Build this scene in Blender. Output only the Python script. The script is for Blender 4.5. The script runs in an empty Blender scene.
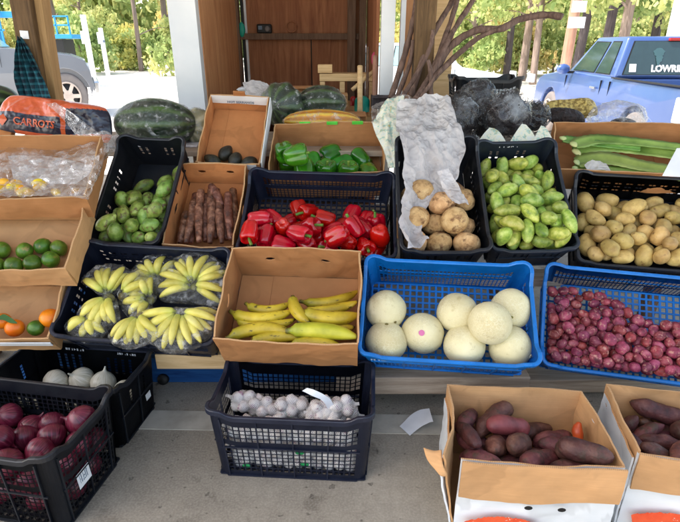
import bpy, bmesh, math, random
from mathutils import Vector, Matrix, Euler, noise
random.seed(7)
R = math.radians
C = bpy.context.scene.collection
PI = math.pi

# ------------------------------------------------------------------ camera model
CF, CP, CH = 510.0, R(23), 1.4
CAM = Vector((0, 0, CH))
def ray(x, y):
    a = (x - 340) / CF; b = (261 - y) / CF
    return Vector((a, math.cos(CP) + b * math.sin(CP), -math.sin(CP) + b * math.cos(CP)))
def at(x, y, zc):
    return CAM + ray(x, y) * zc
def on_plane(x, y, p0, n):
    d = ray(x, y)
    return CAM + d * ((p0 - CAM).dot(n) / d.dot(n))

# ------------------------------------------------------------------ containers
# rim centre, yaw, tilt, roll, W, D, H, k (distance scale)
CONT = dict(
 banana=(-0.766,1.790,0.518,-2.5,37.8,-2.4,.606,.405,.20,1),
 plant=(-0.186,1.723,0.539,-3.2,33.6,-0.7,.520,.400,.20,.97),
 melon=(0.397,1.662,0.512,-6.7,38.6,0.0,.620,.394,.20,1),
 redpot=(1.131,1.737,0.406,-13.8,49.0,-0.3,.622,.412,.22,1),
 guava=(-0.854,2.096,0.853,-5.4,41.3,-1.1,.295,.521,.20,1.05),
 yuca=(-0.565,2.078,0.785,-1.4,37.2,-1.3,.290,.422,.14,1.05),
 redpep=(-0.083,1.958,0.790,-1.9,35.6,-1.3,.600,.416,.20,1.085),
 jica=(0.420,2.067,0.845,-1.3,40.3,0.6,.345,.560,.22,1.02),
 mango=(0.807,2.166,0.811,-1.1,41.7,1.7,.350,.556,.20,1),
 yelpot=(1.346,2.083,0.710,-10.4,46.2,-0.9,.616,.434,.20,1),
 avo=(-0.509,2.498,1.031,-0.8,38.4,-2.5,.294,.429,.10,1.03),
 greenpep=(-0.055,2.288,0.982,-0.7,31.5,0.8,.500,.319,.17,1.105),
 aloe=(1.236,2.188,1.002,-13.5,30.2,1.0,.600,.307,.13,1.1),
 trayA=(-1.259,1.935,0.974,7.9,30.6,-1.1,.603,.340,.12,1.06),
 lime=(-1.222,1.645,0.803,3.7,34.0,-1.4,.613,.288,.12,1.12),
 orange=(-1.236,1.467,0.629,4.1,36.8,-2.5,.619,.244,.12,1.17),
 redon=(-1.100,1.335,0.310,-9.6,0,0,.58,.335,.310,1),
 whon=(-1.043,1.66,0.278,-9.0,0,0,.534,.30,.278,1),
 garlic=(-0.159,1.490,0.294,-3.6,0,0,.546,.313,.294,1),
 sweet=(0.590,1.284,0.305,-4.2,0,0,.457,.346,.305,1),
 sweetb=(1.109,1.275,0.305,-10.8,0,0,.422,.328,.305,1),
)
def cont(n):
    x, y, z, yaw, tilt, roll, W, D, H, k = CONT[n]
    c = CAM + (Vector((x, y, z)) - CAM) * k
    M = Matrix.Rotation(R(yaw), 3, 'Z') @ Matrix.Rotation(-R(roll), 3, 'Y') @ Matrix.Rotation(R(tilt), 3, 'X')
    H = H if k == 1 else H
    base = c - M @ Vector((0, 0, H))
    m = M.to_4x4(); m.translation = base
    return m, W * k, D * k, H

# ------------------------------------------------------------------ mesh helpers
def me_from(name, verts, faces, smooth=True):
    m = bpy.data.meshes.new(name); m.from_pydata(verts, [], faces); m.update()
    if smooth:
        for p in m.polygons: p.use_smooth = True
    return m
def link(name, me, mat=None, parent=None, M=None):
    o = bpy.data.objects.new(name, me); C.objects.link(o)
    if mat is not None:
        if not len(me.materials): me.materials.append(mat)
        elif me.materials[0] != mat: me.materials[0] = mat
    if parent is not None: o.parent = parent
    if M is not None: o.matrix_local = M
    return o
def empty(name, M):
    o = bpy.data.objects.new(name, None); C.objects.link(o)
    o.empty_display_size = .1; o.matrix_world = M
    return o
def tag(o, label=None, cat=None, group=None, kind=None):
    if label: o['label'] = label
    if cat: o['category'] = cat
    if group: o['group'] = group
    if kind: o['kind'] = kind
    return o
def bm_me(name, bm, smooth=False):
    me = bpy.data.meshes.new(name)
    bmesh.ops.recalc_face_normals(bm, faces=bm.faces)
    bm.to_mesh(me); bm.free()
    if smooth:
        for p in me.polygons: p.use_smooth = True
    return me
def bx(bm, x0, x1, y0, y1, z0, z1, M=None, bev=0):
    r = bmesh.ops.create_cube(bm, size=1)
    vs = r['verts']
    for v in vs:
        v.co = Vector(((x0+x1)/2 + v.co.x*(x1-x0), (y0+y1)/2 + v.co.y*(y1-y0), (z0+z1)/2 + v.co.z*(z1-z0)))
    if bev:
        es = list({e for v in vs for e in v.link_edges})
        g = bmesh.ops.bevel(bm, geom=es, offset=bev, segments=2, affect='EDGES', profile=.5)
        vs = [v for v in g['verts']] if g['verts'] else vs
        vs = list({v for f in g['faces'] for v in f.verts} | {v for v in vs if v.is_valid})
    if M is not None:
        for v in vs: v.co = M @ v.co
    return vs
def box_me(name, x0, x1, y0, y1, z0, z1, bev=0, M=None):
    bm = bmesh.new(); bx(bm, x0, x1, y0, y1, z0, z1, M, bev); return bm_me(name, bm)
def catmull(pts, n):
    out = []
    P = [pts[0]] + list(pts) + [pts[-1]]
    for i in range(1, len(P) - 2):
        for k in range(n):
            t = k / n
            a, b, c, d = P[i-1], P[i], P[i+1], P[i+2]
            out.append(.5*((2*b) + (c-a)*t + (2*a-5*b+4*c-d)*t*t + (3*b-a-3*c+d)*t**3))
    out.append(P[-2])
    return out
def tube_geo(pts, rad, n=10, V=None, F=None, sec=None):
    """append a tube along pts; rad(t) -> radius; sec(phi) multiplies it"""
    V = [] if V is None else V; F = [] if F is None else F
    base = len(V); N = len(pts)
    t0 = (pts[1]-pts[0]).normalized()
    up = Vector((0, 0, 1)) if abs(t0.z) < .9 else Vector((1, 0, 0))
    nrm = t0.cross(up).normalized()
    for i, p in enumerate(pts):
        t = (pts[min(i+1, N-1)] - pts[max(i-1, 0)]).normalized()
        nrm = (nrm - t * nrm.dot(t)).normalized(); b = t.cross(nrm)
        r = rad(i/(N-1))
        for k in range(n):
            a = 2*PI*k/n; rr = r*(sec(a) if sec else 1)
            V.append(p + (nrm*math.cos(a) + b*math.sin(a))*rr)
    for i in range(N-1):
        for k in range(n):
            a = base+i*n+k; b2 = base+i*n+(k+1) % n
            F.append((a, b2, b2+n, a+n))
    F.append(tuple(base+k for k in range(n))[::-1]); F.append(tuple(base+(N-1)*n+k for k in range(n)))
    return V, F
def tube_me(name, pts, rad, n=10, sm=4, sec=None):
    P = catmull([Vector(p) for p in pts], sm) if sm else [Vector(p) for p in pts]
    f = rad if callable(rad) else (lambda t: rad)
    V, F = tube_geo(P, f, n, sec=sec)
    return me_from(name, V, F)
def revolve(name, prof, n=32, mod=None):
    """prof: list (r,z) from top to bottom, first & last r~0"""
    V, F = [], []
    m = len(prof)
    V.append(Vector((0, 0, prof[0][1])))
    for i in range(1, m-1):
        for k in range(n):
            a = 2*PI*k/n; r, z = prof[i]
            p = Vector((r*math.cos(a), r*math.sin(a), z))
            if mod: p = mod(p, a, i/(m-1))
            V.append(p)
    V.append(Vector((0, 0, prof[-1][1])))
    L = len(V)-1
    for k in range(n):
        F.append((0, 1+k, 1+(k+1) % n))
        F.append((L, L-n+(k+1) % n, L-n+k))
    for i in range(m-3):
        for k in range(n):
            a = 1+i*n+k; b = 1+i*n+(k+1) % n
            F.append((a, a+n, b+n, b))
    return me_from(name, V, F)
def smooth_prof(pts, n=4):
    return [(p.x, p.y) for p in catmull([Vector((a, b)) for a, b in pts], n)]
def blob(name, fn, sub=3):
    bm = bmesh.new(); bmesh.ops.create_icosphere(bm, subdivisions=sub, radius=1)
    for v in bm.verts: v.co = fn(v.co.normalized())
    return bm_me(name, bm, True)
def nz(p, s, seed=0):
    return noise.noise(Vector(p)*s + Vector((seed*7.3, seed*3.1, seed*1.7)))

# ------------------------------------------------------------------ produce shapes (metres)
def m_potato(seed, l=.06, w=.048, bump=.09):
    rng = random.Random(seed); q = rng.uniform(.88, 1.0); l *= rng.uniform(.85, 1.15); w *= rng.uniform(.88, 1.1); bend = rng.uniform(-.12, .12)
    def f(d):
        k = 1 + bump*nz(d, 1.3, seed) + .025*nz(d, 4, seed+9)
        return Vector((d.x*l/2*k, d.y*w/2*k + bend*d.x*d.x*w, d.z*w/2*k*q))
    return blob('potato', f)
def m_pear(seed, l=.085, w=.052, neck=.25):
    rng = random.Random(seed); l *= rng.uniform(.9, 1.12); w *= rng.uniform(.9, 1.1); bend = rng.uniform(-.15, .15)
    def f(d):
        k = 1 + .05*nz(d, 1.5, seed) + .03*nz(d, 5, seed+5)
        g = 1 - neck*max(0, d.x)**1.3
        return Vector((d.x*l/2, d.y*w/2*k*g + bend*d.x*d.x*w, d.z*w/2*k*g))
    return blob('fruit', f)
def m_round(seed, r=.03, sq=.95, bump=.04, fine=.0):
    def f(d):
        k = 1 + bump*nz(d, 1.2, seed) + fine*nz(d, 6, seed)
        z = d.z*sq
        dim = 1 - .10*math.exp(-((1-d.z)/.06))
        return Vector((d.x*r*k, d.y*r*k, z*r*k*dim))
    return blob('fruit', f)
def m_jicama(seed, r=.05):
    def f(d):
        k = 1 + .10*nz(d, 1.1, seed) + .05*nz(d, 3, seed+3)+.02*nz(d, 9, seed)
        rr = math.hypot(d.x, d.y)
        z = d.z*.78
        if d.z > .9: z += (d.z-.9)*1.2
        return Vector((d.x*r*k, d.y*r*k, z*r*k))
    return blob('root', f)
def m_pepper(seed, r=.042, h=.085):
    rng = random.Random(seed); n = rng.choice([3, 4, 4]); ph = rng.uniform(0, 6); sk = rng.uniform(-.25, .25)
    pr = smooth_prof([(0, .34), (.30, .40), (.62, .50), (.88, .44), (1, .25), (.98, 0), (.90, -.22), (.74, -.40), (.45, -.50), (.2, -.46), (0, -.42)], 3)
    def mod(p, a, t):
        lob = abs(math.cos(n*(a-ph)/2))**.7
        k = .84 + .19*lob + .12*nz(p, 1.2, seed) + .03*nz(p, 3.5, seed+4)
        zz = p.z + (.05*lob if t < .5 else -.06*lob)*math.hypot(p.x, p.y)
        return Vector((p.x*k + sk*p.z, p.y*k, zz))
    me = revolve('flesh', pr, 40, mod)
    for v in me.vertices: v.co = Vector((v.co.x*r, v.co.y*r, v.co.z*h))
    return me
def m_pepper_stem(seed, h=.085):
    rng = random.Random(seed); b = rng.uniform(-.018, .018)
    z = .33*h
    pts = [Vector((0, 0, z-.003)), Vector((0, 0, z+.006)), Vector((b*.4, 0, z+.018)), Vector((b, .003, z+.036))]
    return tube_me('stem', pts, lambda t: .013*(1-t*4)+.0055*(t*4) if t < .25 else .0055+.001*t, 8, 4)
def m_onion(seed, r=.046):
    rng = random.Random(seed)
    pr = smooth_prof([(0, 1.35), (.06, 1.33), (.10, 1.1), (.22, .93), (.55, .76), (.88, .42), (1, 0), (.9, -.42), (.55, -.78), (.18, -.93), (.1, -.98), (0, -.96)], 3)
    ph = rng.uniform(0, 6)
    def mod(p, a, t):
        k = 1 + .03*math.sin(3*a+ph) + .012*math.sin(11*a)
        return Vector((p.x*k, p.y*k, p.z + (.25*math.sin(ph)*p.x if p.z > 1 else 0)))
    me = revolve('onion', pr, 32, mod)
    for v in me.vertices: v.co *= r
    return me
def m_tuber(seed, l=.2, w=.06):
    rng = random.Random(seed); l *= rng.uniform(.8, 1.2); w *= rng.uniform(.72, 1.25)
    b = rng.uniform(-.12, .12)*l; b2 = rng.uniform(-.1, .1)*l
    pts = catmull([Vector((-l/2, 0, 0)), Vector((-l/5, b, b2*.3)), Vector((l/5, b*.6, 0)), Vector((l/2, -b*.4, b2*.4))], 6)
    def rad(t):
        e = max(0, 1-abs(2*t-1)**(2.0+seed % 3*.5))**.62
        return w/2*max(.05, e)*(1+.28*noise.noise(Vector((t*3.5, seed, 0))))*(1.05-.3*t)
    V, F = tube_geo(pts, rad, 14)
    V = [v + v.normalized()*(.006*nz(v, 26, seed)+.0025*nz(v, 70, seed)) for v in V]
    return me_from('tuber', V, F)
def m_melon(seed, r=.078):
    rng = random.Random(seed); r *= rng.uniform(.95, 1.06); e = rng.uniform(.92, 1.10)
    def f(d):
        k = 1 + .05*nz(d, 1.0, seed) + .006*nz(d, 7, seed) - .06*math.exp(-((1-d.z)/.012))
        return Vector((d.x*r*k, d.y*r*k, d.z*r*k*e))
    return blob('melon', f, 4)
def m_avocado(seed, l=.095, w=.066):
    def f(d):
        g = 1 - .35*max(0, d.x)**1.2
        k = 1 + .012*nz(d, 14, seed)
        return Vector((d.x*l/2*k, d.y*w/2*g*k, d.z*w/2*g*k))
    return blob('avocado', f, 4)
SHAPES = dict(
 redpot=[lambda s=s: m_potato(s, .052-.0016*s, .045-.0014*s, .10) for s in range(9)],
 yelpot=[lambda s=s: m_potato(s+20, .104-.003*s, .074-.0015*s, .13) for s in range(9)],
 mango=[lambda s=s: m_pear(s+40, .108, .058, .22) for s in range(5)],
 guava=[lambda s=s: m_pear(s+50, .098, .064, .36) for s in range(5)],
 jica=[lambda s=s: m_jicama(s+60, .058) for s in range(4)],
 redpep=[lambda s=s: m_pepper(s+70, .043-.001*s, .084+.003*s) for s in range(8)],
 greenpep=[lambda s=s: m_pepper(s+80, .052, .106) for s in range(5)],
 lime=[lambda s=s: m_round(s+90, .034, .92, .06) for s in range(4)],
 redon=[lambda s=s: m_onion(s+100, .045) for s in range(3)],
 whon=[lambda s=s: m_onion(s+110, .050) for s in range(3)],
 sweet=[lambda s=s: m_tuber(s+120, .15, .070) for s in range(6)],
 melon=[lambda s=s: m_melon(s+130) for s in range(4)],
 avo=[lambda s=s: m_avocado(s+140) for s in range(3)],
)
SHAPES['sweetb'] = SHAPES['sweet']

# ------------------------------------------------------------------ materials
def s(r, g, b, k=1.0):
    f = lambda c: ((c/255+.055)/1.055)**2.4 if c > 10 else c/255/12.92
    return (f(r)*k, f(g)*k, f(b)*k, 1)
class NT:
    def __init__(self, name):
        self.m = bpy.data.materials.new(name); self.m.use_nodes = True
        self.t = self.m.node_tree; self.t.nodes.clear()
        self.out = self.n('ShaderNodeOutputMaterial')
    def n(self, typ, **kw):
        x = self.t.nodes.new(typ)
        for k, v in kw.items(): setattr(x, k, v)
        return x
    def l(self, a, b): self.t.links.new(a, b)
    def coords(self, rnd=True, kind='Object'):
        tc = self.n('ShaderNodeTexCoord'); o = tc.outputs[kind]
        if rnd:
            oi = self.n('ShaderNodeObjectInfo'); self.oi = oi
            mu = self.n('ShaderNodeMath', operation='MULTIPLY'); mu.inputs[1].default_value = 37.0
            self.l(oi.outputs['Random'], mu.inputs[0])
            ad = self.n('ShaderNodeVectorMath', operation='ADD'); self.l(o, ad.inputs[0]); self.l(mu.outputs[0], ad.inputs[1]); o = ad.outputs[0]
        return o
    def noise(self, vec, scale, detail=4, rough=.55, dist=0):
        x = self.n('ShaderNodeTexNoise'); x.inputs['Scale'].default_value = scale; x.inputs['Detail'].default_value = detail
        x.inputs['Roughness'].default_value = rough; x.inputs['Distortion'].default_value = dist
        self.l(vec, x.inputs['Vector']); return x.outputs['Fac']
    def ramp(self, fac, stops, interp='LINEAR'):
        x = self.n('ShaderNodeValToRGB'); x.color_ramp.interpolation = interp; e = x.color_ramp.elements
        while len(e) < len(stops): e.new(.5)
        for i, (p, c) in enumerate(stops):
            e[i].position = p; e[i].color = c if hasattr(c, '__len__') else (c, c, c, 1)
        self.l(fac, x.inputs['Fac']); return x.outputs['Color']
    def mix(self, fac, a, b, mode='MIX'):
        x = self.n('ShaderNodeMix', data_type='RGBA', blend_type=mode)
        if hasattr(fac, 'links') or isinstance(fac, bpy.types.NodeSocket): self.l(fac, x.inputs[0])
        else: x.inputs[0].default_value = fac
        for i, v in ((6, a), (7, b)):
            if isinstance(v, bpy.types.NodeSocket): self.l(v, x.inputs[i])
            else: x.inputs[i].default_value = v
        return x.outputs[2]
    def bsdf(self, col, rough=.5, bump=None, bs=.3, bd=.002, **kw):
        b = self.n('ShaderNodeBsdfPrincipled')
        if isinstance(col, bpy.types.NodeSocket): self.l(col, b.inputs['Base Color'])
        else: b.inputs['Base Color'].default_value = col
        if isinstance(rough, bpy.types.NodeSocket): self.l(rough, b.inputs['Roughness'])
        else: b.inputs['Roughness'].default_value = rough
        if bump is not None:
            u = self.n('ShaderNodeBump'); u.inputs['Strength'].default_value = bs; u.inputs['Distance'].default_value = bd
            self.l(bump, u.inputs['Height']); self.l(u.outputs[0], b.inputs['Normal']); self.bn = u
        for k, v in kw.items(): b.inputs[k.replace('_', ' ')].default_value = v
        self.b = b
        return b
    def done(self, sh):
        self.l(sh.outputs[0], self.out.inputs[0]); return self.m
def prod(name, stops, scale=20, rough=.45, bump=60, bs=.25, bd=.002, vr=.25, hr=.03, spots=None, spec=.5, coat=0, sss=0, detail=4):
    t = NT(name); v = t.coords()
    col = t.ramp(t.noise(v, scale, detail), stops)
    hs = t.n('ShaderNodeHueSaturation')
    m1 = t.n('ShaderNodeMapRange'); m1.inputs[3].default_value = 1-vr; m1.inputs[4].default_value = 1+vr
    t.l(t.oi.outputs['Random'], m1.inputs[0]); t.l(m1.outputs[0], hs.inputs['Value'])
    fr = t.n('ShaderNodeMath', operation='FRACT'); mm = t.n('ShaderNodeMath', operation='MULTIPLY'); mm.inputs[1].default_value = 7.77
    t.l(t.oi.outputs['Random'], mm.inputs[0]); t.l(mm.outputs[0], fr.inputs[0])
    m2 = t.n('ShaderNodeMapRange'); m2.inputs[3].default_value = .5-hr; m2.inputs[4].default_value = .5+hr
    t.l(fr.outputs[0], m2.inputs[0]); t.l(m2.outputs[0], hs.inputs['Hue']); t.l(col, hs.inputs['Color'])
    col = hs.outputs[0]
    if spots:
        sc, lo, hi, sc_col = spots
        f = t.ramp(t.noise(v, sc, 3, .6), [(lo, 0.0), (hi, 1.0)])
        col = t.mix(f, col, sc_col)
    kw = dict(Specular_IOR_Level=spec, Coat_Weight=coat, Coat_Roughness=.1)
    if sss: kw.update(Subsurface_Weight=sss, Subsurface_Scale=.01)
    return t.done(t.bsdf(col, rough, t.noise(v, bump, 3), bs, bd, **kw))
M = {}
M['redpot'] = prod('red potato skin', [(.3, s(86, 30, 40)), (.5, s(140, 50, 68)), (.74, s(178, 98, 106))], 34, .55, 120, .25, spots=(80, .56, .70, s(196, 144, 128)), vr=.35, hr=.02)
M['yelpot'] = prod('yellow potato skin', [(.3, s(166, 130, 74)), (.55, s(205, 172, 104)), (.8, s(222, 194, 132))], 22, .55, 140, .25, spots=(45, .62, .74, s(128, 90, 52)), vr=.22, hr=.012)
M['mango'] = prod('green fruit skin', [(.3, s(98, 124, 44)), (.48, s(150, 168, 66)), (.7, s(194, 200, 112))], 34, .42, 70, .5, .003, spots=(95, .64, .70, s(88, 82, 44)), vr=.30, hr=.035)
M['guava'] = prod('dusty green fruit skin', [(.3, s(84, 110, 40)), (.5, s(136, 160, 66)), (.72, s(180, 196, 112))], 30, .42, 60, .5, .003, spots=(44, .54, .66, s(104, 86, 54)), vr=.3, hr=.03)
M['jica'] = prod('tan root skin', [(.3, s(158, 114, 72)), (.55, s(206, 164, 114)), (.8, s(228, 194, 146))], 24, .75, 60, 1, .006, spots=(30, .52, .66, s(120, 82, 50)), vr=.15, hr=.01)
M['redpep'] = prod('red pepper skin', [(.3, s(170, 6, 18)), (.6, s(205, 10, 26)), (.8, s(214, 16, 26))], 12, .16, 30, .12, vr=.14, hr=.004, coat=.5)
M['greenpep'] = prod('green pepper skin', [(.3, s(30, 96, 14)), (.6, s(58, 140, 26)), (.8, s(96, 168, 40))], 12, .17, 30, .12, vr=.3, hr=.02, coat=.5)
M['stem'] = prod('green stem', [(.3, s(84, 124, 40)), (.7, s(130, 164, 70))], 30, .5)
M['lime'] = prod('citrus green skin', [(.3, s(44, 74, 16)), (.55, s(78, 112, 28)), (.8, s(126, 144, 58))], 26, .34, 200, .3, .001, spots=(40, .60, .70, s(140, 124, 66)), vr=.3, hr=.02)
M['orangef'] = prod('orange skin', [(.3, s(214, 104, 10)), (.7, s(240, 140, 24))], 12, .35, 220, .3, .001, vr=.1, hr=.01)
def onion_mat(name, c1, c2, c3):
    t = NT(name); v = t.coords()
    tc = t.n('ShaderNodeTexCoord'); sp = t.n('ShaderNodeSeparateXYZ'); t.l(tc.outputs['Object'], sp.inputs[0])
    a = t.n('ShaderNodeMath', operation='ARCTAN2'); t.l(sp.outputs[1], a.inputs[0]); t.l(sp.outputs[0], a.inputs[1])
    cb = t.n('ShaderNodeCombineXYZ'); mu = t.n('ShaderNodeMath', operation='MULTIPLY'); mu.inputs[1].default_value = 9
    t.l(a.outputs[0], mu.inputs[0]); t.l(mu.outputs[0], cb.inputs[0])
    mz = t.n('ShaderNodeMath', operation='MULTIPLY'); mz.inputs[1].default_value = 12; t.l(sp.outputs[2], mz.inputs[0]); t.l(mz.outputs[0], cb.inputs[2])
    st = t.noise(cb.outputs[0], 1.6, 4)
    col = t.ramp(st, [(.3, c1), (.5, c2), (.72, c3)])
    col = t.mix(t.ramp(t.noise(v, 18, 3), [(.5, 0.0), (.8, .6)]), col, c3)
    return t.done(t.bsdf(col, .3, st, .25, .002, Coat_Weight=.15, Coat_Roughness=.3))
M['redon'] = onion_mat('red onion skin', s(48, 8, 22), s(92, 16, 40), s(146, 60, 82))
M['whon'] = onion_mat('white onion skin', s(176, 170, 140), s(222, 216, 194), s(242, 238, 226))
M['sweet'] = prod('sweet potato skin', [(.3, s(52, 22, 24)), (.5, s(92, 46, 44)), (.75, s(128, 84, 74))], 22, .6, 60, .9, .005, spots=(30, .54, .66, s(70, 50, 40)), vr=.45, hr=.03, detail=8)
M['sweetred'] = prod('reddish sweet potato skin', [(.3, s(92, 36, 42)), (.6, s(128, 62, 66)), (.8, s(160, 104, 98))], 16, .5, 70, .5, .003, vr=.1, hr=.01)
M['sweetcut'] = prod('orange root flesh', [(.3, s(190, 60, 30)), (.7, s(214, 84, 40))], 16, .4)
def melon_mat():
    t = NT('netted melon rind'); v = t.coords()
    base = t.ramp(t.noise(v, 7, 5), [(.3, s(204, 190, 146)), (.55, s(224, 213, 170)), (.8, s(234, 226, 190))])
    vo = t.n('ShaderNodeTexVoronoi', feature='DISTANCE_TO_EDGE'); vo.inputs['Scale'].default_value = 85
    ad = t.n('ShaderNodeVectorMath', operation='ADD'); nn = t.n('ShaderNodeTexNoise'); nn.inputs['Scale'].default_value = 60; t.l(v, nn.inputs['Vector'])
    sc_ = t.n('ShaderNodeVectorMath', operation='SCALE'); sc_.inputs['Scale'].default_value = .012; t.l(nn.outputs['Color'], sc_.inputs[0]); t.l(v, ad.inputs[0]); t.l(sc_.outputs[0], ad.inputs[1]); t.l(ad.outputs[0], vo.inputs['Vector'])
    net = t.ramp(vo.outputs['Distance'], [(.0, .7), (.09, .0)])
    f = t.mix(t.ramp(t.noise(v, 9, 3), [(.35, 0.0), (.6, 1.0)]), (0, 0, 0, 1), net)
    col = t.mix(f, base, s(238, 230, 200)); col = t.mix(t.ramp(t.noise(v, 30, 4, .7), [(.58, 0.0), (.72, .5)]), col, s(170, 150, 100))
    return t.done(t.bsdf(col, .62, f, .5, .002, Specular_IOR_Level=.3))
M['melon'] = melon_mat()
M['avo'] = prod('dark avocado skin', [(.3, s(22, 22, 16)), (.7, s(54, 52, 38))], 30, .45, 130, .8, .003)
M['yuca'] = prod('waxed brown root bark', [(.3, s(60, 34, 25)), (.5, s(110, 66, 48)), (.72, s(170, 122, 98))], 38, .48, 80, 1, .007, vr=.2, hr=.01, detail=8, coat=.1)
M['bananatip'] = prod('brown banana tip', [(.3, s(92, 84, 40)), (.7, s(140, 130, 60))], 30, .6)
def peel(name, c1, c2, c3, spot, lo, green):
    t = NT(name); v = t.coords()
    col = t.ramp(t.noise(v, 14, 4), [(.3, c1), (.6, c2), (.85, c3)])
    tc = t.n('ShaderNodeTexCoord'); sp = t.n('ShaderNodeSeparateXYZ'); t.l(tc.outputs['Generated'], sp.inputs[0])
    col = t.mix(t.ramp(sp.outputs[0], [(.05, .75), (.35, 0.0)]), col, green)
    hs = t.n('ShaderNodeHueSaturation'); m1 = t.n('ShaderNodeMapRange'); m1.inputs[3].default_value = .84; m1.inputs[4].default_value = 1.12
    t.l(t.oi.outputs['Random'], m1.inputs[0]); t.l(m1.outputs[0], hs.inputs['Value']); t.l(col, hs.inputs['Color']); col = hs.outputs[0]
    mp = t.n('ShaderNodeMapping'); mp.inputs['Scale'].default_value = (.35, 1, 1); t.l(v, mp.inputs[0])
    col = t.mix(t.ramp(t.noise(mp.outputs[0], 70, 3, .6), [(lo, 0.0), (lo+.07, .85)]), col, spot)
    col = t.mix(t.ramp(sp.outputs[0], [(.0, 1.0), (.055, .5), (.09, 0.0), (.955, 0.0), (.985, 1.0)]), col, s(66, 54, 30))
    return t.done(t.bsdf(col, .45, t.noise(v, 40, 2), .12, .002))
M['banana'] = peel('yellow banana peel', s(190, 178, 74), s(224, 212, 108), s(236, 228, 150), s(120, 96, 40), .68, s(170, 186, 80))
M['bananagreen'] = peel('green yellow banana peel', s(160, 176, 60), s(196, 206, 84), s(216, 220, 120), s(100, 96, 40), .70, s(130, 164, 60))
M['plantain'] = peel('plantain peel', s(166, 140, 26), s(210, 180, 46), s(226, 202, 82), s(52, 42, 20), .60, s(150, 150, 40))
M['plantaingreen'] = peel('green plantain peel', s(160, 160, 34), s(202, 196, 54), s(218, 210, 84), s(70, 66, 24), .64, s(140, 154, 40))
def stripe_mat(name, base, dark, light, n=10, horizontal=True):
    t = NT(name); v = t.coords()
    tc = t.n('ShaderNodeTexCoord'); sp = t.n('ShaderNodeSeparateXYZ'); t.l(tc.outputs['Object'], sp.inputs[0])
    a = t.n('ShaderNodeMath', operation='ARCTAN2'); t.l(sp.outputs[1], a.inputs[0]); t.l(sp.outputs[2], a.inputs[1])
    nn = t.noise(v, 14, 4); ad = t.n('ShaderNodeMath', operation='MULTIPLY_ADD'); ad.inputs[1].default_value = n; t.l(a.outputs[0], ad.inputs[0])
    m3 = t.n('ShaderNodeMath', operation='MULTIPLY'); m3.inputs[1].default_value = 3.0; t.l(nn, m3.inputs[0]); t.l(m3.outputs[0], ad.inputs[2])
    si = t.n('ShaderNodeMath', operation='SINE'); t.l(ad.outputs[0], si.inputs[0])
    mr = t.n('ShaderNodeMapRange'); mr.inputs[1].default_value = -1; t.l(si.outputs[0], mr.inputs[0])
    col = t.ramp(mr.outputs[0], [(.25, dark), (.6, base), (.9, light)])
    col = t.mix(t.ramp(t.noise(v, 60, 3), [(.62, 0.0), (.70, .5)]), col, light)
    return t.done(t.bsdf(col, .35, nn, .1, .002, Coat_Weight=.15))
M['watermelon'] = stripe_mat('dark striped melon rind', s(34, 60, 30), s(20, 40, 20), s(70, 96, 46))
M['squash'] = stripe_mat('orange yellow squash rind', s(226, 160, 20), s(200, 128, 14), s(236, 196, 70), 8)
M['palemelon'] = stripe_mat('pale netted rind', s(168, 160, 124), s(140, 136, 100), s(196, 188, 156), 8)
def cardboard(name, c, k=.12):
    t = NT(name); v = t.coords()
    n1 = t.noise(v, 3, 5, .6); mp = t.n('ShaderNodeMapping'); mp.inputs['Scale'].default_value = (6, 6, 160); t.l(v, mp.inputs[0])
    n2 = t.noise(mp.outputs[0], 1.5, 3)
    a = tuple(x*(1-k*1.6) for x in c[:3])+(1,); b = tuple(min(1, x*(1+k)) for x in c[:3])+(1,)
    col = t.ramp(n1, [(.3, a), (.7, b)]); col = t.mix(t.ramp(n2, [(.35, 0.0), (.7, .35)]), col, a)
    col = t.mix(t.ramp(t.noise(v, 11, 4), [(.66, 0.0), (.76, .35)]), col, tuple(x*.5 for x in c[:3])+(1,))
    col = t.mix(t.ramp(t.noise(v, 4.3, 3, .5, 1.0), [(.56, 0.0), (.60, .28), (.75, .12)]), col, tuple(x*.45 for x in c[:3])+(1,))
    return t.done(t.bsdf(col, .85, n2, .2, .001, Specular_IOR_Level=.2))
M['card'] = cardboard('brown cardboard', s(178, 126, 82), .16)
M['cardlight'] = cardboard('light tan cardboard', s(200, 154, 108), .16)
M['cardorange'] = cardboard('orange tan cardboard', s(188, 126, 78), .16)
M['cardwhite'] = cardboard('white printed cardboard', s(222, 224, 226), .04)
M['print'] = prod('orange red print', [(.3, s(214, 70, 34)), (.7, s(228, 92, 50))], 30, .7, spots=(50, .62, .66, s(236, 226, 214)), vr=.02, hr=.0)
M['ink'] = prod('grey blue ink', [(.3, s(96, 112, 130)), (.7, s(120, 134, 150))], 30, .7, vr=0, hr=0)
M['greenprint'] = prod('bright green print', [(.3, s(70, 190, 50)), (.7, s(100, 210, 80))], 30, .7, vr=0, hr=0)
def edge_mat():
    t = NT('corrugated board edge'); v = t.coords(False)
    w = t.n('ShaderNodeTexWave'); w.inputs['Scale'].default_value = 60; w.bands_direction = 'X'; w.inputs['Distortion'].default_value = 1.5; t.l(v, w.inputs['Vector'])
    return t.done(t.bsdf(t.ramp(w.outputs['Fac'], [(.3, s(176, 134, 92)), (.7, s(204, 162, 116))]), .9))
M['cardedge'] = edge_mat()
def plastic(name, c, rough=.38, tex=True):
    t = NT(name); v = t.coords()
    d = tuple(min(1, x*1.8+.012) for x in c[:3])+(1,)
    col = t.mix(t.ramp(t.noise(v, 9, 5, .65), [(.45, 0.0), (.8, .55)]), c, d)
    rg = t.ramp(t.noise(v, 16, 4), [(.3, rough-.08), (.8, rough+.2)])
    return t.done(t.bsdf(col, rg, t.noise(v, 90, 2), .1, .001))
M['black'] = plastic('black crate plastic', s(18, 22, 30))
M['navy'] = plastic('navy crate plastic', s(18, 24, 42))
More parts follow.
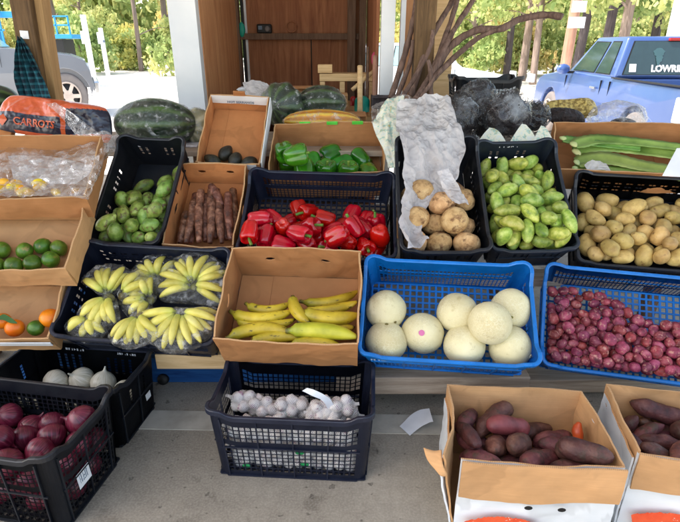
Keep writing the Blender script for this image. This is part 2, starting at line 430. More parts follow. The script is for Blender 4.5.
M['darkslate'] = plastic('dark slate crate plastic', s(30, 38, 50))
M['blue'] = plastic('blue crate plastic', s(4, 104, 182), .34)
def clear(name, haze=.05, hi=.3, scale=30, tint=(1, 1, 1, 1), rough=.12, bs=.9, streak=.55, patch=0):
    """thin film: mostly see-through, glints at glancing angles, highlights put in as pale streaks and patches"""
    t = NT(name); v = t.coords()
    n = t.noise(v, scale, 4, .6, .8)
    tr = t.n('ShaderNodeBsdfTransparent'); gl = t.n('ShaderNodeBsdfGlossy'); gl.inputs['Roughness'].default_value = rough
    df = t.n('ShaderNodeBsdfDiffuse'); df.inputs['Color'].default_value = tint; tlc = t.n('ShaderNodeBsdfTranslucent'); tlc.inputs['Color'].default_value = tint
    dd = t.n('ShaderNodeMixShader'); dd.inputs[0].default_value = .4; t.l(df.outputs[0], dd.inputs[1]); t.l(tlc.outputs[0], dd.inputs[2])
    u = t.n('ShaderNodeBump'); u.inputs['Strength'].default_value = bs; u.inputs['Distance'].default_value = .012; t.l(n, u.inputs['Height'])
    t.l(u.outputs[0], gl.inputs['Normal'])
    lw = t.n('ShaderNodeLayerWeight'); lw.inputs['Blend'].default_value = .3; t.l(u.outputs[0], lw.inputs['Normal'])
    m1 = t.n('ShaderNodeMixShader'); m2 = t.n('ShaderNodeMixShader')
    f1 = t.ramp(lw.outputs['Fresnel'], [(.02, .03), (.7, hi)]); t.l(f1, m1.inputs[0]); t.l(tr.outputs[0], m1.inputs[1]); t.l(gl.outputs[0], m1.inputs[2])
    n2 = t.noise(v, scale*.55, 3, .5, 1.6)
    f2 = t.ramp(n2, [(.40, haze*.4), (.492, haze), (.503, streak), (.514, haze), (.60, haze*1.4), (.66, haze*.5)])  # pale diffuse streaks stand for highlights on the film
    if patch:
        pt = t.ramp(t.noise(v, scale*.6, 3, .5, .4), [(.52, 0.0), (.72, patch)]); f2 = t.mix(1.0, f2, pt, 'ADD')
    brk = t.ramp(t.noise(v, scale*.8, 2), [(.45, .15), (.6, 1.0)]); f2 = t.mix(1.0, f2, brk, 'MULTIPLY')
    t.l(f2, m2.inputs[0]); t.l(m1.outputs[0], m2.inputs[1]); t.l(dd.outputs[0], m2.inputs[2])
    return t.done(m2)
M['wrap'] = clear('clear plastic wrap', .04, .34, 42, (1, 1, 1, 1), .10, 1.0, .45, .55)
M['film'] = clear('hazy plastic film', .22, .5, 26, (.95, .96, .98, 1), .1, 1, .4, .3)
M['liner'] = clear('clear plastic liner', .22, .5, 20, (.98, .98, 1, 1), .1, 1, .4, .35)
def wood(name, c1, c2, axis=2, sc=1.0, rough=.75):
    t = NT(name); v = t.coords()
    mp = t.n('ShaderNodeMapping'); sv = [22*sc]*3; sv[axis] = 1.6*sc; mp.inputs['Scale'].default_value = sv; t.l(v, mp.inputs[0])
    n1 = t.noise(mp.outputs[0], 1.6, 6, .65, 1.2); n2 = t.noise(v, 3, 4)
    col = t.ramp(n1, [(.3, c1), (.65, c2)])
    col = t.mix(t.ramp(n2, [(.4, 0.0), (.8, .5)]), col, c1)
    return t.done(t.bsdf(col, rough, n1, .35, .002, Specular_IOR_Level=.25))
M['ply'] = wood('reddish plywood', s(124, 76, 52), s(176, 120, 84), 2, .5)
M['plylight'] = wood('light plywood', s(184, 124, 82), s(222, 172, 126), 2, .5)
M['post'] = wood('weathered brown timber', s(74, 56, 38), s(124, 98, 68), 2)
M['postlitside'] = wood('tan timber', s(150, 118, 78), s(190, 156, 110), 2)
M['stud'] = wood('grey brown timber', s(84, 62, 48), s(128, 102, 84), 2)
M['plank'] = wood('pale pine board', s(200, 162, 112), s(234, 202, 154), 0)
M['plankgrey'] = wood('weathered grey board', s(130, 112, 96), s(180, 164, 146), 0)
M['bluewood'] = wood('blue painted pallet wood', s(14, 52, 110), s(40, 98, 160), 0)
M['branch'] = wood('dark bark', s(72, 56, 50), s(140, 114, 102), 2)
M['whitepaint'] = prod('white painted board', [(.3, s(224, 230, 236)), (.7, s(242, 245, 248))], 3, .5, 30, .1, vr=.02, hr=0)
def flat(name, c, rough=.5, **kw):
    t = NT(name); v = t.coords(False)
    c2 = tuple(x*.82 for x in c[:3])+(1,)
    return t.done(t.bsdf(t.ramp(t.noise(v, 8, 4), [(.3, c2), (.7, c)]), rough, **kw))
M['white'] = flat('white label', s(232, 234, 238), .6)
def paper_mat():
    t = NT('white tissue paper'); v = t.coords(False)
    sc_ = t.noise(v, 9, 3); vo = t.n('ShaderNodeTexVoronoi'); vo.inputs['Scale'].default_value = 34
    nn = t.n('ShaderNodeTexNoise'); nn.inputs['Scale'].default_value = 12; t.l(v, nn.inputs['Vector'])
    a = t.n('ShaderNodeVectorMath', operation='SCALE'); a.inputs['Scale'].default_value = .10; t.l(nn.outputs['Color'], a.inputs[0])
    b = t.n('ShaderNodeVectorMath', operation='ADD'); t.l(v, b.inputs[0]); t.l(a.outputs[0], b.inputs[1]); t.l(b.outputs[0], vo.inputs['Vector'])
    col = t.ramp(sc_, [(.3, s(214, 208, 208)), (.7, s(238, 235, 236))])
    u = t.n('ShaderNodeBump'); u.inputs['Strength'].default_value = 1; u.inputs['Distance'].default_value = .010; t.l(vo.outputs['Distance'], u.inputs['Height'])
    d = t.n('ShaderNodeBsdfDiffuse'); tl = t.n('ShaderNodeBsdfTranslucent'); mx = t.n('ShaderNodeMixShader'); mx.inputs[0].default_value = .40
    for x in (d, tl): t.l(col, x.inputs[0]); t.l(u.outputs[0], x.inputs['Normal'])
    t.l(d.outputs[0], mx.inputs[1]); t.l(tl.outputs[0], mx.inputs[2]); return t.done(mx)
M['paper'] = paper_mat()
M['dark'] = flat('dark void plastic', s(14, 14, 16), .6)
M['sticker'] = flat('pink sticker', s(214, 110, 160), .4)
M['blackstuff'] = prod('dark dried leaves', [(.3, s(14, 9, 11)), (.7, s(44, 30, 32))], 40, .6, 80, 1, .01)
M['grain'] = prod('tan grain in bag', [(.4, s(120, 92, 44)), (.6, s(196, 166, 100))], 60, .5, 120, 1, .003)
M['aloe'] = prod('aloe leaf skin', [(.3, s(92, 126, 54)), (.6, s(134, 164, 82)), (.8, s(176, 196, 116))], 10, .32, 40, .15, vr=.1)
M['aloecut'] = prod('pale cut aloe base', [(.3, s(160, 172, 100)), (.7, s(204, 206, 150))], 12, .5)
M['yellowpep'] = prod('yellow pepper skin', [(.3, s(214, 160, 20)), (.7, s(232, 196, 60))], 12, .25, vr=.2)
M['leafdark'] = prod('dark leaf', [(.3, s(24, 60, 20)), (.7, s(48, 92, 36))], 12, .5)
M['bagorange'] = prod('orange printed bag', [(.3, s(196, 74, 34)), (.7, s(216, 100, 54))], 10, .28, 18, .6, .01, vr=0, hr=0, coat=.5)
M['bagnavy'] = prod('navy printed band', [(.3, s(20, 24, 44)), (.7, s(32, 36, 58))], 10, .3, 18, .6, .01, vr=0, hr=0, coat=.5)
def plaid():
    t = NT('teal plaid cloth'); v = t.coords(False)
    sp = t.n('ShaderNodeSeparateXYZ'); t.l(v, sp.inputs[0]); cols = []
    for ax, f in ((0, 300), (2, 210)):
        mu = t.n('ShaderNodeMath', operation='MULTIPLY'); mu.inputs[1].default_value = f; t.l(sp.outputs[ax], mu.inputs[0])
        si = t.n('ShaderNodeMath', operation='SINE'); t.l(mu.outputs[0], si.inputs[0]); cols.append(t.ramp(si.outputs[0], [(.2, 0.0), (.5, 1.0)]))
    a = t.mix(cols[0], s(10, 34, 46), s(26, 92, 106)); b = t.mix(cols[1], s(12, 44, 60), s(50, 120, 134))
    return t.done(t.bsdf(t.mix(.5, a, b), .9, t.noise(v, 200, 2), .3, .001))
M['plaid'] = plaid()
def newsprint():
    t = NT('printed newspaper sheet'); v = t.coords(False)
    n = t.noise(v, 34, 3, .7); col = t.ramp(n, [(.42, s(214, 218, 208)), (.5, s(228, 222, 196)), (.6, s(150, 190, 184)), (.68, s(196, 178, 120))])
    return t.done(t.bsdf(col, .7))
M['news'] = newsprint()
def concrete():
    t = NT('worn concrete floor'); v = t.coords(False)
    a = t.noise(v, 1.1, 6, .6); b = t.noise(v, 14, 6, .7); c = t.noise(v, 5.5, 4, .55, .6)
    col = t.ramp(a, [(.3, s(112, 104, 92)), (.7, s(168, 160, 146))])
    col = t.mix(t.ramp(b, [(.4, .0), (.75, .5)]), col, s(112, 105, 96))
    col = t.mix(t.ramp(c, [(.56, 0.0), (.66, .6)]), col, s(98, 90, 80))
    col = t.mix(t.ramp(t.noise(v, 24, 2, .5), [(.66, 0.0), (.70, .8)]), col, s(84, 78, 70))
    col = t.mix(t.ramp(t.noise(v, 140, 2), [(.4, 0.0), (.7, .25)]), col, s(196, 188, 174))
    return t.done(t.bsdf(col, .85, b, .35, .004, Specular_IOR_Level=.25))
M['concrete'] = concrete()
M['concretelight'] = prod('lighter concrete strip', [(.3, s(160, 154, 142)), (.7, s(186, 180, 168))], 12, .85, 80, .3, .002, vr=0, hr=0)
def gravel():
    t = NT('pale sandy gravel'); v = t.coords(False)
    col = t.ramp(t.noise(v, .35, 6, .6), [(.3, s(206, 200, 190)), (.7, s(236, 232, 224))])
    col = t.mix(t.ramp(t.noise(v, 6, 5), [(.55, 0.0), (.75, .35)]), col, s(160, 150, 134))
    return t.done(t.bsdf(col, .9))
M['gravel'] = gravel()
def leaf(name, cs):
    t = NT(name); v = t.coords(False, 'Object')
    col = t.ramp(t.noise(v, .9, 3, .7), [(.32, cs[0]), (.5, cs[1]), (.66, cs[2])])
    hs = t.n('ShaderNodeHueSaturation'); oi = t.n('ShaderNodeObjectInfo'); m = t.n('ShaderNodeMapRange'); m.inputs[3].default_value = .47; m.inputs[4].default_value = .52
    t.l(oi.outputs['Random'], m.inputs[0]); t.l(m.outputs[0], hs.inputs['Hue']); t.l(col, hs.inputs['Color'])
    d = t.n('ShaderNodeBsdfDiffuse'); tl = t.n('ShaderNodeBsdfTranslucent'); mx = t.n('ShaderNodeMixShader'); mx.inputs[0].default_value = .45
    t.l(hs.outputs[0], d.inputs[0]); t.l(hs.outputs[0], tl.inputs[0]); t.l(d.outputs[0], mx.inputs[1]); t.l(tl.outputs[0], mx.inputs[2])
    return t.done(mx)
M['leaf'] = leaf('haze-paled woodland leaves', (s(122, 144, 88), s(170, 184, 120), s(214, 210, 146)))  # washed-out tones: bright haze put into the leaf colour
M['leafyellow'] = leaf('yellowing leaves', (s(170, 176, 110), s(208, 200, 124), s(214, 188, 128)))
M['bark'] = wood('tree bark', s(96, 82, 76), s(150, 134, 124), 2, .3)
M['barkred'] = wood('pine pole wood', s(150, 104, 84), s(186, 146, 124), 2, .3)
M['barkdark'] = wood('dark trunk bark', s(52, 46, 50), s(92, 84, 86), 2, .3)
def paint(name, c):
    t = NT(name); v = t.coords(False)
    col = t.mix(t.ramp(t.noise(v, 2.2, 4), [(.4, 0.0), (.8, .25)]), c, tuple(min(1, x*.8+.1) for x in c[:3])+(1,))
    return t.done(t.bsdf(col, .28, Metallic=.35, Coat_Weight=.8, Coat_Roughness=.06))
M['paintsilver'] = paint('silver grey car paint', s(116, 120, 128))
M['paintblue'] = paint('blue car paint', s(62, 90, 148))
M['paintwhite'] = paint('white car paint', s(226, 228, 230))
M['glass'] = flat('tinted window glass', s(40, 60, 62), .06, Specular_IOR_Level=.8)
M['glassclear'] = flat('pale window glass', s(150, 190, 192), .08, Specular_IOR_Level=.8)
M['rubber'] = flat('grey dusty tyre rubber', s(120, 114, 112), .8)
M['rim'] = flat('alloy wheel', s(196, 184, 176), .35, Metallic=.5)
M['chrome'] = flat('chrome trim', s(200, 204, 208), .2, Metallic=.9)
M['lampred'] = flat('red lamp lens', s(170, 30, 30), .2)
M['lampclear'] = flat('clear lamp lens', s(220, 224, 226), .15)
M['cyanpaint'] = flat('bright blue machine paint', s(30, 140, 196), .45)
M['net'] = prod('white garlic', [(.3, s(176, 164, 156)), (.55, s(220, 211, 204)), (.8, s(242, 236, 230))], 30, .5, 60, .4, vr=.16, hr=.02, spots=(40, .54, .66, s(160, 116, 138)))
M['green'] = flat('green bag tag', s(30, 150, 80), .5)
M['pinkcap'] = flat('pink plastic', s(214, 80, 120), .5)
M['teal'] = flat('teal plastic', s(20, 160, 140), .5)
M['skylight'] = flat('corrugated roof sheet', s(180, 182, 184), .6)
def net_mat():
    t = NT('white mesh netting'); v = t.coords(False, 'UV')
    sp = t.n('ShaderNodeSeparateXYZ'); t.l(v, sp.inputs[0]); fs = []
    for op in ('ADD', 'SUBTRACT'):
        a = t.n('ShaderNodeMath', operation=op); t.l(sp.outputs[0], a.inputs[0]); t.l(sp.outputs[1], a.inputs[1])
        b = t.n('ShaderNodeMath', operation='PINGPONG'); b.inputs[1].default_value = .5; mu = t.n('ShaderNodeMath', operation='MULTIPLY'); mu.inputs[1].default_value = 26
        t.l(a.outputs[0], mu.inputs[0]); t.l(mu.outputs[0], b.inputs[0]); c = t.n('ShaderNodeMath', operation='LESS_THAN'); c.inputs[1].default_value = .13; t.l(b.outputs[0], c.inputs[0]); fs.append(c)
    mx = t.n('ShaderNodeMath', operation='MAXIMUM'); t.l(fs[0].outputs[0], mx.inputs[0]); t.l(fs[1].outputs[0], mx.inputs[1])
    tr = t.n('ShaderNodeBsdfTransparent'); d = t.n('ShaderNodeBsdfDiffuse'); d.inputs[0].default_value = (.86, .84, .82, 1)
    ms = t.n('ShaderNodeMixShader'); t.l(mx.outputs[0], ms.inputs[0]); t.l(tr.outputs[0], ms.inputs[1]); t.l(d.outputs[0], ms.inputs[2])
    return t.done(ms)
M['netting'] = net_mat()

M['bagclear'] = clear('glossy clear bag', .09, .5, 13, (.85, .92, 1, 1), .12, .9, .28, .36)
# ------------------------------------------------------------------ generic pieces
def sstep(a, b, x):
    t = max(0, min(1, (x-a)/(b-a))); return t*t*(3-2*t)
def ridged(p, seed=0):
    v = 0; a = 1
    for o in range(4):
        v += a*(1-abs(noise.noise(p*(1.9**o)+Vector((seed*3.1, o*7.7, seed)))))**2; a *= .5
    return v
def facets(p, seed, aniso=(1, 1, 1)):
    """sharp-ridged crumple: sum of warped cone fields"""
    o = Vector((seed*2.3, seed*1.1, seed*5.7)); q = Vector((p.x*aniso[0], p.y*aniso[1], p.z*aniso[2]))
    q = q + Vector((noise.noise(q*.8+o), noise.noise(q*.8-o), noise.noise(q*.8+o*2)))*.5
    return noise.voronoi(q+o)[0][0]*1.0 + noise.voronoi(q*2.3+o)[0][0]*.4 + noise.voronoi(q*5.1+o)[0][0]*.14
def sheet(name, rows, mat, parent=None, nu=5, nv=5, crumple=.01, freq=14, seed=0, thick=0, fold=0):
    """smooth surface through a grid of 3-D points, creased"""
    G = [catmull([Vector(p) for p in r], nu) for r in rows]
    cols = [catmull([G[i][j] for i in range(len(G))], nv) for j in range(len(G[0]))]
    nu2 = len(cols); nv2 = len(cols[0])
    V = [cols[j][i] for i in range(nv2) for j in range(nu2)]
    F = [(i*nu2+j, i*nu2+j+1, (i+1)*nu2+j+1, (i+1)*nu2+j) for i in range(nv2-1) for j in range(nu2-1)]
    me = me_from(name, V, F)
    if crumple:
        ns = [v.normal.copy() for v in me.vertices]
        for v, n_ in zip(me.vertices, ns):
            q = v.co*freq
            if fold: v.co += n_*((facets(q, seed, (1.2, 1, .45))-.75)*-crumple*2.4 + noise.noise(v.co*5+Vector((seed, 0, 3)))*crumple*1.5); continue
            v.co += n_*((ridged(q, seed)-1.2)*crumple + noise.noise(v.co*freq*.35+Vector((seed, 0, 3)))*crumple*1.5)
    uv = me.uv_layers.new(name='UVMap')
    for lp in me.loops:
        k = lp.vertex_index; uv.data[lp.index].uv = ((k % nu2)/nu2, (k//nu2)/nv2)
    o = link(name, me, mat, parent)
    if thick:
        md = o.modifiers.new('t', 'SOLIDIFY'); md.thickness = thick
    return o
def text_me(txt, size, ext=.0005, font_scale=1, bold=0):
    cu = bpy.data.curves.new('lettering', 'FONT'); cu.body = txt; cu.size = size; cu.extrude = ext; cu.align_x = 'CENTER'; cu.align_y = 'CENTER'
    cu.resolution_u = 3
    if bold: cu.offset = bold
    o = bpy.data.objects.new('lettering', cu); C.objects.link(o)
    dg = bpy.context.evaluated_depsgraph_get(); dg.update()
    me = bpy.data.meshes.new_from_object(o.evaluated_get(dg))
    bpy.data.objects.remove(o); bpy.data.curves.remove(cu)
    return me
def put_text(name, txt, size, mat, parent, M4, bold=0, ext=.0005):
    me = text_me(txt, size, ext, bold=bold); me.materials.clear()
    return link(name, me, mat, parent, M4)
def frame_M(loc, xdir, ydir):
    x = Vector(xdir).normalized(); y = Vector(ydir); y = (y-x*y.dot(x)).normalized(); z = x.cross(y)
    m = Matrix((x, y, z)).transposed().to_4x4(); m.translation = Vector(loc); return m

# ------------------------------------------------------------------ plastic crate
def crate_meshes(W, D, H, style):
    rc = .028; tap = .018; raise_ = style.get('raise', .022); band = style.get('band', .03)
    def top(dist):  # height at distance from the corner end of the straight part
        return H - raise_*sstep(.035, .085, dist)
    out = {}
    def wall(L, off, name, key):
        # along x (length L incl corners), outward = -y at distance off
        half = L/2 - rc
        px_, hx = style.get('px', .0165), style.get('hx', .0118)
        n = int((2*half-.012)/px_); x0 = -n*px_/2
        xs = [-half] ; flags = []
        for i in range(n):
            a = x0+i*px_+(px_-hx)/2
            xs += [a, a+hx]; flags += [None, i]
        xs.append(half); flags.append(None)
        zb = .014; zt = H-band-raise_; pz, hz = style.get('pz', .0145), style.get('hz', .0102)
        m_ = int((zt-zb)/pz); zs = [0, ]; zf = []
        z0 = zb+((zt-zb)-m_*pz)/2
        for j in range(m_):
            a = z0+j*pz+(pz-hz)/2
            zs += [a, a+hz]; zf += [None, j]
        zs.append(H-band*.5); zf.append(None); zs.append(H); zf.append(None)
        bm = bmesh.new(); grid = []
        for z in zs:
            row = []
            for x in xs:
                dist = half-abs(x)+rc; t = top(dist)/H; zz = z*t if z > H*.5 else z*(1+(t-1)*z/(H*.5))
                ins = tap*(1-zz/H)
                row.append(bm.verts.new((x*(1-ins/half), -(off-ins), zz)))
            grid.append(row)
        pat = style[key]
        for j in range(len(zs)-1):
            for i in range(len(xs)-1):
                if flags[i] is not None and zf[j] is not None and pat(flags[i], n, zf[j], m_): continue
                bm.faces.new((grid[j][i], grid[j][i+1], grid[j+1][i+1], grid[j+1][i]))
        bmesh.ops.solidify(bm, geom=bm.faces[:], thickness=-.0032)
        # ribs
        ribs = style.get('ribs', 6)
        if ribs:
            for i in range(0, n+1, ribs):
                x = x0+i*px_
                for zz0, zz1 in ((.0, H-raise_-.012),):
                    a = tap
                    vs = bx(bm, x-.0024, x+.0024, -off-.006, -off-.0005, zz0, zz1)
                    for v in vs:
                        v.co.y += tap*(1-v.co.z/H); v.co.x *= (1-tap*(1-v.co.z/H)/half)
            for zz in style.get('belts', (.0, .45)):
                z_ = H*zz+.004; ins = tap*(1-z_/H)
                bx(bm, -half+ins, half-ins, -off-.006+ins, -off-.0005+ins, z_-.003, z_+.003)
        return bm_me(name, bm)
    out['side_panel'] = wall(W, D/2, 'side_panel', 'long')
    out['end_panel'] = wall(D, W/2, 'end_panel', 'short')
    # corner post
    bm = bmesh.new(); g = []
    for z in [0, H*.25, H*.5, H*.75, H]:
        ins = tap*(1-z/H); row = []
        for k in range(7):
            a = PI+PI/2*k/6
            cx, cy = -(W/2-rc), -(D/2-rc)
            hx_ = W/2-rc; 
            row.append(bm.verts.new((cx+ins+rc*math.cos(a), cy+ins+rc*math.sin(a), z)))
        g.append(row)
    for j in range(4):
        for k in range(6): bm.faces.new((g[j][k], g[j][k+1], g[j+1][k+1], g[j+1][k]))
    bmesh.ops.solidify(bm, geom=bm.faces[:], thickness=.004)
    out['corner_post'] = bm_me('corner_post', bm)
    # rim
    path = []
    def seg(x0_, y0_, x1_, y1_, nx, ny, n_=24):
        for k in range(n_+1):
            t = k/n_; x = x0_+(x1_-x0_)*t; y = y0_+(y1_-y0_)*t
            L = math.hypot(x1_-x0_, y1_-y0_); d = min(t, 1-t)*L+rc
            path.append((x, y, top(d), nx, ny))
    def arc(cx, cy, a0):
        for k in range(1, 6):
            a = a0+PI/2*k/6; path.append((cx+rc*math.cos(a), cy+rc*math.sin(a), H, math.cos(a), math.sin(a)))
    w, d = W/2, D/2
    seg(-w+rc, -d, w-rc, -d, 0, -1); arc(w-rc, -d+rc, -PI/2); seg(w, -d+rc, w, d-rc, 1, 0); arc(w-rc, d-rc, 0)
    seg(w-rc, d, -w+rc, d, 0, 1); arc(-w+rc, d-rc, PI/2); seg(-w, d-rc, -w, -d+rc, -1, 0); arc(-w+rc, -d+rc, PI)
    sec = [(-.004, .0015), (.0, .004), (.008, .004), (.0105, .0015), (.0105, -.014), (.0075, -.014), (.0072, -.002), (-.004, -.003)]
    V, F = [], []; m_ = len(sec)
    for (x, y, z, nx, ny) in path:
        for (o, h) in sec: V.append((x+nx*o, y+ny*o, z+h))
    N = len(path)
    for i in range(N):
        for k in range(m_):
            a = i*m_+k; b = i*m_+(k+1) % m_; c = ((i+1) % N)*m_
            F.append((a, b, c+(k+1) % m_, c+k))
    out['rim'] = me_from('rim', V, F, False)
    # floor
    if style.get('solid'):
        out['floor_grid'] = box_me('floor_grid', -W/2+tap+.003, W/2-tap-.003, -D/2+tap+.003, D/2-tap-.003, .003, .009)
        return out
    bm = bmesh.new(); fw, fd = W-2*tap-.004, D-2*tap-.004
    n_ = int(fw/.026); xs = [-fw/2+i*fw/n_ for i in range(n_+1)]
    for x in xs: bx(bm, x-.004, x+.004, -fd/2, fd/2, .003, .009)
    n_ = int(fd/.026)
    for i in range(n_+1):
        y = -fd/2+i*fd/n_; bx(bm, -fw/2, fw/2, y-.004, y+.004, .0035, .0085)
    out['floor_grid'] = bm_me('floor_grid', bm)
    return out
def grid_all(rib=6, mid=None):
    def f(i, n, j, m):
        if mid is not None and abs(j-int(m*mid)) < 1: return False
        return True
    return f
def slots(cols, rows, frm=.5):
    def f(i, n, j, m):
        c = (i/n)
        grp = any(a <= c <= b for a, b in cols)
        return grp and (j/m) >= frm and (i % 2 == 0)
    return f
def fine(frm, to):
    return lambda i, n, j, m: frm <= j/m <= to and (i+j) % 2 == 0
STY = dict(
 mesh=dict(long=grid_all(6, .62), short=grid_all(6, .62), ribs=6, band=.020, px=.0205, hx=.0155, pz=.0185, hz=.0138),
 blue=dict(long=grid_all(7, .55), short=grid_all(7, .55), ribs=7, band=.026, **{'raise': .030}),
 slot=dict(long=slots([(.12, .38), (.62, .88)], 2, .55), short=slots([(.15, .42), (.58, .85)], 2, .6), ribs=8, band=.03, solid=1),
 louvre=dict(long=lambda i, n, j, m: (j/m > .35 and j % 2 == 0 and i % 3 != 0), short=slots([(.3, .7)], 2, .55), ribs=9, band=.03, solid=1),
 pepper=dict(long=lambda i, n, j, m: not (.40 < j/m < .62), short=lambda i, n, j, m: j/m < .6, ribs=7, band=.022, px=.0185, hx=.0135, pz=.0165, hz=.012),
)
def crate(cname, style, mat, label, name='plastic_crate', group=None, hands=True):
    m, W, D, H = cont(cname)
    root = empty(name, m); tag(root, label, 'crate', group)
    ms = crate_meshes(W, D, H, STY[style])
    mat = M[mat]
    link('side_panel', ms['side_panel'], mat, root); link('side_panel', ms['side_panel'], mat, root, Matrix.Rotation(PI, 4, 'Z'))
    link('end_panel', ms['end_panel'], mat, root, Matrix.Rotation(PI/2, 4, 'Z')); link('end_panel', ms['end_panel'], mat, root, Matrix.Rotation(-PI/2, 4, 'Z'))
    for sx in (1, -1):
        for sy in (1, -1):
            link('corner_post', ms['corner_post'], mat, root, Matrix.Diagonal((sx, sy, 1, 1)))
    link('rim', ms['rim'], mat, root); link('floor_grid', ms['floor_grid'], mat, root)
    return root, m, W, D, H
def marks(root, M4, w, h, n, seed, mat='white'):
    """a row of small worn moulded letters-like strokes"""
    rng = random.Random(seed); bm = bmesh.new(); x = -w/2
    for i in range(n):
        cw = w/n*.62
        for k in range(rng.choice([2, 3])):
            if rng.random() < .5: bx(bm, x+cw*rng.random()*.7, x+cw*rng.random()*.2+cw*.75, -h/2+h*.4*k, -h/2+h*.4*k+h*.16, 0, .0008)
            else:
                q = x+cw*k*.4; bx(bm, q, q+cw*.22, -h/2, h/2, 0, .0007+.0001*k)
        x += w/n
    return link('printed_mark', bm_me('printed_mark', bm), M[mat], root, M4)

# ------------------------------------------------------------------ cardboard box
def card_wall(name, w, h, mat, parent, M4, holes=(), thick=.006, crum=.0042, seed=0, top=None, bow=0, cell=.009, disp=None):
    nx = max(2, int(w/cell)); nz_ = max(2, int(h/cell))
    bm = bmesh.new(); g = []
    for j in range(nz_+1):
        row = []
        for i in range(nx+1):
            u = i/nx; v = j/nz_; x = (u-.5)*w; z = v*h*(top(u) if top else 1)
            row.append(bm.verts.new((x, 0, z)))
        g.append(row)
    kill = []
    for j in range(nz_):
        for i in range(nx):
            f = bm.faces.new((g[j][i], g[j][i+1], g[j+1][i+1], g[j+1][i])); c = f.calc_center_median()
            for (hx, hz, ra, rb) in holes:
                if ((c.x-hx)/ra)**2+((c.z-hz)/rb)**2 < 1: kill.append((f, (hx, hz, ra, rb))); break
    ks = {f for f, _ in kill}
    for f, (hx, hz, ra, rb) in kill:
        for v in f.verts:
            if any(q not in ks for q in v.link_faces):
                d = Vector(((v.co.x-hx)/ra, (v.co.z-hz)/rb))
                if d.length > .01: d = d.normalized(); v.co.x = hx+d.x*ra; v.co.z = hz+d.y*rb
    bmesh.ops.delete(bm, geom=list(ks), context='FACES')
    for v in bm.verts:
        u = v.co.x/w+.5; t = v.co.z/h
        v.co.y += bow*math.sin(PI*max(0, min(1, u)))*t + crum*noise.noise(v.co*9+Vector((seed*5.5, 0, seed)))*2 + crum*.5*noise.noise(v.co*30+Vector((seed, 4, 0)))
        if disp: v.co = disp(v.co, u, t)
    bmesh.ops.solidify(bm, geom=bm.faces[:], thickness=thick)
    for f in bm.faces: f.smooth = True
    me = bm_me(name, bm, True)
    o = link(name, me, mat, parent, M4)
    me.materials.append(M['cardedge'])
    for p in me.polygons:
        if abs(p.normal.z) > .8 and p.center.z > h*.7: p.material_index = 1
    me.set_sharp_from_angle(angle=R(40)) if hasattr(me, 'set_sharp_from_angle') else None
    return o
def cbox(cname, mat, label, name='cardboard_box', cat='box', holes=True, outer=None, bow=.009, seed=1, group=None, skip=(), endholes=True):
    m, W, D, H = cont(cname)
    root = empty(name, m); tag(root, label, cat, group)
    T = lambda x, y, a: Matrix.Translation((x, y, 0)) @ Matrix.Rotation(a, 4, 'Z')
    hl = [(-W*.22, H*.62, .020, .011), (W*.22, H*.62, .020, .011)] if holes else []
    mt = M[mat]
    if 'front' not in skip: card_wall('front_panel', W, H, mt, root, T(0, -D/2, 0), seed=seed, bow=-bow)
    card_wall('back_panel', W, H*1.0, mt, root, T(0, D/2, PI), holes=hl, seed=seed+1, bow=-bow)
    eh = [(0, H*.62, .032, .014)] if endholes else []
    if 'left' not in skip: card_wall('side_panel', D-.014, H, mt, root, T(-W/2+.001, 0, -PI/2), holes=eh, seed=seed+2, bow=-bow*.5)
    if 'right' not in skip: card_wall('side_panel', D-.014, H, mt, root, T(W/2-.001, 0, PI/2), holes=eh, seed=seed+3, bow=-bow*.5)
    bm = bmesh.new(); bx(bm, -W/2+.008, W/2-.008, -D/2+.008, D/2-.008, .001, .006)
    # inner bottom flaps with a seam
    bx(bm, -W/2+.010, -W*.22, -D/2+.01, D/2-.01, .0062, .0082); bx(bm, W*.22, W/2-.010, -D/2+.01, D/2-.01, .0062, .0082)
    link('bottom_panel', bm_me('bottom_panel', bm), mt, root)
    return root, m, W, D, H

# ================================================================== CRATES AND BOXES
ROWG = 'produce crates and boxes on the tiered stand'
r_ban, mB, *_ = crate('banana', 'louvre', 'navy', 'dark navy plastic crate tilted forward, holding plastic-wrapped banana hands')
r_mel, mMe, *_ = crate('melon', 'blue', 'blue', 'bright blue plastic crate tilted forward, holding eight pale round melons')
r_rp, mRP, *_ = crate('redpot', 'blue', 'blue', 'bright blue plastic crate heaped with small red potatoes')
r_gu, mGu, *_ = crate('guava', 'fine' if 'fine' in STY else 'slot', 'black', 'narrow black plastic crate of dusty green pear-shaped fruit beside the watermelon')
r_pep, mPe, *_ = crate('redpep', 'pepper', 'navy', 'wide dark plastic crate of glossy red bell peppers in the middle tier')
r_ji, mJi, *_ = crate('jica', 'slot', 'black', 'narrow black plastic crate lined with white paper, holding brown round roots')
r_ma, mMa, *_ = crate('mango', 'slot', 'darkslate', 'narrow dark slate plastic crate heaped with yellow-green oval fruit')
r_yp, mYp, *_ = crate('yelpot', 'louvre', 'black', 'black plastic crate of yellow potatoes in front of the aloe box')
r_ro, mRo, Wro, Dro, Hro = crate('redon', 'mesh', 'black', 'black mesh crate of red onions on the floor, nearest the camera')
r_wo, mWo, Wwo, Dwo, Hwo = crate('whon', 'slot', 'black', 'black plastic crate of white onions on the floor, behind the red onions')
r_ga, mGa, Wga, Dga, Hga = crate('garlic', 'mesh', 'navy', 'dark blue mesh crate on the floor, holding net bags of garlic')

def sub(root, nm, x0, x1, y0, y1, z0, z1, mat, bev=.001):
    return link(nm, box_me(nm, x0, x1, y0, y1, z0, z1, bev), M[mat], root)
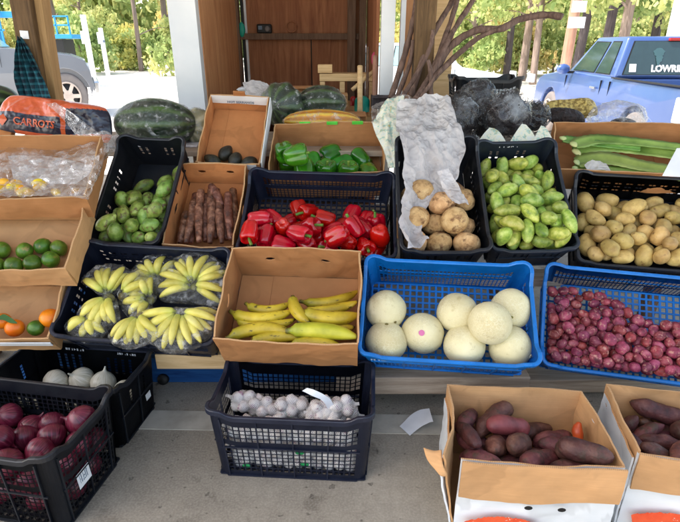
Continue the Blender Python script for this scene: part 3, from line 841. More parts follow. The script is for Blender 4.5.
# labels and moulded marks
lab = link('paper_label', box_me('paper_label', -.03, .03, -.028, .028, 0, .0008), M['white'], r_ro, frame_M((Wro/2-.004, -.045, .12), (0, 1, 0), (-.06, 0, 1)))
marks(lab, Matrix.Translation((0, .004, .001)), .04, .03, 6, 3, 'ink')
lab2 = link('paper_label', box_me('paper_label', -.017, .017, -.014, .014, 0, .0008), M['white'], r_wo, frame_M((Wwo/2-.002, .06, .10), (0, 1, 0), (-.06, 0, 1)))
marks(r_wo, frame_M((-.08, Dwo/2-.011, Hwo-.028-.018), (1, 0, 0), (0, 0, 1)), .09, .010, 7, 11)
marks(r_wo, frame_M((.15, Dwo/2-.011, Hwo-.028-.018), (1, 0, 0), (0, 0, 1)), .09, .009, 8, 12)
marks(r_mel, frame_M((-.24, -.394/2-.006, .20-.030-.020), (1, 0, 0), (0, 0, 1)), .07, .012, 5, 13)
marks(r_mel, frame_M((.03, -.394/2-.006, .20-.030-.020), (1, 0, 0), (0, 0, 1)), .05, .012, 3, 14)
marks(r_ma, frame_M((-.02, .556/2-.008, .20-.022-.016), (1, 0, 0), (0, 0, 1)), .10, .008, 5, 15)

r_pl, mPl, Wpl, Dpl, Hpl = cbox('plant', 'card', 'brown cardboard box with two oval hand holes, holding yellow plantains', seed=3)
cbox('yuca', 'cardorange', 'narrow orange-brown cardboard box holding waxed cassava roots', seed=9, holes=True)
r_gp, mGp, Wgp, Dgp, Hgp = cbox('greenpep', 'card', 'brown cardboard box of green bell peppers with bright green marks on its back edge', seed=15, holes=False)
for xx in (-.12, .02, .15): sub(r_gp, 'printed_mark', xx-.028, xx+.028, Dgp/2-.0005+.0, Dgp/2+.008, Hgp-.012, Hgp+.004, 'greenprint')
r_al, mAl, Wal, Dal, Hal = cbox('aloe', 'card', 'long brown cardboard box of aloe leaves in the upper right tier', seed=21, holes=False, endholes=False)
r_ta, mTa, Wta, Dta, Hta = cbox('trayA', 'card', 'cardboard tray lined with clear plastic, below the carrot bag', seed=27, holes=False, endholes=False)
r_li, mLi, Wli, Dli, Hli = cbox('lime', 'cardlight', 'tan cardboard tray of green citrus fruit at the left edge', seed=33, holes=False, endholes=False)
r_or, mOr, Wor, Dor, Hor = cbox('orange', 'cardlight', 'tan cardboard tray of oranges, lowest of the three trays at the left edge', seed=39, holes=False, endholes=False)
# white rim strip of the orange tray's front
sub(r_or, 'front_strip', -Wor/2, Wor/2, -Dor/2-.010, -Dor/2-.006, Hor-.05, Hor-.022, 'white')

# avocado box: white printed flaps, tall back
r_av, mAv, Wav, Dav, Hav = cbox('avo', 'cardorange', 'tall-backed cardboard box with white printed edges, holding a few dark avocados', seed=45, holes=False, endholes=False)
fl = card_wall('printed_flap', Wav-.01, .052, M['cardwhite'], r_av, frame_M((0, Dav/2-.004, Hav-.006), (1, 0, 0), (0, -1, 0)) @ Matrix.Identity(4), seed=3, crum=.002)
fl.matrix_local = Matrix.Translation((0, Dav/2-.010, Hav-.046)) ; 
put_text('lettering', 'HOT SERRANOS', .019, M['ink'], r_av, frame_M((.005, Dav/2-.0245, Hav-.022), (1, 0, 0), (0, .0, 1)), bold=.0006)
fr_ = card_wall('front_flap', Wav-.03, .036, M['cardwhite'], r_av, Matrix.Translation((0, -Dav/2-.009, Hav-.030)), seed=6, crum=.002)
put_text('lettering', 'SERRANOS HOT', .011, M['ink'], r_av, frame_M((-.05, -Dav/2-.0200, Hav-.010), (1, 0, 0), (0, 0, 1)), bold=.0003)
put_text('lettering', 'HOT BELIZE', .011, M['ink'], r_av, frame_M((.06, -Dav/2-.0200, Hav-.010), (1, 0, 0), (0, 0, 1)), bold=.0003)
sub(r_av, 'white_edge', Wav/2+.0045, Wav/2+.009, -Dav/2+.01, Dav/2-.004, Hav-.085, Hav+.003, 'cardwhite')
sub(r_av, 'tab', -.03, .03, Dav/2-.006, Dav/2+.004, Hav-.01, Hav+.030, 'cardorange', .002)

# sweet potato boxes on the floor: white outside, tan folded band, orange print
def sweet_box(cname, label, seed, torn):
    m, W, D, H = cont(cname)
    root = empty('produce_box', m); tag(root, label, 'box', 'white and tan cardboard boxes of sweet potatoes on the floor')
    T = lambda x, y, a: Matrix.Translation((x, y, 0)) @ Matrix.Rotation(a, 4, 'Z')
    card_wall('front_panel', W, H-.004, M['cardwhite'], root, T(0, -D/2, 0), seed=seed, bow=-.006)
    wav = lambda u: 1
    def dband(co, u, t): return Vector((co.x, co.y, co.z + (1-t)*.010*math.sin(u*5+seed) ))
    card_wall('folded_band', W-.002, .136, M['cardlight'], root, T(0, -D/2-.017, 0) @ Matrix.Translation((0, 0, H-.134)), seed=seed+4, bow=-.006, disp=dband)
    card_wall('back_panel', W, H, M['cardlight'], root, T(0, D/2, PI), seed=seed+1, bow=-.004)
    card_wall('side_panel', D-.014, H, M['cardlight'], root, T(W/2-.001, 0, PI/2), seed=seed+3, bow=-.004)
    card_wall('outer_side', D-.016, H-.03, M['cardwhite'], root, T(W/2+.005, 0, PI/2), seed=seed+6, bow=-.004)
    if torn:
        def bend(co, u, t):
            k = max(0, (u-.35)/.65); k = 0 if u < .35 else k
            return Vector((co.x, co.y - (.06*k*k*t), co.z*(1-.05*k)))
        # wall runs front (u=1 after rotation -90 => x grows towards the front is negative y)
        a = card_wall('torn_side', D-.014, H, M['cardlight'], root, T(-W/2+.001, 0, -PI/2), seed=seed+2, disp=lambda co, u, t: Vector((co.x, co.y-.055*max(0, (u-.3)/.7)**2*t, co.z)))
        b = card_wall('outer_side', D-.016, H-.05, M['cardwhite'], root, T(-W/2-.006, 0, -PI/2), seed=seed+8, disp=lambda co, u, t: Vector((co.x, co.y-.055*max(0, (u-.3)/.7)**2*t, co.z)))
        fp = sheet('torn_flap', [[(-W/2-.055, -D/2+.03, H), (-W/2-.075, -D/2+.035, H-.01), (-W/2-.105, -D/2+.04, H-.005)],
                                 [(-W/2-.052, -D/2+.005, H-.025), (-W/2-.072, -D/2+.005, H-.035), (-W/2-.095, -D/2+.02, H-.03)],
                                 [(-W/2-.035, -D/2-.01, H-.06), (-W/2-.055, -D/2-.012, H-.06), (-W/2-.07, -D/2+.0, H-.05)]], M['cardlight'], root, 3, 3, .002, 20, 3, .004)
        marks(root, frame_M((-W/2-.026, -D*.18, H*.40), (0, -1, 0), (-.12, 0, 1)), .10, .022, 7, 5, 'ink')
    else:
        card_wall('side_panel', D-.014, H, M['cardlight'], root, T(-W/2+.001, 0, -PI/2), seed=seed+2, bow=-.004)
        card_wall('outer_side', D-.016, H-.03, M['cardwhite'], root, T(-W/2-.006, 0, -PI/2), seed=seed+8, bow=-.004)
        marks(root, frame_M((-W/2-.012, -D*.25, H*.55), (0, -1, 0), (0, 0, 1)), .06, .02, 5, 6, 'ink')
    bm = bmesh.new(); bx(bm, -W/2+.008, W/2-.008, -D/2+.008, D/2-.008, .001, .006); link('bottom_panel', bm_me('bottom_panel', bm), M['cardlight'], root)
    # orange print: ragged splash on the white front
    rng = random.Random(seed); pts = []
    x0, x1, zt, zb = -W*.38, W*.12, .135, .04
    N = 40
    for i in range(N+1): 
        u = i/N; pts.append((x0+(x1-x0)*u, zt-.028*(2*u-1)**2+rng.uniform(-.003, .003)))
    for i in range(N+1):
        u = 1-i/N; pts.append((x0+(x1-x0)*(.1+.8*u), zb+rng.uniform(-.002, .002)))
    me = me_from('printed_splash', [(x, 0, z) for x, z in pts], [tuple(range(len(pts)))], False)
    link('printed_splash', me, M['print'], root, Matrix.Translation((-.03, -D/2-.0215, -.026)))
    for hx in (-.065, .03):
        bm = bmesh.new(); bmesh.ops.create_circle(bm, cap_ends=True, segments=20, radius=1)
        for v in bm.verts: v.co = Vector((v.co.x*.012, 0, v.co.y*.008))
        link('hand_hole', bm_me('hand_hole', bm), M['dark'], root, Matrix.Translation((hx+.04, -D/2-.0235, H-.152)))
    return root, m, W, D, H
r_sw, mSw, Wsw, Dsw, Hsw = sweet_box('sweet', 'white and tan cardboard box with a torn left corner, full of dark sweet potatoes', 3, True)
sweet_box('sweetb', 'white and tan cardboard box of sweet potatoes at the right edge', 13, False)

# ================================================================== PRODUCE from settled heaps
BAKE = {'redpot': [[0,0.8803,1.7421,0.2596,0.496,-0.845,-0.075,-0.185],[1,0.9279,1.73,0.2578,0.053,0.96,0.125,0.246],[2,0.9821,1.7047,0.2479,0.147,0.711,0.567,0.388],[3,1.0125,1.7286,0.2668,0.205,0.015,0.924,0.321],[4,1.1237,1.6934,0.2614,0.48,-0.769,0.306,0.29],[5,1.1485,1.6667,0.2488,0.77,0.42,-0.028,0.48],[6,1.1882,1.6862,0.2668,0.344,-0.539,-0.76,0.111],[7,1.2452,1.634,0.2413,0.072,0.099,0.443,-0.888],[8,1.2964,1.6204,0.2379,0.027,0.106,0.895,0.432],[0,1.3309,1.6295,0.2591,0.2,0.118,-0.968,-0.096],[1,0.8975,1.7813,0.2861,0.78,0.318,-0.164,0.512],[2,0.9408,1.7801,0.2904,0.152,-0.601,-0.775,-0.122],[3,1.0025,1.7636,0.2901,0.202,0.312,0.565,0.737],[4,1.0615,1.7549,0.2936,0.654,0.007,0.132,0.745],[5,1.0987,1.737,0.2872,0.056,0.399,0.755,0.518],[6,1.1886,1.7195,0.2894,0.984,-0.009,0.113,-0.141],[7,1.2256,1.7281,0.2989,0.248,-0.86,-0.442,0.05],[8,1.255,1.6909,0.2763,0.201,-0.041,-0.31,0.928],[0,1.2867,1.6459,0.2645,0.249,-0.449,0.774,-0.371],[1,1.3882,1.6779,0.2992,0.218,0.055,0.79,0.57],[2,0.8831,1.8186,0.3056,0.478,0.831,0.074,0.275],[3,0.9267,1.8345,0.3221,0.407,-0.856,0.3,0.109],[4,0.995,1.8231,0.3253,0.093,-0.711,0.595,0.363],[5,1.0625,1.8342,0.3456,0.08,0.718,-0.564,-0.4],[6,1.1263,1.7934,0.3284,0.224,-0.399,-0.843,0.283],[7,1.1616,1.7802,0.3241,0.103,0.375,-0.919,0.057],[8,1.2167,1.7919,0.3374,0.265,-0.93,-0.239,-0.09],[0,1.2734,1.7725,0.3445,0.279,-0.4,-0.782,0.389],[1,1.3462,1.7754,0.3559,0.438,-0.217,-0.513,0.706],[2,1.396,1.7131,0.3193,0.448,-0.806,0.378,-0.081],[3,0.9375,1.9422,0.3955,0.089,0.254,-0.101,-0.958],[4,0.9792,1.9435,0.4029,0.388,0.164,0.098,0.902],[5,1.0324,1.8603,0.3577,0.763,0.07,-0.236,0.597],[6,1.1032,1.8833,0.3817,0.16,-0.024,-0.276,0.947],[7,1.1417,1.9599,0.438,0.833,0.478,-0.065,-0.27],[8,1.1843,1.8025,0.3393,0.195,-0.755,0.551,0.298],[0,1.2465,1.8275,0.3775,0.27,0.53,0.754,-0.278],[1,1.2924,1.8341,0.3851,0.022,-0.95,0.307,-0.056],[2,1.3687,1.8836,0.4263,0.028,-0.095,0.5,0.86],[3,1.4187,1.7942,0.3754,0.044,0.46,0.88,0.109],[4,0.8577,1.7729,0.2732,0.658,0.563,0.427,-0.259],[5,0.9159,1.7461,0.2929,0.019,0.031,-0.016,-0.999],[6,0.9426,1.6908,0.2538,0.129,0.981,-0.111,0.096],[7,1.0496,1.7119,0.2609,0.927,0.214,0.063,-0.303],[8,1.0809,1.7069,0.261,0.724,-0.161,0.547,-0.388],[0,1.1003,1.6631,0.2522,0.404,0.119,-0.004,0.907],[1,1.1841,1.645,0.2486,0.116,-0.047,-0.815,-0.566],[2,1.2198,1.6144,0.2604,0.156,0.108,0.751,0.633],[3,1.2942,1.5993,0.2616,0.18,0.399,-0.07,-0.896],[4,1.3591,1.603,0.2427,0.686,0.681,-0.255,-0.003],[5,0.896,1.8055,0.3392,0.36,0.742,0.05,0.564],[6,0.9378,1.7591,0.3208,0.28,0.265,-0.035,0.922],[7,1.0121,1.7914,0.307,0.375,-0.416,0.325,-0.762],[8,1.0412,1.7312,0.2935,0.555,-0.015,-0.658,0.509],[0,1.0935,1.7722,0.3161,0.846,-0.526,-0.045,-0.079],[1,1.1419,1.749,0.307,0.666,0.674,-0.021,-0.319],[2,1.2254,1.6641,0.26,0.159,0.581,-0.494,-0.627],[3,1.2736,1.7373,0.3157,0.622,-0.186,-0.51,0.564],[4,1.3253,1.6867,0.2899,0.625,-0.234,0.332,-0.667],[5,1.3498,1.6597,0.282,0.588,-0.214,0.723,0.293],[6,0.8733,1.8409,0.3391,0.302,0.732,0.279,0.544],[7,0.9585,1.8533,0.3385,0.71,0.378,0.03,-0.593],[8,0.992,1.8586,0.3441,0.801,0.19,-0.15,0.548],[0,0.9995,1.8364,0.3741,0.572,0.558,0.18,-0.574],[1,1.1489,1.8195,0.3535,0.533,0.435,0.177,-0.704],[2,1.1912,1.7597,0.3176,0.856,-0.349,-0.347,0.16],[3,1.2366,1.7595,0.3241,0.97,0.027,0.09,-0.223],[4,1.318,1.8064,0.3685,0.342,0.079,-0.144,-0.925],[5,1.3561,1.7157,0.3165,0.537,-0.482,-0.687,0.081],[6,1.3794,1.7471,0.3423,0.866,-0.171,-0.344,-0.319],[7,0.9048,1.8629,0.3362,0.517,0.282,0.024,-0.807],[8,1.0004,1.8854,0.3657,0.099,-0.098,-0.462,-0.876],[0,1.0524,1.9349,0.4182,0.585,-0.543,0.103,-0.593],[1,1.1007,1.9296,0.4167,0.117,-0.015,-0.091,0.989],[2,1.1759,1.8537,0.3765,0.541,-0.485,-0.622,0.291],[3,1.2054,1.8264,0.362,0.587,0.301,0.189,-0.728],[4,1.2391,1.789,0.3651,0.357,-0.932,0.014,-0.065],[5,1.2798,1.9224,0.4377,0.821,0.566,-0.055,-0.045],[6,1.34,1.9084,0.4377,0.924,-0.37,-0.077,0.065],[7,1.4151,1.756,0.3483,0.711,0.246,0.561,-0.345],[8,0.8466,1.731,0.24,0.409,0.289,0.496,0.709],[0,0.8891,1.7006,0.2652,0.063,-0.457,-0.302,-0.834],[1,0.9716,1.7442,0.2753,0.317,-0.827,0.41,-0.218],[2,1.0184,1.6848,0.2457,0.083,-0.616,-0.661,0.421],[3,1.0589,1.6782,0.2447,0.099,0.314,-0.295,0.897],[4,1.1563,1.7057,0.2762,0.475,0.664,0.297,0.496],[5,1.1874,1.6249,0.2845,0.214,-0.856,-0.237,-0.406],[6,1.2533,1.6604,0.2864,0.587,0.274,-0.341,0.681],[7,1.3163,1.6477,0.292,0.817,-0.576,-0.034,-0.013],[8,1.3837,1.6211,0.2535,0.577,0.751,-0.25,-0.199],[0,0.8677,1.8146,0.3744,0.0,-0.545,0.176,-0.82],[1,0.9712,1.7942,0.3124,0.537,-0.111,0.145,0.824],[2,1.0389,1.7702,0.3204,0.773,0.097,-0.615,-0.127],[3,1.0719,1.7164,0.3,0.279,0.656,-0.023,-0.701],[4,1.1301,1.7121,0.2992,0.091,-0.702,-0.63,-0.321],[5,1.1715,1.7229,0.3257,0.107,-0.969,-0.126,-0.181],[6,1.2178,1.692,0.288,0.815,-0.399,-0.268,0.323],[7,1.2448,1.724,0.3273,0.681,0.098,0.724,0.04],[8,1.2914,1.6872,0.2818,0.002,0.476,0.861,0.18],[0,1.3401,1.6738,0.3255,0.481,-0.463,-0.097,0.738],[1,0.9328,1.8763,0.3593,0.664,-0.091,-0.041,-0.741],[2,0.9323,1.7985,0.3277,0.107,0.342,-0.13,-0.924],[3,0.9667,1.8225,0.35,0.402,-0.536,0.649,0.36],[4,1.0618,1.7993,0.3219,0.087,-0.221,0.434,-0.869],[5,1.1066,1.8275,0.3497,0.582,-0.581,0.523,-0.225],[6,1.176,1.7736,0.354,0.347,0.004,-0.889,0.301],[7,1.2115,1.7329,0.3319,0.772,0.622,0.125,-0.022],[8,1.3095,1.7791,0.3531,0.38,0.339,-0.83,0.229],[0,1.3113,1.7481,0.3313,0.049,0.414,-0.606,-0.677],[1,1.3596,1.7328,0.381,0.148,-0.549,0.143,-0.81],[2,0.8999,1.9126,0.3711,0.664,-0.507,0.432,-0.339],[3,1.0007,1.9676,0.424,0.821,-0.395,0.207,-0.357],[4,0.9696,1.8638,0.3698,0.264,-0.511,-0.108,-0.811],[5,1.067,1.8722,0.3724,0.492,-0.326,-0.68,0.435],[6,1.1303,1.8564,0.3688,0.155,0.823,0.381,0.391],[7,1.2195,1.9312,0.4318,0.353,-0.676,0.502,-0.409],[8,1.2758,1.8099,0.36,0.732,0.661,-0.131,0.104],[0,1.3215,1.8742,0.4192,0.411,-0.78,-0.214,-0.421],[1,1.4301,1.8742,0.4352,0.177,0.027,0.25,0.951],[2,1.3858,1.7806,0.364,0.527,-0.132,-0.117,0.831],[3,0.8459,1.7257,0.2804,0.19,0.981,0.031,-0.018],[4,0.9494,1.6641,0.2756,0.206,-0.625,0.576,0.485],[5,0.989,1.6685,0.2666,0.237,-0.896,0.362,-0.104],[6,1.0264,1.6932,0.2806,0.237,0.072,-0.051,0.968],[7,1.0648,1.6481,0.2621,0.707,-0.525,-0.369,0.298],[8,1.1839,1.659,0.2864,0.115,-0.063,0.983,0.128],[0,1.2016,1.6483,0.324,0.7,-0.409,-0.51,0.288],[1,1.2308,1.6311,0.2959,0.31,0.387,0.83,0.254],[2,1.3591,1.6181,0.2862,0.044,0.682,0.519,0.514],[3,1.3883,1.6432,0.2782,0.08,-0.589,-0.492,0.635],[4,0.8661,1.7819,0.3089,0.171,0.918,0.119,0.337],[5,0.9605,1.775,0.3484,0.227,-0.268,0.747,0.564],[6,1.0084,1.7383,0.3161,0.092,0.168,-0.7,-0.688],[7,1.0677,1.7454,0.3288,0.508,-0.821,0.249,-0.072],[8,1.0967,1.6959,0.2822,0.709,0.065,0.277,-0.645],[0,1.1603,1.6831,0.3076,0.954,0.279,0.098,0.035],[1,1.2315,1.6848,0.3239,0.233,-0.261,-0.932,0.096],[2,1.2779,1.7206,0.349,0.113,0.975,-0.146,-0.123],[3,1.2675,1.6986,0.3071,0.477,-0.061,0.501,0.719],[4,1.3768,1.6848,0.336,0.16,0.91,-0.381,-0.047],[5,0.9094,1.838,0.3622,0.109,0.468,0.362,0.798],[6,0.938,1.8035,0.3653,0.744,-0.146,-0.042,-0.65],[7,1.0162,1.801,0.3399,0.368,0.603,-0.702,0.09],[8,1.0351,1.8192,0.358,0.513,-0.21,-0.488,0.674],[0,1.1198,1.7911,0.3685,0.263,-0.853,-0.256,-0.372],[1,1.1971,1.793,0.3788,0.714,-0.492,0.465,0.177],[2,1.2403,1.75,0.3587,0.273,-0.432,0.859,-0.018],[3,1.288,1.7915,0.3868,0.181,-0.102,0.893,0.4],[4,1.3586,1.8091,0.3769,0.291,0.609,0.704,-0.221],[5,1.4082,1.722,0.3578,0.646,0.507,-0.169,0.545],[6,0.9263,2.0116,0.4397,0.16,0.087,-0.983,-0.004],[7,0.9654,1.8992,0.372,0.579,0.801,0.128,-0.083],[8,1.0206,1.9911,0.4357,0.974,0.015,0.052,-0.221],[0,1.0794,1.9663,0.4389,0.981,0.171,0.039,0.079],[1,1.1689,1.9171,0.4215,0.165,-0.936,-0.299,0.089],[2,1.2158,1.8906,0.4075,0.979,0.186,-0.047,0.073],[3,1.2465,1.8647,0.397,0.59,0.678,0.36,0.25],[4,1.3128,1.8363,0.4192,0.281,-0.172,0.943,-0.051],[5,1.3653,1.839,0.3978,0.173,-0.107,-0.51,0.836],[6,1.4288,1.8258,0.3981,0.329,0.187,0.461,-0.803],[7,0.8479,1.7526,0.3022,0.466,-0.77,0.239,-0.364],[8,0.9035,1.7658,0.3185,0.436,-0.241,0.407,-0.766],[0,0.9757,1.6467,0.3,0.52,0.319,-0.494,0.619],[1,1.0279,1.6486,0.2773,0.329,-0.188,0.104,-0.92],[2,1.0651,1.6788,0.2875,0.166,-0.603,-0.073,-0.777],[3,1.1203,1.6252,0.2715,0.689,0.386,-0.414,-0.454],[4,1.1519,1.608,0.2822,0.223,-0.488,0.139,0.832],[5,1.2596,1.6041,0.2743,0.392,-0.482,0.692,-0.366],[6,1.3132,1.5735,0.2792,0.211,0.345,-0.532,-0.744],[7,1.3808,1.5913,0.2687,0.74,0.219,-0.123,0.623],[8,0.8608,1.806,0.3322,0.752,-0.25,-0.484,-0.371],[0,0.9128,1.771,0.3579,0.865,-0.19,0.38,-0.268],[1,1.0011,1.7648,0.3445,0.039,-0.225,0.687,0.69],[2,1.0508,1.7823,0.3628,0.829,-0.125,-0.382,0.388],[3,1.1027,1.6955,0.3158,0.714,0.338,-0.162,-0.591],[4,1.1888,1.7385,0.3567,0.849,-0.454,-0.244,0.119],[5,1.2378,1.7057,0.3599,0.474,0.845,0.131,0.21],[6,1.2678,1.6823,0.3428,0.688,0.118,-0.203,0.687],[7,1.3008,1.7116,0.3039,0.006,-0.582,0.185,-0.792],[8,1.3695,1.6523,0.3157,0.201,-0.502,0.707,0.455],[0,0.9094,1.8095,0.3922,0.939,0.065,-0.198,0.274],[1,0.9383,1.9004,0.3983,0.256,0.897,-0.009,0.36],[2,0.9898,1.7964,0.3684,0.474,0.592,0.434,-0.486],[3,1.0479,1.8418,0.3847,0.041,-0.22,-0.941,-0.254],[4,1.1407,1.7621,0.3453,0.2,-0.913,-0.354,0.014],[5,1.1319,1.8265,0.3943,0.515,0.252,0.494,0.654],[6,1.2726,1.8417,0.4179,0.015,0.212,0.833,-0.511],[7,1.3337,1.8179,0.3994,0.585,0.354,-0.156,-0.713],[8,1.3262,1.7154,0.3304,0.548,-0.082,0.819,-0.146],[0,1.3809,1.6926,0.3749,0.94,-0.064,0.264,-0.208],[1,0.9159,1.9722,0.4179,0.288,-0.88,0.035,0.376],[2,0.9599,1.9694,0.4222,0.299,-0.789,0.325,-0.426],[3,1.0695,1.9047,0.3951,0.466,0.853,-0.179,0.152],[4,1.1345,1.9048,0.4014,0.21,-0.045,0.948,0.235],[5,1.0956,1.8449,0.3828,0.021,-0.18,0.88,0.438],[6,1.1679,1.823,0.3982,0.656,0.058,-0.481,0.578],[7,1.2098,1.8616,0.3858,0.928,-0.147,-0.27,0.21],[8,1.2822,1.8731,0.4029,0.582,-0.644,-0.484,0.107],[0,1.3414,1.8761,0.463,0.158,-0.025,-0.818,-0.552],[1,1.4117,1.7522,0.3912,0.447,-0.786,-0.3,0.304],[2,0.8442,1.6885,0.2779,0.866,-0.314,0.345,0.179],[3,0.9294,1.704,0.2869,0.081,-0.586,-0.803,-0.074],[4,0.9926,1.7071,0.2944,0.405,0.535,0.732,-0.117],[5,1.0362,1.7044,0.3128,0.027,-0.053,-0.143,-0.988],[6,1.0607,1.6447,0.2981,0.306,-0.922,0.189,0.139],[7,1.1519,1.6434,0.2788,0.422,0.633,0.586,-0.278],[8,1.1306,1.6367,0.3043,0.751,0.217,0.139,-0.608],[0,1.2918,1.6172,0.3006,0.161,-0.009,-0.92,0.356],[1,1.3466,1.5788,0.3047,0.617,0.038,0.063,0.783],[2,1.351,1.5726,0.2673,0.421,0.07,0.394,0.814],[3,0.8491,1.7501,0.3396,0.653,-0.612,0.206,-0.395],[4,0.9548,1.7256,0.304,0.521,0.071,-0.02,0.85],[5,0.9956,1.7075,0.3323,0.627,0.671,0.047,-0.392],[6,1.0372,1.7327,0.3418,0.793,-0.123,0.589,-0.094],[7,1.1104,1.7356,0.324,0.652,0.543,0.465,-0.254],[8,1.1992,1.6999,0.3137,0.26,0.528,-0.318,-0.743],[0,1.2826,1.7482,0.3815,0.427,0.794,0.421,0.103],[1,1.2604,1.6382,0.3289,0.203,-0.845,0.333,-0.365],[2,1.3365,1.6277,0.3179,0.611,0.192,0.332,-0.693],[3,1.3863,1.6284,0.3292,0.198,-0.007,0.557,-0.807],[4,0.9129,1.8689,0.3922,0.792,0.044,0.113,-0.599],[5,0.9966,1.9119,0.3868,0.4,0.902,-0.063,-0.148],[6,1.0288,1.8109,0.3901,0.132,-0.083,-0.892,-0.425],[7,1.0797,1.8114,0.3674,0.297,0.639,0.041,0.709],[8,1.082,1.7846,0.3511,0.252,-0.543,0.104,0.794],[0,1.1044,1.7493,0.3596,0.756,0.317,-0.479,-0.313],[1,1.213,1.8271,0.4037,0.25,-0.935,-0.102,-0.23],[2,1.3236,1.7458,0.3712,0.128,0.773,-0.495,-0.375],[3,1.3043,1.6881,0.3353,0.268,-0.495,0.168,0.809],[4,1.3498,1.7033,0.352,0.355,-0.676,-0.64,0.085],[5,0.8849,1.8749,0.3661,0.444,0.671,-0.12,-0.582],[6,0.9694,2.0023,0.4388,0.097,-0.018,0.711,0.696],[7,1.0156,1.9355,0.4045,0.67,-0.087,0.633,0.377],[8,1.1077,1.8904,0.4128,0.114,-0.837,0.397,-0.36],[0,1.1467,1.8655,0.408,0.621,-0.7,0.349,-0.051],[1,1.1842,1.8787,0.4346,0.468,0.071,0.373,-0.798],[2,1.2597,1.893,0.4209,0.301,-0.472,-0.367,0.743],[3,1.3782,1.7995,0.4091,0.659,-0.441,0.128,0.596],[4,1.3731,1.8488,0.4337,0.432,-0.806,-0.3,-0.271],[5,1.4026,1.8495,0.4104,0.599,0.525,0.148,0.585],[6,0.8803,1.7322,0.3073,0.843,-0.385,-0.341,-0.16],[7,0.9157,1.6714,0.273,0.526,0.769,0.357,0.068],[8,0.963,1.6989,0.2826,0.773,-0.117,0.583,0.222],[0,1.0093,1.6683,0.3173,0.488,-0.221,-0.785,-0.31],[1,1.0776,1.6697,0.3313,0.73,-0.196,-0.567,0.327],[2,1.1194,1.6675,0.2889,0.886,0.418,0.173,0.103],[3,1.1621,1.6435,0.3145,0.013,-0.436,-0.311,-0.844],[4,1.2284,1.5879,0.2863,0.846,0.198,-0.492,0.052],[5,1.3052,1.6473,0.3308,0.226,0.533,-0.483,-0.657],[6,1.3852,1.5986,0.3039,0.384,0.43,-0.698,-0.425],[7,0.8784,1.7698,0.34,0.646,0.112,0.587,-0.476],[8,0.9194,1.7223,0.3166,0.943,0.314,0.06,0.095],[0,0.9615,1.7359,0.3414,0.245,-0.265,-0.586,-0.726],[1,1.0427,1.6941,0.3521,0.273,-0.715,0.623,0.162],[2,1.0799,1.7133,0.3429,0.071,0.207,-0.005,-0.976],[3,1.1389,1.7234,0.345,0.858,-0.015,-0.305,0.414],[4,1.1824,1.6915,0.3417,0.767,0.477,-0.166,0.395],[5,1.3117,1.708,0.3692,0.481,0.853,-0.092,-0.183],[6,1.2878,1.6652,0.3053,0.013,0.39,-0.773,-0.501],[7,1.3682,1.6537,0.3509,0.719,-0.041,0.133,-0.681]],
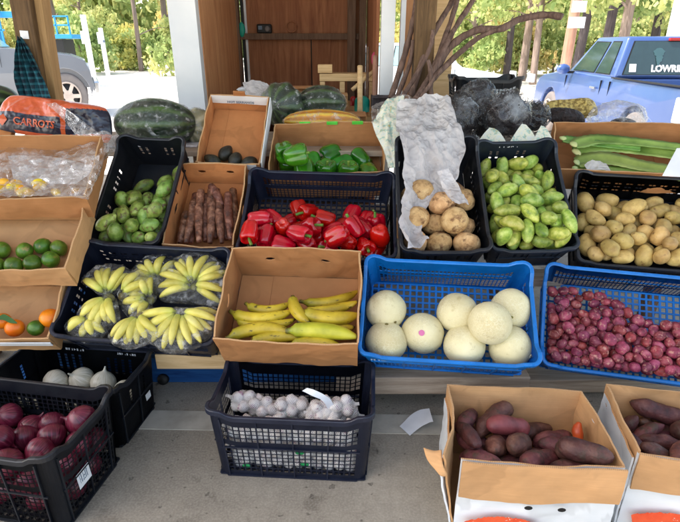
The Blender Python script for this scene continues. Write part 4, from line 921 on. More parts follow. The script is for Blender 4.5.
'yelpot': [[0,1.096,2.1121,0.5787,0.593,0.45,0.003,0.667],[1,1.2438,2.0715,0.5657,0.27,-0.695,0.665,-0.041],[2,1.3266,2.0784,0.5755,0.273,0.889,-0.334,-0.155],[3,1.4294,2.0282,0.5644,0.441,0.718,-0.184,-0.506],[4,1.5612,1.9774,0.5425,0.262,0.358,0.537,0.718],[5,1.1183,2.2341,0.6469,0.215,0.503,-0.534,-0.644],[6,1.2969,2.1697,0.6229,0.821,0.071,0.154,-0.545],[7,1.3421,2.2169,0.6564,0.802,-0.16,-0.363,0.447],[8,1.4854,2.153,0.6304,0.884,0.385,0.004,0.263],[0,1.594,2.2508,0.7114,0.057,-0.905,0.335,0.254],[1,1.1684,2.0857,0.5639,0.561,0.184,0.104,-0.801],[2,1.2031,2.0072,0.5674,0.032,0.303,0.854,-0.421],[3,1.3007,2.0144,0.5633,0.126,-0.721,0.05,0.679],[4,1.4631,2.0858,0.6013,0.434,-0.468,-0.644,0.421],[5,1.4921,1.9523,0.5719,0.327,-0.233,-0.563,-0.722],[6,1.1458,2.3462,0.7065,0.151,0.889,-0.187,-0.391],[7,1.2338,2.1909,0.6313,0.094,0.675,0.484,0.549],[8,1.3776,2.2521,0.7069,0.687,-0.464,0.295,-0.475],[0,1.4491,2.2809,0.7121,0.262,0.026,0.784,-0.562],[1,1.5892,2.1657,0.6549,0.442,-0.836,-0.253,-0.206],[2,1.1018,2.0308,0.5673,0.927,0.093,0.352,0.094],[3,1.2086,2.0463,0.6245,0.602,0.238,0.488,0.586],[4,1.2842,2.056,0.632,0.203,0.354,-0.911,-0.053],[5,1.4083,1.9604,0.5878,0.042,0.941,-0.003,0.337],[6,1.5007,2.0273,0.5637,0.687,-0.276,-0.418,0.526],[7,1.1966,2.2918,0.6933,0.225,-0.338,0.537,0.739],[8,1.1723,2.2075,0.6312,0.28,0.497,0.501,0.65],[0,1.3481,2.1197,0.6294,0.612,-0.611,0.139,0.482],[1,1.534,2.1087,0.6318,0.556,-0.376,-0.686,-0.282],[2,1.5881,2.0601,0.5944,0.895,0.125,0.079,-0.422],[3,1.1358,2.0903,0.6396,0.315,0.011,-0.643,-0.697],[4,1.264,2.1182,0.6316,0.731,0.561,-0.306,0.241],[5,1.4196,2.1133,0.6529,0.603,0.145,0.476,-0.623],[6,1.3806,1.992,0.6347,0.23,0.891,0.391,-0.005],[7,1.5344,2.0327,0.6142,0.219,-0.784,0.573,0.098],[8,1.1332,2.1656,0.6205,0.326,-0.375,-0.426,-0.756],[0,1.2729,2.248,0.6735,0.151,-0.862,0.46,0.153],[1,1.3715,2.1658,0.6883,0.307,-0.196,0.338,-0.868],[2,1.4359,2.1872,0.6464,0.311,-0.85,-0.416,-0.082],[3,1.5988,2.0788,0.6594,0.74,-0.082,0.025,-0.668],[4,1.1437,2.182,0.6821,0.25,0.39,0.407,0.787],[5,1.202,2.1261,0.6553,0.438,-0.607,0.377,-0.546],[6,1.3658,2.0138,0.5758,0.265,-0.592,0.423,0.633],[7,1.4456,2.0291,0.636,0.266,-0.076,-0.406,0.871],[8,1.5921,1.9956,0.5931,0.229,-0.862,0.12,-0.435],[0,1.1337,2.277,0.7296,0.407,-0.473,-0.781,-0.012],[1,1.1933,2.2195,0.7124,0.207,-0.884,-0.31,0.283],[2,1.3284,2.2931,0.697,0.214,-0.158,0.956,-0.125],[3,1.5268,2.2261,0.6844,0.499,0.075,-0.291,0.813],[4,1.4811,2.1627,0.6908,0.038,0.961,0.225,-0.153],[5,1.145,2.0131,0.6067,0.678,0.167,0.074,0.713],[6,1.3369,1.9601,0.5888,0.241,-0.614,-0.139,0.738],[7,1.3738,2.0555,0.6423,0.387,0.486,0.49,-0.612],[8,1.5004,1.9787,0.6279,0.407,0.234,0.39,0.792],[0,1.582,1.9803,0.6582,0.352,0.825,-0.421,-0.132],[1,1.2583,2.322,0.7228,0.421,0.199,0.621,0.631],[2,1.2659,2.1652,0.6842,0.03,-0.018,-0.186,0.982],[3,1.3226,2.2076,0.7239,0.24,0.02,0.887,-0.394],[4,1.4488,2.2143,0.705,0.773,0.622,-0.038,0.117],[5,1.5212,2.0558,0.6798,0.015,0.297,-0.259,-0.919]],
'mango': [[0,0.7455,2.0558,0.6249,0.735,-0.36,-0.533,0.213],[1,0.8036,2.0401,0.6122,0.29,-0.219,0.722,-0.589],[2,0.9135,2.0415,0.6122,0.003,0.04,0.037,-0.998],[3,0.7131,2.1499,0.6815,0.406,0.043,-0.428,0.806],[4,0.8001,2.1031,0.6539,0.972,0.132,0.111,-0.157],[0,0.9371,2.1619,0.6939,0.376,-0.567,0.718,-0.147],[1,0.716,2.2072,0.7141,0.017,0.094,0.992,-0.084],[2,0.8315,2.2434,0.7388,0.402,0.221,0.206,0.864],[3,0.8923,2.2567,0.7512,0.386,0.887,-0.113,-0.225],[4,0.6993,2.327,0.7914,0.503,-0.76,0.412,-0.012],[0,0.8118,2.3859,0.8322,0.808,0.551,0.05,0.2],[1,0.9293,2.2968,0.7746,0.464,-0.157,-0.46,0.741],[2,0.7324,2.0089,0.6581,0.48,0.091,0.403,-0.774],[3,0.7988,2.0452,0.671,0.538,0.058,0.496,-0.68],[4,0.9305,2.0707,0.6639,0.238,-0.366,0.804,-0.403],[0,0.7758,2.1482,0.7082,0.464,-0.359,0.644,-0.491],[1,0.8387,2.1241,0.6925,0.457,0.077,0.032,0.886],[2,0.8909,2.1114,0.6553,0.558,-0.382,0.689,-0.26],[3,0.6884,2.237,0.7584,0.012,-0.324,0.694,-0.642],[4,0.8731,2.1747,0.7134,0.638,-0.702,-0.122,-0.292],[0,0.932,2.2063,0.7677,0.129,0.869,0.095,0.468],[1,0.6903,2.274,0.8095,0.319,0.049,-0.665,0.674],[2,0.7338,2.394,0.8312,0.23,-0.798,-0.556,-0.024],[3,0.8424,2.311,0.7843,0.139,-0.787,-0.59,-0.114],[4,0.6788,2.0509,0.6453,0.15,0.593,0.713,-0.343],[0,0.8478,2.0081,0.6391,0.965,-0.187,0.057,0.172],[1,0.9363,2.0078,0.6562,0.178,0.466,-0.052,-0.865],[2,0.676,2.1082,0.6743,0.714,-0.215,0.645,0.165],[3,0.8091,2.0984,0.7349,0.603,-0.167,0.395,-0.673],[4,0.9044,2.1133,0.7214,0.416,-0.676,-0.599,-0.108],[0,0.7016,2.1606,0.7477,0.563,-0.782,-0.136,-0.231],[1,0.7731,2.233,0.732,0.376,-0.044,-0.612,0.694],[2,0.8821,2.2732,0.8095,0.168,0.943,0.239,0.162],[3,0.6901,2.4166,0.857,0.793,-0.248,-0.553,-0.062],[4,0.7662,2.3251,0.7906,0.293,-0.223,-0.842,0.395],[0,0.8842,2.3694,0.8285,0.892,0.238,0.168,0.344],[1,0.7768,1.9917,0.6885,0.697,0.109,0.547,-0.45],[2,0.8292,1.9945,0.6969,0.615,-0.294,-0.451,0.576],[3,0.8934,1.9721,0.6855,0.254,-0.078,0.121,0.956],[4,0.6992,2.0625,0.7029,0.219,0.038,-0.906,-0.36],[0,0.8184,2.0884,0.7941,0.568,0.818,0.094,-0.015],[1,0.8604,2.0702,0.7253,0.273,-0.663,-0.625,-0.309],[2,0.6871,2.2063,0.8131,0.639,-0.648,-0.357,0.209],[3,0.833,2.1722,0.7571,0.331,0.874,-0.347,-0.079],[4,0.9174,2.1502,0.7869,0.921,-0.328,-0.086,-0.189],[0,0.7338,2.3019,0.839,0.267,0.42,0.678,0.54],[1,0.7555,2.3569,0.869,0.573,-0.412,0.65,0.282],[2,0.866,2.4269,0.8556,0.254,0.951,0.027,-0.173],[3,0.675,1.9797,0.6715,0.603,0.047,0.753,0.258],[4,0.8562,1.9929,0.746,0.65,0.331,-0.42,-0.54],[0,0.9101,2.0367,0.7149,0.068,-0.431,0.887,-0.15],[1,0.7335,2.1023,0.734,0.248,0.398,0.883,0.006],[2,0.7942,2.2103,0.8266,0.508,-0.274,-0.816,0.01],[3,0.9361,2.0817,0.7622,0.348,0.844,0.404,-0.057],[4,0.6745,2.1125,0.7699,0.144,0.751,-0.21,-0.609],[0,0.7901,2.255,0.7865,0.901,-0.379,0.066,-0.198],[1,0.9391,2.2622,0.8322,0.377,0.479,0.075,-0.789],[2,0.7791,2.4201,0.8683,0.872,-0.23,0.275,0.334],[3,0.8105,2.3136,0.8345,0.405,0.109,0.037,-0.907],[4,0.9337,2.3355,0.8267,0.382,0.381,-0.825,0.17],[0,0.7115,2.0005,0.7231,0.107,0.288,0.827,0.472],[1,0.7934,2.0334,0.755,0.803,0.35,0.124,-0.465],[2,0.9424,1.9902,0.7334,0.801,-0.127,0.521,-0.266],[3,0.7729,2.1473,0.7691,0.592,0.311,-0.348,-0.657],[4,0.7259,2.1634,0.8174,0.181,0.068,0.494,-0.848],[0,0.8678,2.2009,0.8007,0.163,-0.447,0.489,-0.731],[1,0.7448,2.2134,0.7905,0.071,-0.673,0.2,0.709],[2,0.8345,2.2456,0.8413,0.739,0.633,-0.151,-0.177],[3,0.8899,2.3874,0.8904,0.016,0.296,-0.375,-0.878],[4,0.679,2.2457,0.8604,0.137,0.863,0.462,0.15],[0,0.8272,2.3594,0.8888,0.062,-0.406,-0.837,0.363],[1,0.9381,2.411,0.8545,0.694,-0.327,-0.189,0.614],[2,0.7002,2.0513,0.7607,0.105,-0.041,0.346,0.931],[3,0.8157,2.1472,0.8118,0.867,-0.437,0.214,0.107]],
'guava': [[0,-0.9026,2.1678,0.6627,0.46,-0.887,-0.021,0.042],[1,-0.8712,2.0753,0.6265,0.08,-0.884,0.391,-0.244],[2,-0.9397,2.2377,0.697,0.435,0.499,0.424,0.618],[3,-0.8331,2.2917,0.7365,0.594,-0.454,0.565,-0.35],[4,-0.9035,2.1933,0.7279,0.304,0.704,0.48,0.425],[0,-0.9007,2.0928,0.6781,0.137,0.769,-0.614,-0.117],[1,-1.0023,2.2205,0.689,0.447,0.119,0.203,0.863],[2,-0.7825,2.2609,0.7555,0.441,0.538,-0.074,-0.714],[3,-1.0097,2.1045,0.6281,0.716,-0.551,-0.329,0.274],[4,-0.8165,2.1425,0.6532,0.057,0.556,0.742,0.371],[0,-0.8976,2.2966,0.7324,0.571,0.403,-0.151,-0.699],[1,-0.793,2.2055,0.6909,0.43,0.525,0.429,0.596],[2,-0.938,2.1131,0.6316,0.226,0.84,-0.266,-0.415],[3,-0.8555,2.1456,0.7048,0.265,0.525,-0.144,-0.796],[4,-0.9753,2.3246,0.7419,0.261,0.181,0.522,0.791],[0,-0.8571,2.2294,0.701,0.518,0.831,-0.149,0.136],[1,-1.0121,2.156,0.6714,0.714,0.182,0.642,0.212],[2,-0.8407,2.4084,0.7922,0.78,-0.248,-0.368,0.441],[3,-0.7727,2.4355,0.8277,0.371,-0.75,-0.471,-0.279],[4,-0.8072,2.1895,0.7466,0.198,-0.346,-0.765,0.507],[0,-0.9601,2.1642,0.7094,0.588,0.273,-0.174,0.741],[1,-0.8018,2.1139,0.7396,0.4,0.063,0.908,-0.111],[2,-0.9412,2.3863,0.7753,0.289,0.168,0.059,-0.941],[3,-0.9967,2.2633,0.7393,0.401,0.583,0.6,-0.374],[4,-1.007,2.0887,0.6954,0.493,0.804,-0.039,0.33],[0,-0.8035,2.065,0.6269,0.488,0.67,0.558,0.026],[1,-0.934,2.2482,0.7568,0.627,0.081,0.131,-0.763],[2,-0.7829,2.2326,0.8076,0.845,0.021,-0.264,0.465],[3,-0.9637,2.0615,0.655,0.638,-0.078,0.727,0.24],[4,-0.8236,2.0846,0.6815,0.128,-0.218,-0.034,0.967]],
'jica': [[0,0.3336,2.2689,0.7597,0.23,0.929,-0.284,-0.063],[1,0.5296,2.0983,0.6684,0.106,0.83,0.527,0.146],[2,0.4328,2.2921,0.7808,0.474,-0.2,-0.854,-0.08],[3,0.4545,2.1998,0.7192,0.73,0.404,-0.233,-0.5],[0,0.4214,2.0187,0.6262,0.041,0.915,0.361,0.176],[1,0.4803,2.0304,0.7217,0.321,-0.252,0.728,0.551],[2,0.3205,2.0082,0.6312,0.713,-0.276,-0.637,0.096],[3,0.5318,1.9953,0.6288,0.31,0.274,-0.793,0.448],[0,0.4156,2.1067,0.6775,0.834,-0.328,0.129,0.424],[1,0.5259,2.272,0.768,0.83,0.099,0.537,-0.11],[2,0.537,2.1641,0.7743,0.309,0.308,0.091,0.895],[3,0.4387,2.1193,0.7721,0.332,-0.182,-0.068,0.923],[0,0.3296,2.1681,0.7033,0.018,0.418,0.401,-0.815],[1,0.3534,2.1758,0.8112,0.106,0.163,-0.856,0.48],[2,0.3255,2.0668,0.722,0.955,0.159,-0.048,-0.245]],
'redpep': [[0,-0.327,2.0761,0.5749,0.194,0.077,-0.198,0.958],[1,-0.2149,2.0717,0.569,0.55,0.459,-0.522,-0.463],[2,-0.0839,2.0636,0.5659,0.267,0.701,0.161,-0.641],[3,0.0415,2.0536,0.5634,0.572,-0.374,-0.387,-0.619],[4,0.1561,2.0751,0.5684,0.352,0.004,0.564,0.747],[5,-0.3528,2.2385,0.6506,0.03,0.188,0.981,-0.03],[6,-0.1205,2.1331,0.5921,0.061,0.543,0.027,0.837],[7,-0.0828,2.2225,0.6174,0.79,-0.544,0.076,0.273],[0,0.0024,2.2102,0.62,0.516,-0.545,-0.045,-0.659],[1,0.1279,2.2498,0.6421,0.632,-0.032,0.421,0.65],[2,-0.3156,2.0336,0.6487,0.362,-0.083,0.459,0.807],[3,-0.2363,2.006,0.6168,0.735,0.152,-0.595,-0.289],[4,-0.143,2.0177,0.6232,0.739,-0.377,-0.51,-0.226],[5,0.021,2.0287,0.6341,0.784,-0.412,-0.465,0.01],[6,0.1058,2.017,0.6109,0.648,0.681,-0.122,0.319],[7,-0.2543,2.2451,0.6273,0.819,-0.318,0.461,-0.121],[0,-0.1831,2.2019,0.6148,0.309,-0.619,0.17,-0.702],[1,-0.0673,2.1814,0.6747,0.142,0.607,-0.125,-0.772],[2,0.0553,2.276,0.6653,0.229,0.112,0.539,0.803],[3,0.1676,2.1835,0.6464,0.396,0.131,-0.039,-0.908],[4,-0.3745,1.9963,0.686,0.445,0.799,0.359,-0.186],[5,-0.2401,2.0592,0.6794,0.067,-0.129,0.909,0.39],[6,-0.172,1.9878,0.6788,0.41,-0.194,0.669,-0.589],[7,-0.0422,2.0064,0.5936,0.103,0.359,0.211,-0.903],[0,0.1702,2.049,0.6508,0.217,-0.741,0.626,0.112],[1,-0.3123,2.1632,0.6026,0.369,0.729,0.258,-0.515],[2,-0.1916,2.3033,0.6765,0.879,-0.311,-0.297,-0.207],[3,-0.0242,2.1159,0.6398,0.279,0.658,-0.601,-0.356],[4,0.056,2.1378,0.5914,0.419,-0.561,-0.373,0.609],[5,0.1029,2.138,0.6497,0.07,-0.465,0.293,0.833],[6,-0.3438,2.1026,0.7034,0.421,0.343,-0.689,-0.479],[7,-0.2242,2.1247,0.6229,0.511,0.401,0.676,0.346],[0,-0.1309,2.1043,0.6632,0.846,0.087,0.477,-0.223],[1,-0.0094,1.9733,0.6768,0.193,0.69,-0.562,-0.414],[2,0.0621,2.0758,0.6756,0.492,-0.366,0.025,0.79],[3,-0.303,2.1604,0.6801,0.7,-0.575,-0.264,0.332],[4,-0.1443,2.2321,0.6963,0.124,-0.401,-0.539,0.73]],
'greenpep': [[0,-0.2528,2.5732,0.8354,0.395,0.514,0.426,0.631],[1,-0.1453,2.5929,0.8412,0.781,-0.389,-0.315,-0.373],[2,0.0048,2.5724,0.8345,0.768,-0.457,0.397,-0.21],[3,0.1383,2.5012,0.8134,0.582,0.777,-0.086,0.223],[4,-0.2738,2.519,0.9146,0.538,0.741,-0.221,0.336],[0,-0.1725,2.4809,0.839,0.241,0.958,-0.146,0.046],[1,0.0383,2.4757,0.8172,0.44,0.094,-0.098,0.888],[2,0.1112,2.6066,0.8499,0.568,-0.06,-0.53,-0.627],[3,-0.2103,2.4229,0.9153,0.763,0.135,0.61,0.167],[4,-0.0486,2.6425,0.8766,0.109,0.727,0.285,-0.615],[0,-0.0643,2.4879,0.8191,0.362,0.049,-0.13,0.922]],
'lime': [[0,-1.6195,1.7707,0.6234,0.29,-0.648,-0.192,0.677],[1,-1.5633,1.7957,0.6318,0.736,0.283,0.494,0.366],[2,-1.4955,1.7798,0.6235,0.487,-0.292,-0.812,0.135],[3,-1.3677,1.8117,0.6326,0.217,-0.232,0.31,0.896],[0,-1.3112,1.7853,0.6214,0.174,0.791,-0.02,-0.587],[1,-1.2489,1.7888,0.6209,0.213,-0.485,0.357,-0.77],[2,-1.1865,1.8083,0.6241,0.775,0.036,0.264,-0.574],[3,-1.1243,1.8275,0.6305,0.663,-0.25,0.262,-0.655],[0,-1.6281,1.8346,0.647,0.106,-0.298,0.8,-0.51],[1,-1.5438,1.8517,0.652,0.239,0.536,0.484,-0.649],[2,-1.4809,1.8609,0.6543,0.046,0.735,-0.326,0.593],[3,-1.3922,1.8925,0.6701,0.222,0.797,-0.243,-0.506],[0,-1.3362,1.8713,0.6527,0.001,0.614,-0.198,0.764],[1,-1.2451,1.8689,0.6492,0.454,-0.831,0.158,-0.281],[2,-1.1892,1.9008,0.6582,0.891,0.087,-0.097,0.435],[3,-1.1195,1.8882,0.6534,0.397,0.034,-0.776,0.488],[0,-1.6587,1.7808,0.6698,0.282,0.341,0.892,0.089],[1,-1.5343,1.7435,0.6608,0.249,0.205,0.931,0.171],[2,-1.4304,1.7839,0.6184,0.208,-0.978,-0.014,0.015],[3,-1.4236,1.8417,0.6452,0.219,0.055,-0.66,-0.717]],
'redon': [[0,-1.2908,1.2618,0.0704,0.163,0.327,-0.931,-0.011],[1,-1.208,1.2807,0.048,0.289,-0.878,-0.247,-0.289],[2,-1.129,1.2428,0.0494,0.58,-0.791,0.012,0.193],[0,-0.9697,1.2256,0.0505,0.388,0.739,0.449,0.319],[1,-0.9008,1.195,0.0919,0.269,-0.06,-0.737,-0.617],[2,-1.3029,1.3473,0.0487,0.798,0.384,-0.056,-0.461],[0,-1.2199,1.3692,0.0508,0.772,-0.444,-0.316,0.326],[1,-1.1348,1.3495,0.0498,0.073,0.119,0.517,0.844],[2,-1.0505,1.2847,0.0486,0.89,0.247,0.228,0.307],[0,-0.8898,1.2715,0.0498,0.41,-0.658,-0.559,-0.295],[1,-1.2847,1.4328,0.0487,0.5,0.219,-0.087,0.833],[2,-1.2006,1.4564,0.0489,0.897,-0.423,-0.033,0.128],[0,-1.1116,1.4418,0.0485,0.474,0.004,0.235,0.849],[1,-0.9792,1.3657,0.0493,0.874,-0.411,-0.23,-0.124],[2,-0.8837,1.3649,0.0484,0.465,0.211,-0.104,0.854],[0,-1.3317,1.3088,0.1357,0.499,-0.424,-0.725,-0.213],[1,-1.1907,1.2455,0.1234,0.354,-0.351,0.866,0.045],[2,-1.1124,1.2293,0.1649,0.526,-0.001,0.771,0.359],[0,-1.0537,1.2215,0.1046,0.689,0.168,-0.163,0.685],[1,-0.973,1.2073,0.1378,0.168,0.355,-0.586,-0.709],[2,-1.3168,1.3966,0.1211,0.551,-0.316,-0.227,0.738],[0,-1.244,1.3167,0.1201,0.692,0.698,-0.185,-0.002],[1,-1.1056,1.2989,0.1157,0.32,-0.077,-0.111,0.938],[2,-1.0161,1.3209,0.1178,0.644,-0.347,-0.444,-0.518],[0,-0.9295,1.3217,0.1079,0.57,-0.246,0.636,-0.459],[1,-1.2595,1.4696,0.1259,0.732,0.343,0.144,-0.571],[2,-1.1645,1.4037,0.1102,0.762,0.43,0.385,-0.295],[0,-1.054,1.3904,0.0871,0.457,-0.454,0.457,0.613],[1,-0.9484,1.4133,0.1134,0.395,0.054,-0.032,-0.917],[2,-0.8622,1.4021,0.1225,0.268,-0.343,-0.449,0.78],[0,-1.3408,1.2651,0.2106,0.626,-0.319,-0.315,-0.638],[1,-1.2613,1.2526,0.1734,0.562,-0.361,-0.688,-0.283],[2,-1.1814,1.2549,0.2099,0.231,-0.419,-0.348,0.806],[0,-1.0363,1.2166,0.2001,0.308,-0.859,-0.402,0.082],[1,-0.8856,1.2486,0.1615,0.149,0.559,0.761,0.294],[2,-1.3199,1.3937,0.21,0.801,0.582,-0.128,0.054],[0,-1.1699,1.3291,0.1658,0.781,-0.086,0.342,0.515],[1,-1.0733,1.3611,0.1684,0.214,0.188,-0.518,-0.807],[2,-0.9716,1.3541,0.184,0.496,0.849,0.112,0.142],[0,-0.8715,1.3322,0.1711,0.176,0.193,0.691,0.674],[1,-1.3063,1.4793,0.2002,0.874,-0.21,0.377,0.222],[2,-1.2363,1.3926,0.1589,0.787,0.606,-0.033,0.11],[0,-1.0957,1.4413,0.1462,0.098,-0.336,-0.232,-0.907],[1,-1.013,1.4287,0.1679,0.671,-0.422,-0.587,-0.164],[2,-0.9059,1.4102,0.1952,0.693,0.386,-0.289,-0.536],[0,-1.2667,1.3277,0.2112,0.465,0.759,0.246,0.383],[1,-1.1782,1.4573,0.1801,0.225,-0.825,-0.436,-0.279],[2,-1.1062,1.2981,0.2189,0.165,-0.876,0.264,-0.369],[0,-0.9648,1.2693,0.1976,0.569,0.516,-0.538,0.347],[1,-0.8613,1.3592,0.2515,0.218,-0.522,0.821,0.084]],
'whon': [[0,-1.2245,1.6307,0.13,0.453,-0.147,-0.306,0.825],[1,-1.1291,1.6082,0.1302,0.867,0.388,-0.037,0.31],[2,-1.0308,1.5742,0.1302,0.125,0.175,0.088,-0.973],[0,-0.8808,1.5492,0.1304,0.744,-0.234,-0.032,-0.625],[1,-1.1617,1.7253,0.1307,0.567,-0.783,-0.138,-0.218],[2,-1.0651,1.7428,0.1301,0.9,0.306,-0.146,-0.275],[0,-0.9671,1.7226,0.1301,0.636,-0.069,0.186,0.745],[1,-0.85,1.6597,0.1299,0.913,0.114,0.218,-0.327]],
'sweet': [[0,0.4481,1.2029,0.1573,0.786,0.59,-0.132,-0.132],[1,0.5694,1.1603,0.1743,0.681,-0.727,0.073,0.052],[2,0.7072,1.1693,0.1737,0.06,-0.15,-0.876,0.454],[3,0.4623,1.2808,0.1679,0.549,-0.649,0.457,-0.26],[4,0.5728,1.2544,0.1806,0.952,0.269,0.043,0.142],[5,0.714,1.2591,0.1868,0.847,0.467,0.063,-0.249],[0,0.4421,1.3617,0.1699,0.921,0.059,0.034,-0.384],[1,0.5545,1.3368,0.1771,0.718,-0.151,0.082,-0.675],[2,0.7177,1.3395,0.1716,0.766,-0.62,-0.11,0.129],[3,0.4355,1.1614,0.1953,0.755,0.64,-0.133,0.053],[4,0.62,1.1929,0.2275,0.05,0.936,0.286,-0.2],[5,0.6957,1.14,0.2269,0.817,0.568,-0.09,-0.044],[0,0.4284,1.3874,0.2172,0.501,0.735,0.408,0.206],[1,0.496,1.2615,0.2182,0.366,-0.408,0.14,-0.825],[2,0.7314,1.2054,0.2216,0.287,-0.909,0.175,0.247],[3,0.422,1.2761,0.2118,0.396,0.223,0.25,0.855],[4,0.5213,1.3789,0.2246,0.302,-0.069,0.479,-0.821],[5,0.663,1.3828,0.1648,0.801,0.556,0.14,0.173],[0,0.4348,1.1958,0.2185,0.736,0.568,-0.347,-0.123],[1,0.5673,1.2544,0.2358,0.536,-0.727,-0.202,0.379],[2,0.7276,1.1704,0.2967,0.818,0.533,-0.102,-0.188],[3,0.4088,1.2768,0.2566,0.281,-0.509,-0.69,0.43],[4,0.5552,1.3318,0.2364,0.838,-0.512,0.053,0.184],[5,0.7851,1.3105,0.2197,0.562,-0.412,0.717,0.031]],
'sweetb': [[0,0.9314,1.256,0.2091,0.517,0.335,-0.529,-0.584],[1,0.9807,1.2439,0.1759,0.977,0.009,-0.013,0.212],[2,1.187,1.1371,0.1934,0.465,-0.871,0.125,0.092],[3,1.0014,1.3968,0.1705,0.246,-0.4,-0.802,0.369],[4,1.1057,1.268,0.1667,0.741,-0.59,-0.228,0.223],[5,1.1758,1.19,0.1713,0.96,0.238,0.028,-0.146],[0,0.9785,1.2119,0.223,0.588,0.743,0.166,-0.274],[1,1.0626,1.1726,0.1764,0.109,-0.017,0.977,-0.182],[2,1.2598,1.2053,0.2095,0.62,0.275,-0.64,-0.36],[3,1.0583,1.3973,0.1914,0.39,-0.037,-0.751,-0.531],[4,1.0912,1.3451,0.1667,0.719,-0.564,-0.283,0.293],[5,1.2372,1.3734,0.1645,0.053,0.019,0.586,0.809],[0,1.0349,1.2026,0.2467,0.607,0.685,0.342,0.213],[1,1.1149,1.2147,0.2304,0.521,-0.582,-0.424,0.458],[2,1.2303,1.2515,0.2337,0.703,-0.671,-0.23,0.05],[3,1.0286,1.2856,0.2227,0.041,0.109,0.97,0.212],[4,1.0867,1.4072,0.2547,0.039,-0.108,-0.961,-0.251],[5,1.2569,1.3314,0.218,0.049,-0.561,-0.684,-0.464],[0,1.0163,1.325,0.1945,0.878,0.303,-0.254,0.271],[1,1.1379,1.3021,0.2415,0.514,-0.759,0.141,-0.374],[2,1.2015,1.3216,0.2192,0.082,0.714,-0.066,-0.692],[3,0.9681,1.3716,0.2028,0.549,-0.621,-0.315,-0.463]],
'melon': [[0,0.2768,1.6713,0.3666,0.716,0.17,0.554,-0.389],[1,0.2081,1.7934,0.4553,0.293,0.023,-0.94,-0.171],[2,0.1755,1.626,0.4879,0.218,-0.296,0.488,0.791],[3,0.4414,1.6457,0.374,0.429,-0.435,0.564,-0.555],[0,0.5436,1.7496,0.4534,0.159,0.251,0.954,0.04],[1,0.5997,1.6031,0.3988,0.904,0.019,0.412,0.109],[2,0.3466,1.6066,0.5033,0.123,0.277,-0.899,-0.317]],
'avo': [[0,-0.6235,2.4841,0.8758,0.087,-0.272,-0.656,-0.698],[1,-0.5148,2.4903,0.8759,0.307,-0.48,0.81,0.138],[2,-0.4476,2.4792,0.8645,0.182,0.13,0.296,-0.929],[0,-0.5637,2.5268,0.9068,0.85,-0.016,-0.341,0.402]]}
ORD = ['first', 'second', 'third', 'fourth', 'fifth', 'sixth', 'seventh', 'eighth', 'ninth', 'tenth', 'eleventh', 'twelfth', 'thirteenth', 'fourteenth', 'fifteenth', 'sixteenth', 'seventeenth', 'eighteenth', 'nineteenth', 'twentieth']
def screen(p):
    d = Vector(p)-CAM; zc = d.y*math.cos(CP)-d.z*math.sin(CP); up = d.y*math.sin(CP)+d.z*math.cos(CP)
    return 340+CF*d.x/zc, 261-CF*up/zc
def heap(key, name, cat, mat, label, group, parts=None, altmat=None, rowlabels=None, keep=None):
    meshes = [f() for f in SHAPES[key]]
    pm = [parts(i) for i in range(len(meshes))] if parts else None
    objs = []
    for i, row in enumerate(BAKE[key]):
        if keep and not keep(i, row): continue
        vi = row[0]; loc = Vector(row[1:4]); q = row[4:8]
        from mathutils import Quaternion
        Mx = Matrix.Translation(loc) @ Quaternion(q).to_matrix().to_4x4()
        mt = M[mat]
        if altmat and i in altmat: mt = M[altmat[i]]
        if pm:
            e = empty(name, Mx); 
            body = link(meshes[vi].name.split('.')[0], meshes[vi], mt, e)
            link(pm[vi][0], pm[vi][1], M[pm[vi][2]], e); o = e
        else:
            me = meshes[vi]
            if altmat and i in altmat: me = me.copy(); me.materials.clear()
            o = link(name, me, mt, None); o.matrix_world = Mx
        tag(o, label, cat, group); objs.append(o)
    if rowlabels:
        if key == 'redon':
            zt_ = max(o.matrix_world.translation.z for o in objs)-.075
            for o in objs:
                if o.matrix_world.translation.z < zt_: o['label'] = 'red onion low in the nearest crate, showing only through its mesh wall'
            objs = [o for o in objs if o.matrix_world.translation.z >= zt_]
        pts = sorted([(screen(o.matrix_world.translation), o) for o in objs], key=lambda t: -t[0][1])
        what, where, nrows = rowlabels
        n = len(pts); ys = [p[0][1] for p in pts]
        lo, hi = min(ys), max(ys); rows = [[] for _ in range(nrows)]
        for (x, y), o in pts:
            k = min(nrows-1, int((hi-y)/(hi-lo+1e-6)*nrows)); rows[k].append((x, o))
        nm = {1: [''], 2: ['front', 'back'], 3: ['front', 'middle', 'back'], 4: ['front', 'second', 'third', 'back']}[nrows]
        for k, rw in enumerate(rows):
            rw.sort(key=lambda t: t[0])
            for j, (x, o) in enumerate(rw):
                pos = 'only one' if len(rw) == 1 else 'leftmost' if j == 0 else 'rightmost' if j == len(rw)-1 else ORD[j]+' from left'
                o['label'] = f'{what}, {pos} in the {nm[k]} row {where}'.replace('  ', ' ')
    return objs
def crown(i):
    return ('calyx', blob('calyx', lambda d: Vector((.042+d.x*.004, d.y*.006, d.z*.006)), 1), 'bananatip')
heap('redpot', 'red_potato', 'potato', 'redpot', 'small red potato in the heap filling the right-hand blue crate', 'small red potatoes heaped in the blue crate', keep=lambda i, row: (lambda x, y: y > 288+max(0, min(62, x-588))*.56)(*screen(row[1:4])))
heap('yelpot', 'yellow_potato', 'potato', 'yelpot', 'yellow potato in the heap filling the black crate below the aloe', 'yellow potatoes heaped in the black crate')
heap('mango', 'green_oval_fruit', 'fruit', 'mango', 'yellow-green speckled oval fruit heaped in the dark slate crate', 'yellow-green oval fruit heaped in the slate crate')
heap('guava', 'green_pear_fruit', 'fruit', 'guava', 'dusty green pear-shaped fruit heaped in the narrow black crate at the left', 'dusty green fruit heaped in the narrow black crate')
heap('jica', 'brown_root', 'root vegetable', 'jica', 'brown round root vegetable', 'brown round roots in the paper-lined crate', rowlabels=('rough brown round root', 'of the paper-lined crate', 3))
def pstem(base, r, h):
    return lambda i: ('stem', m_pepper_stem(base+i, h), 'stem')
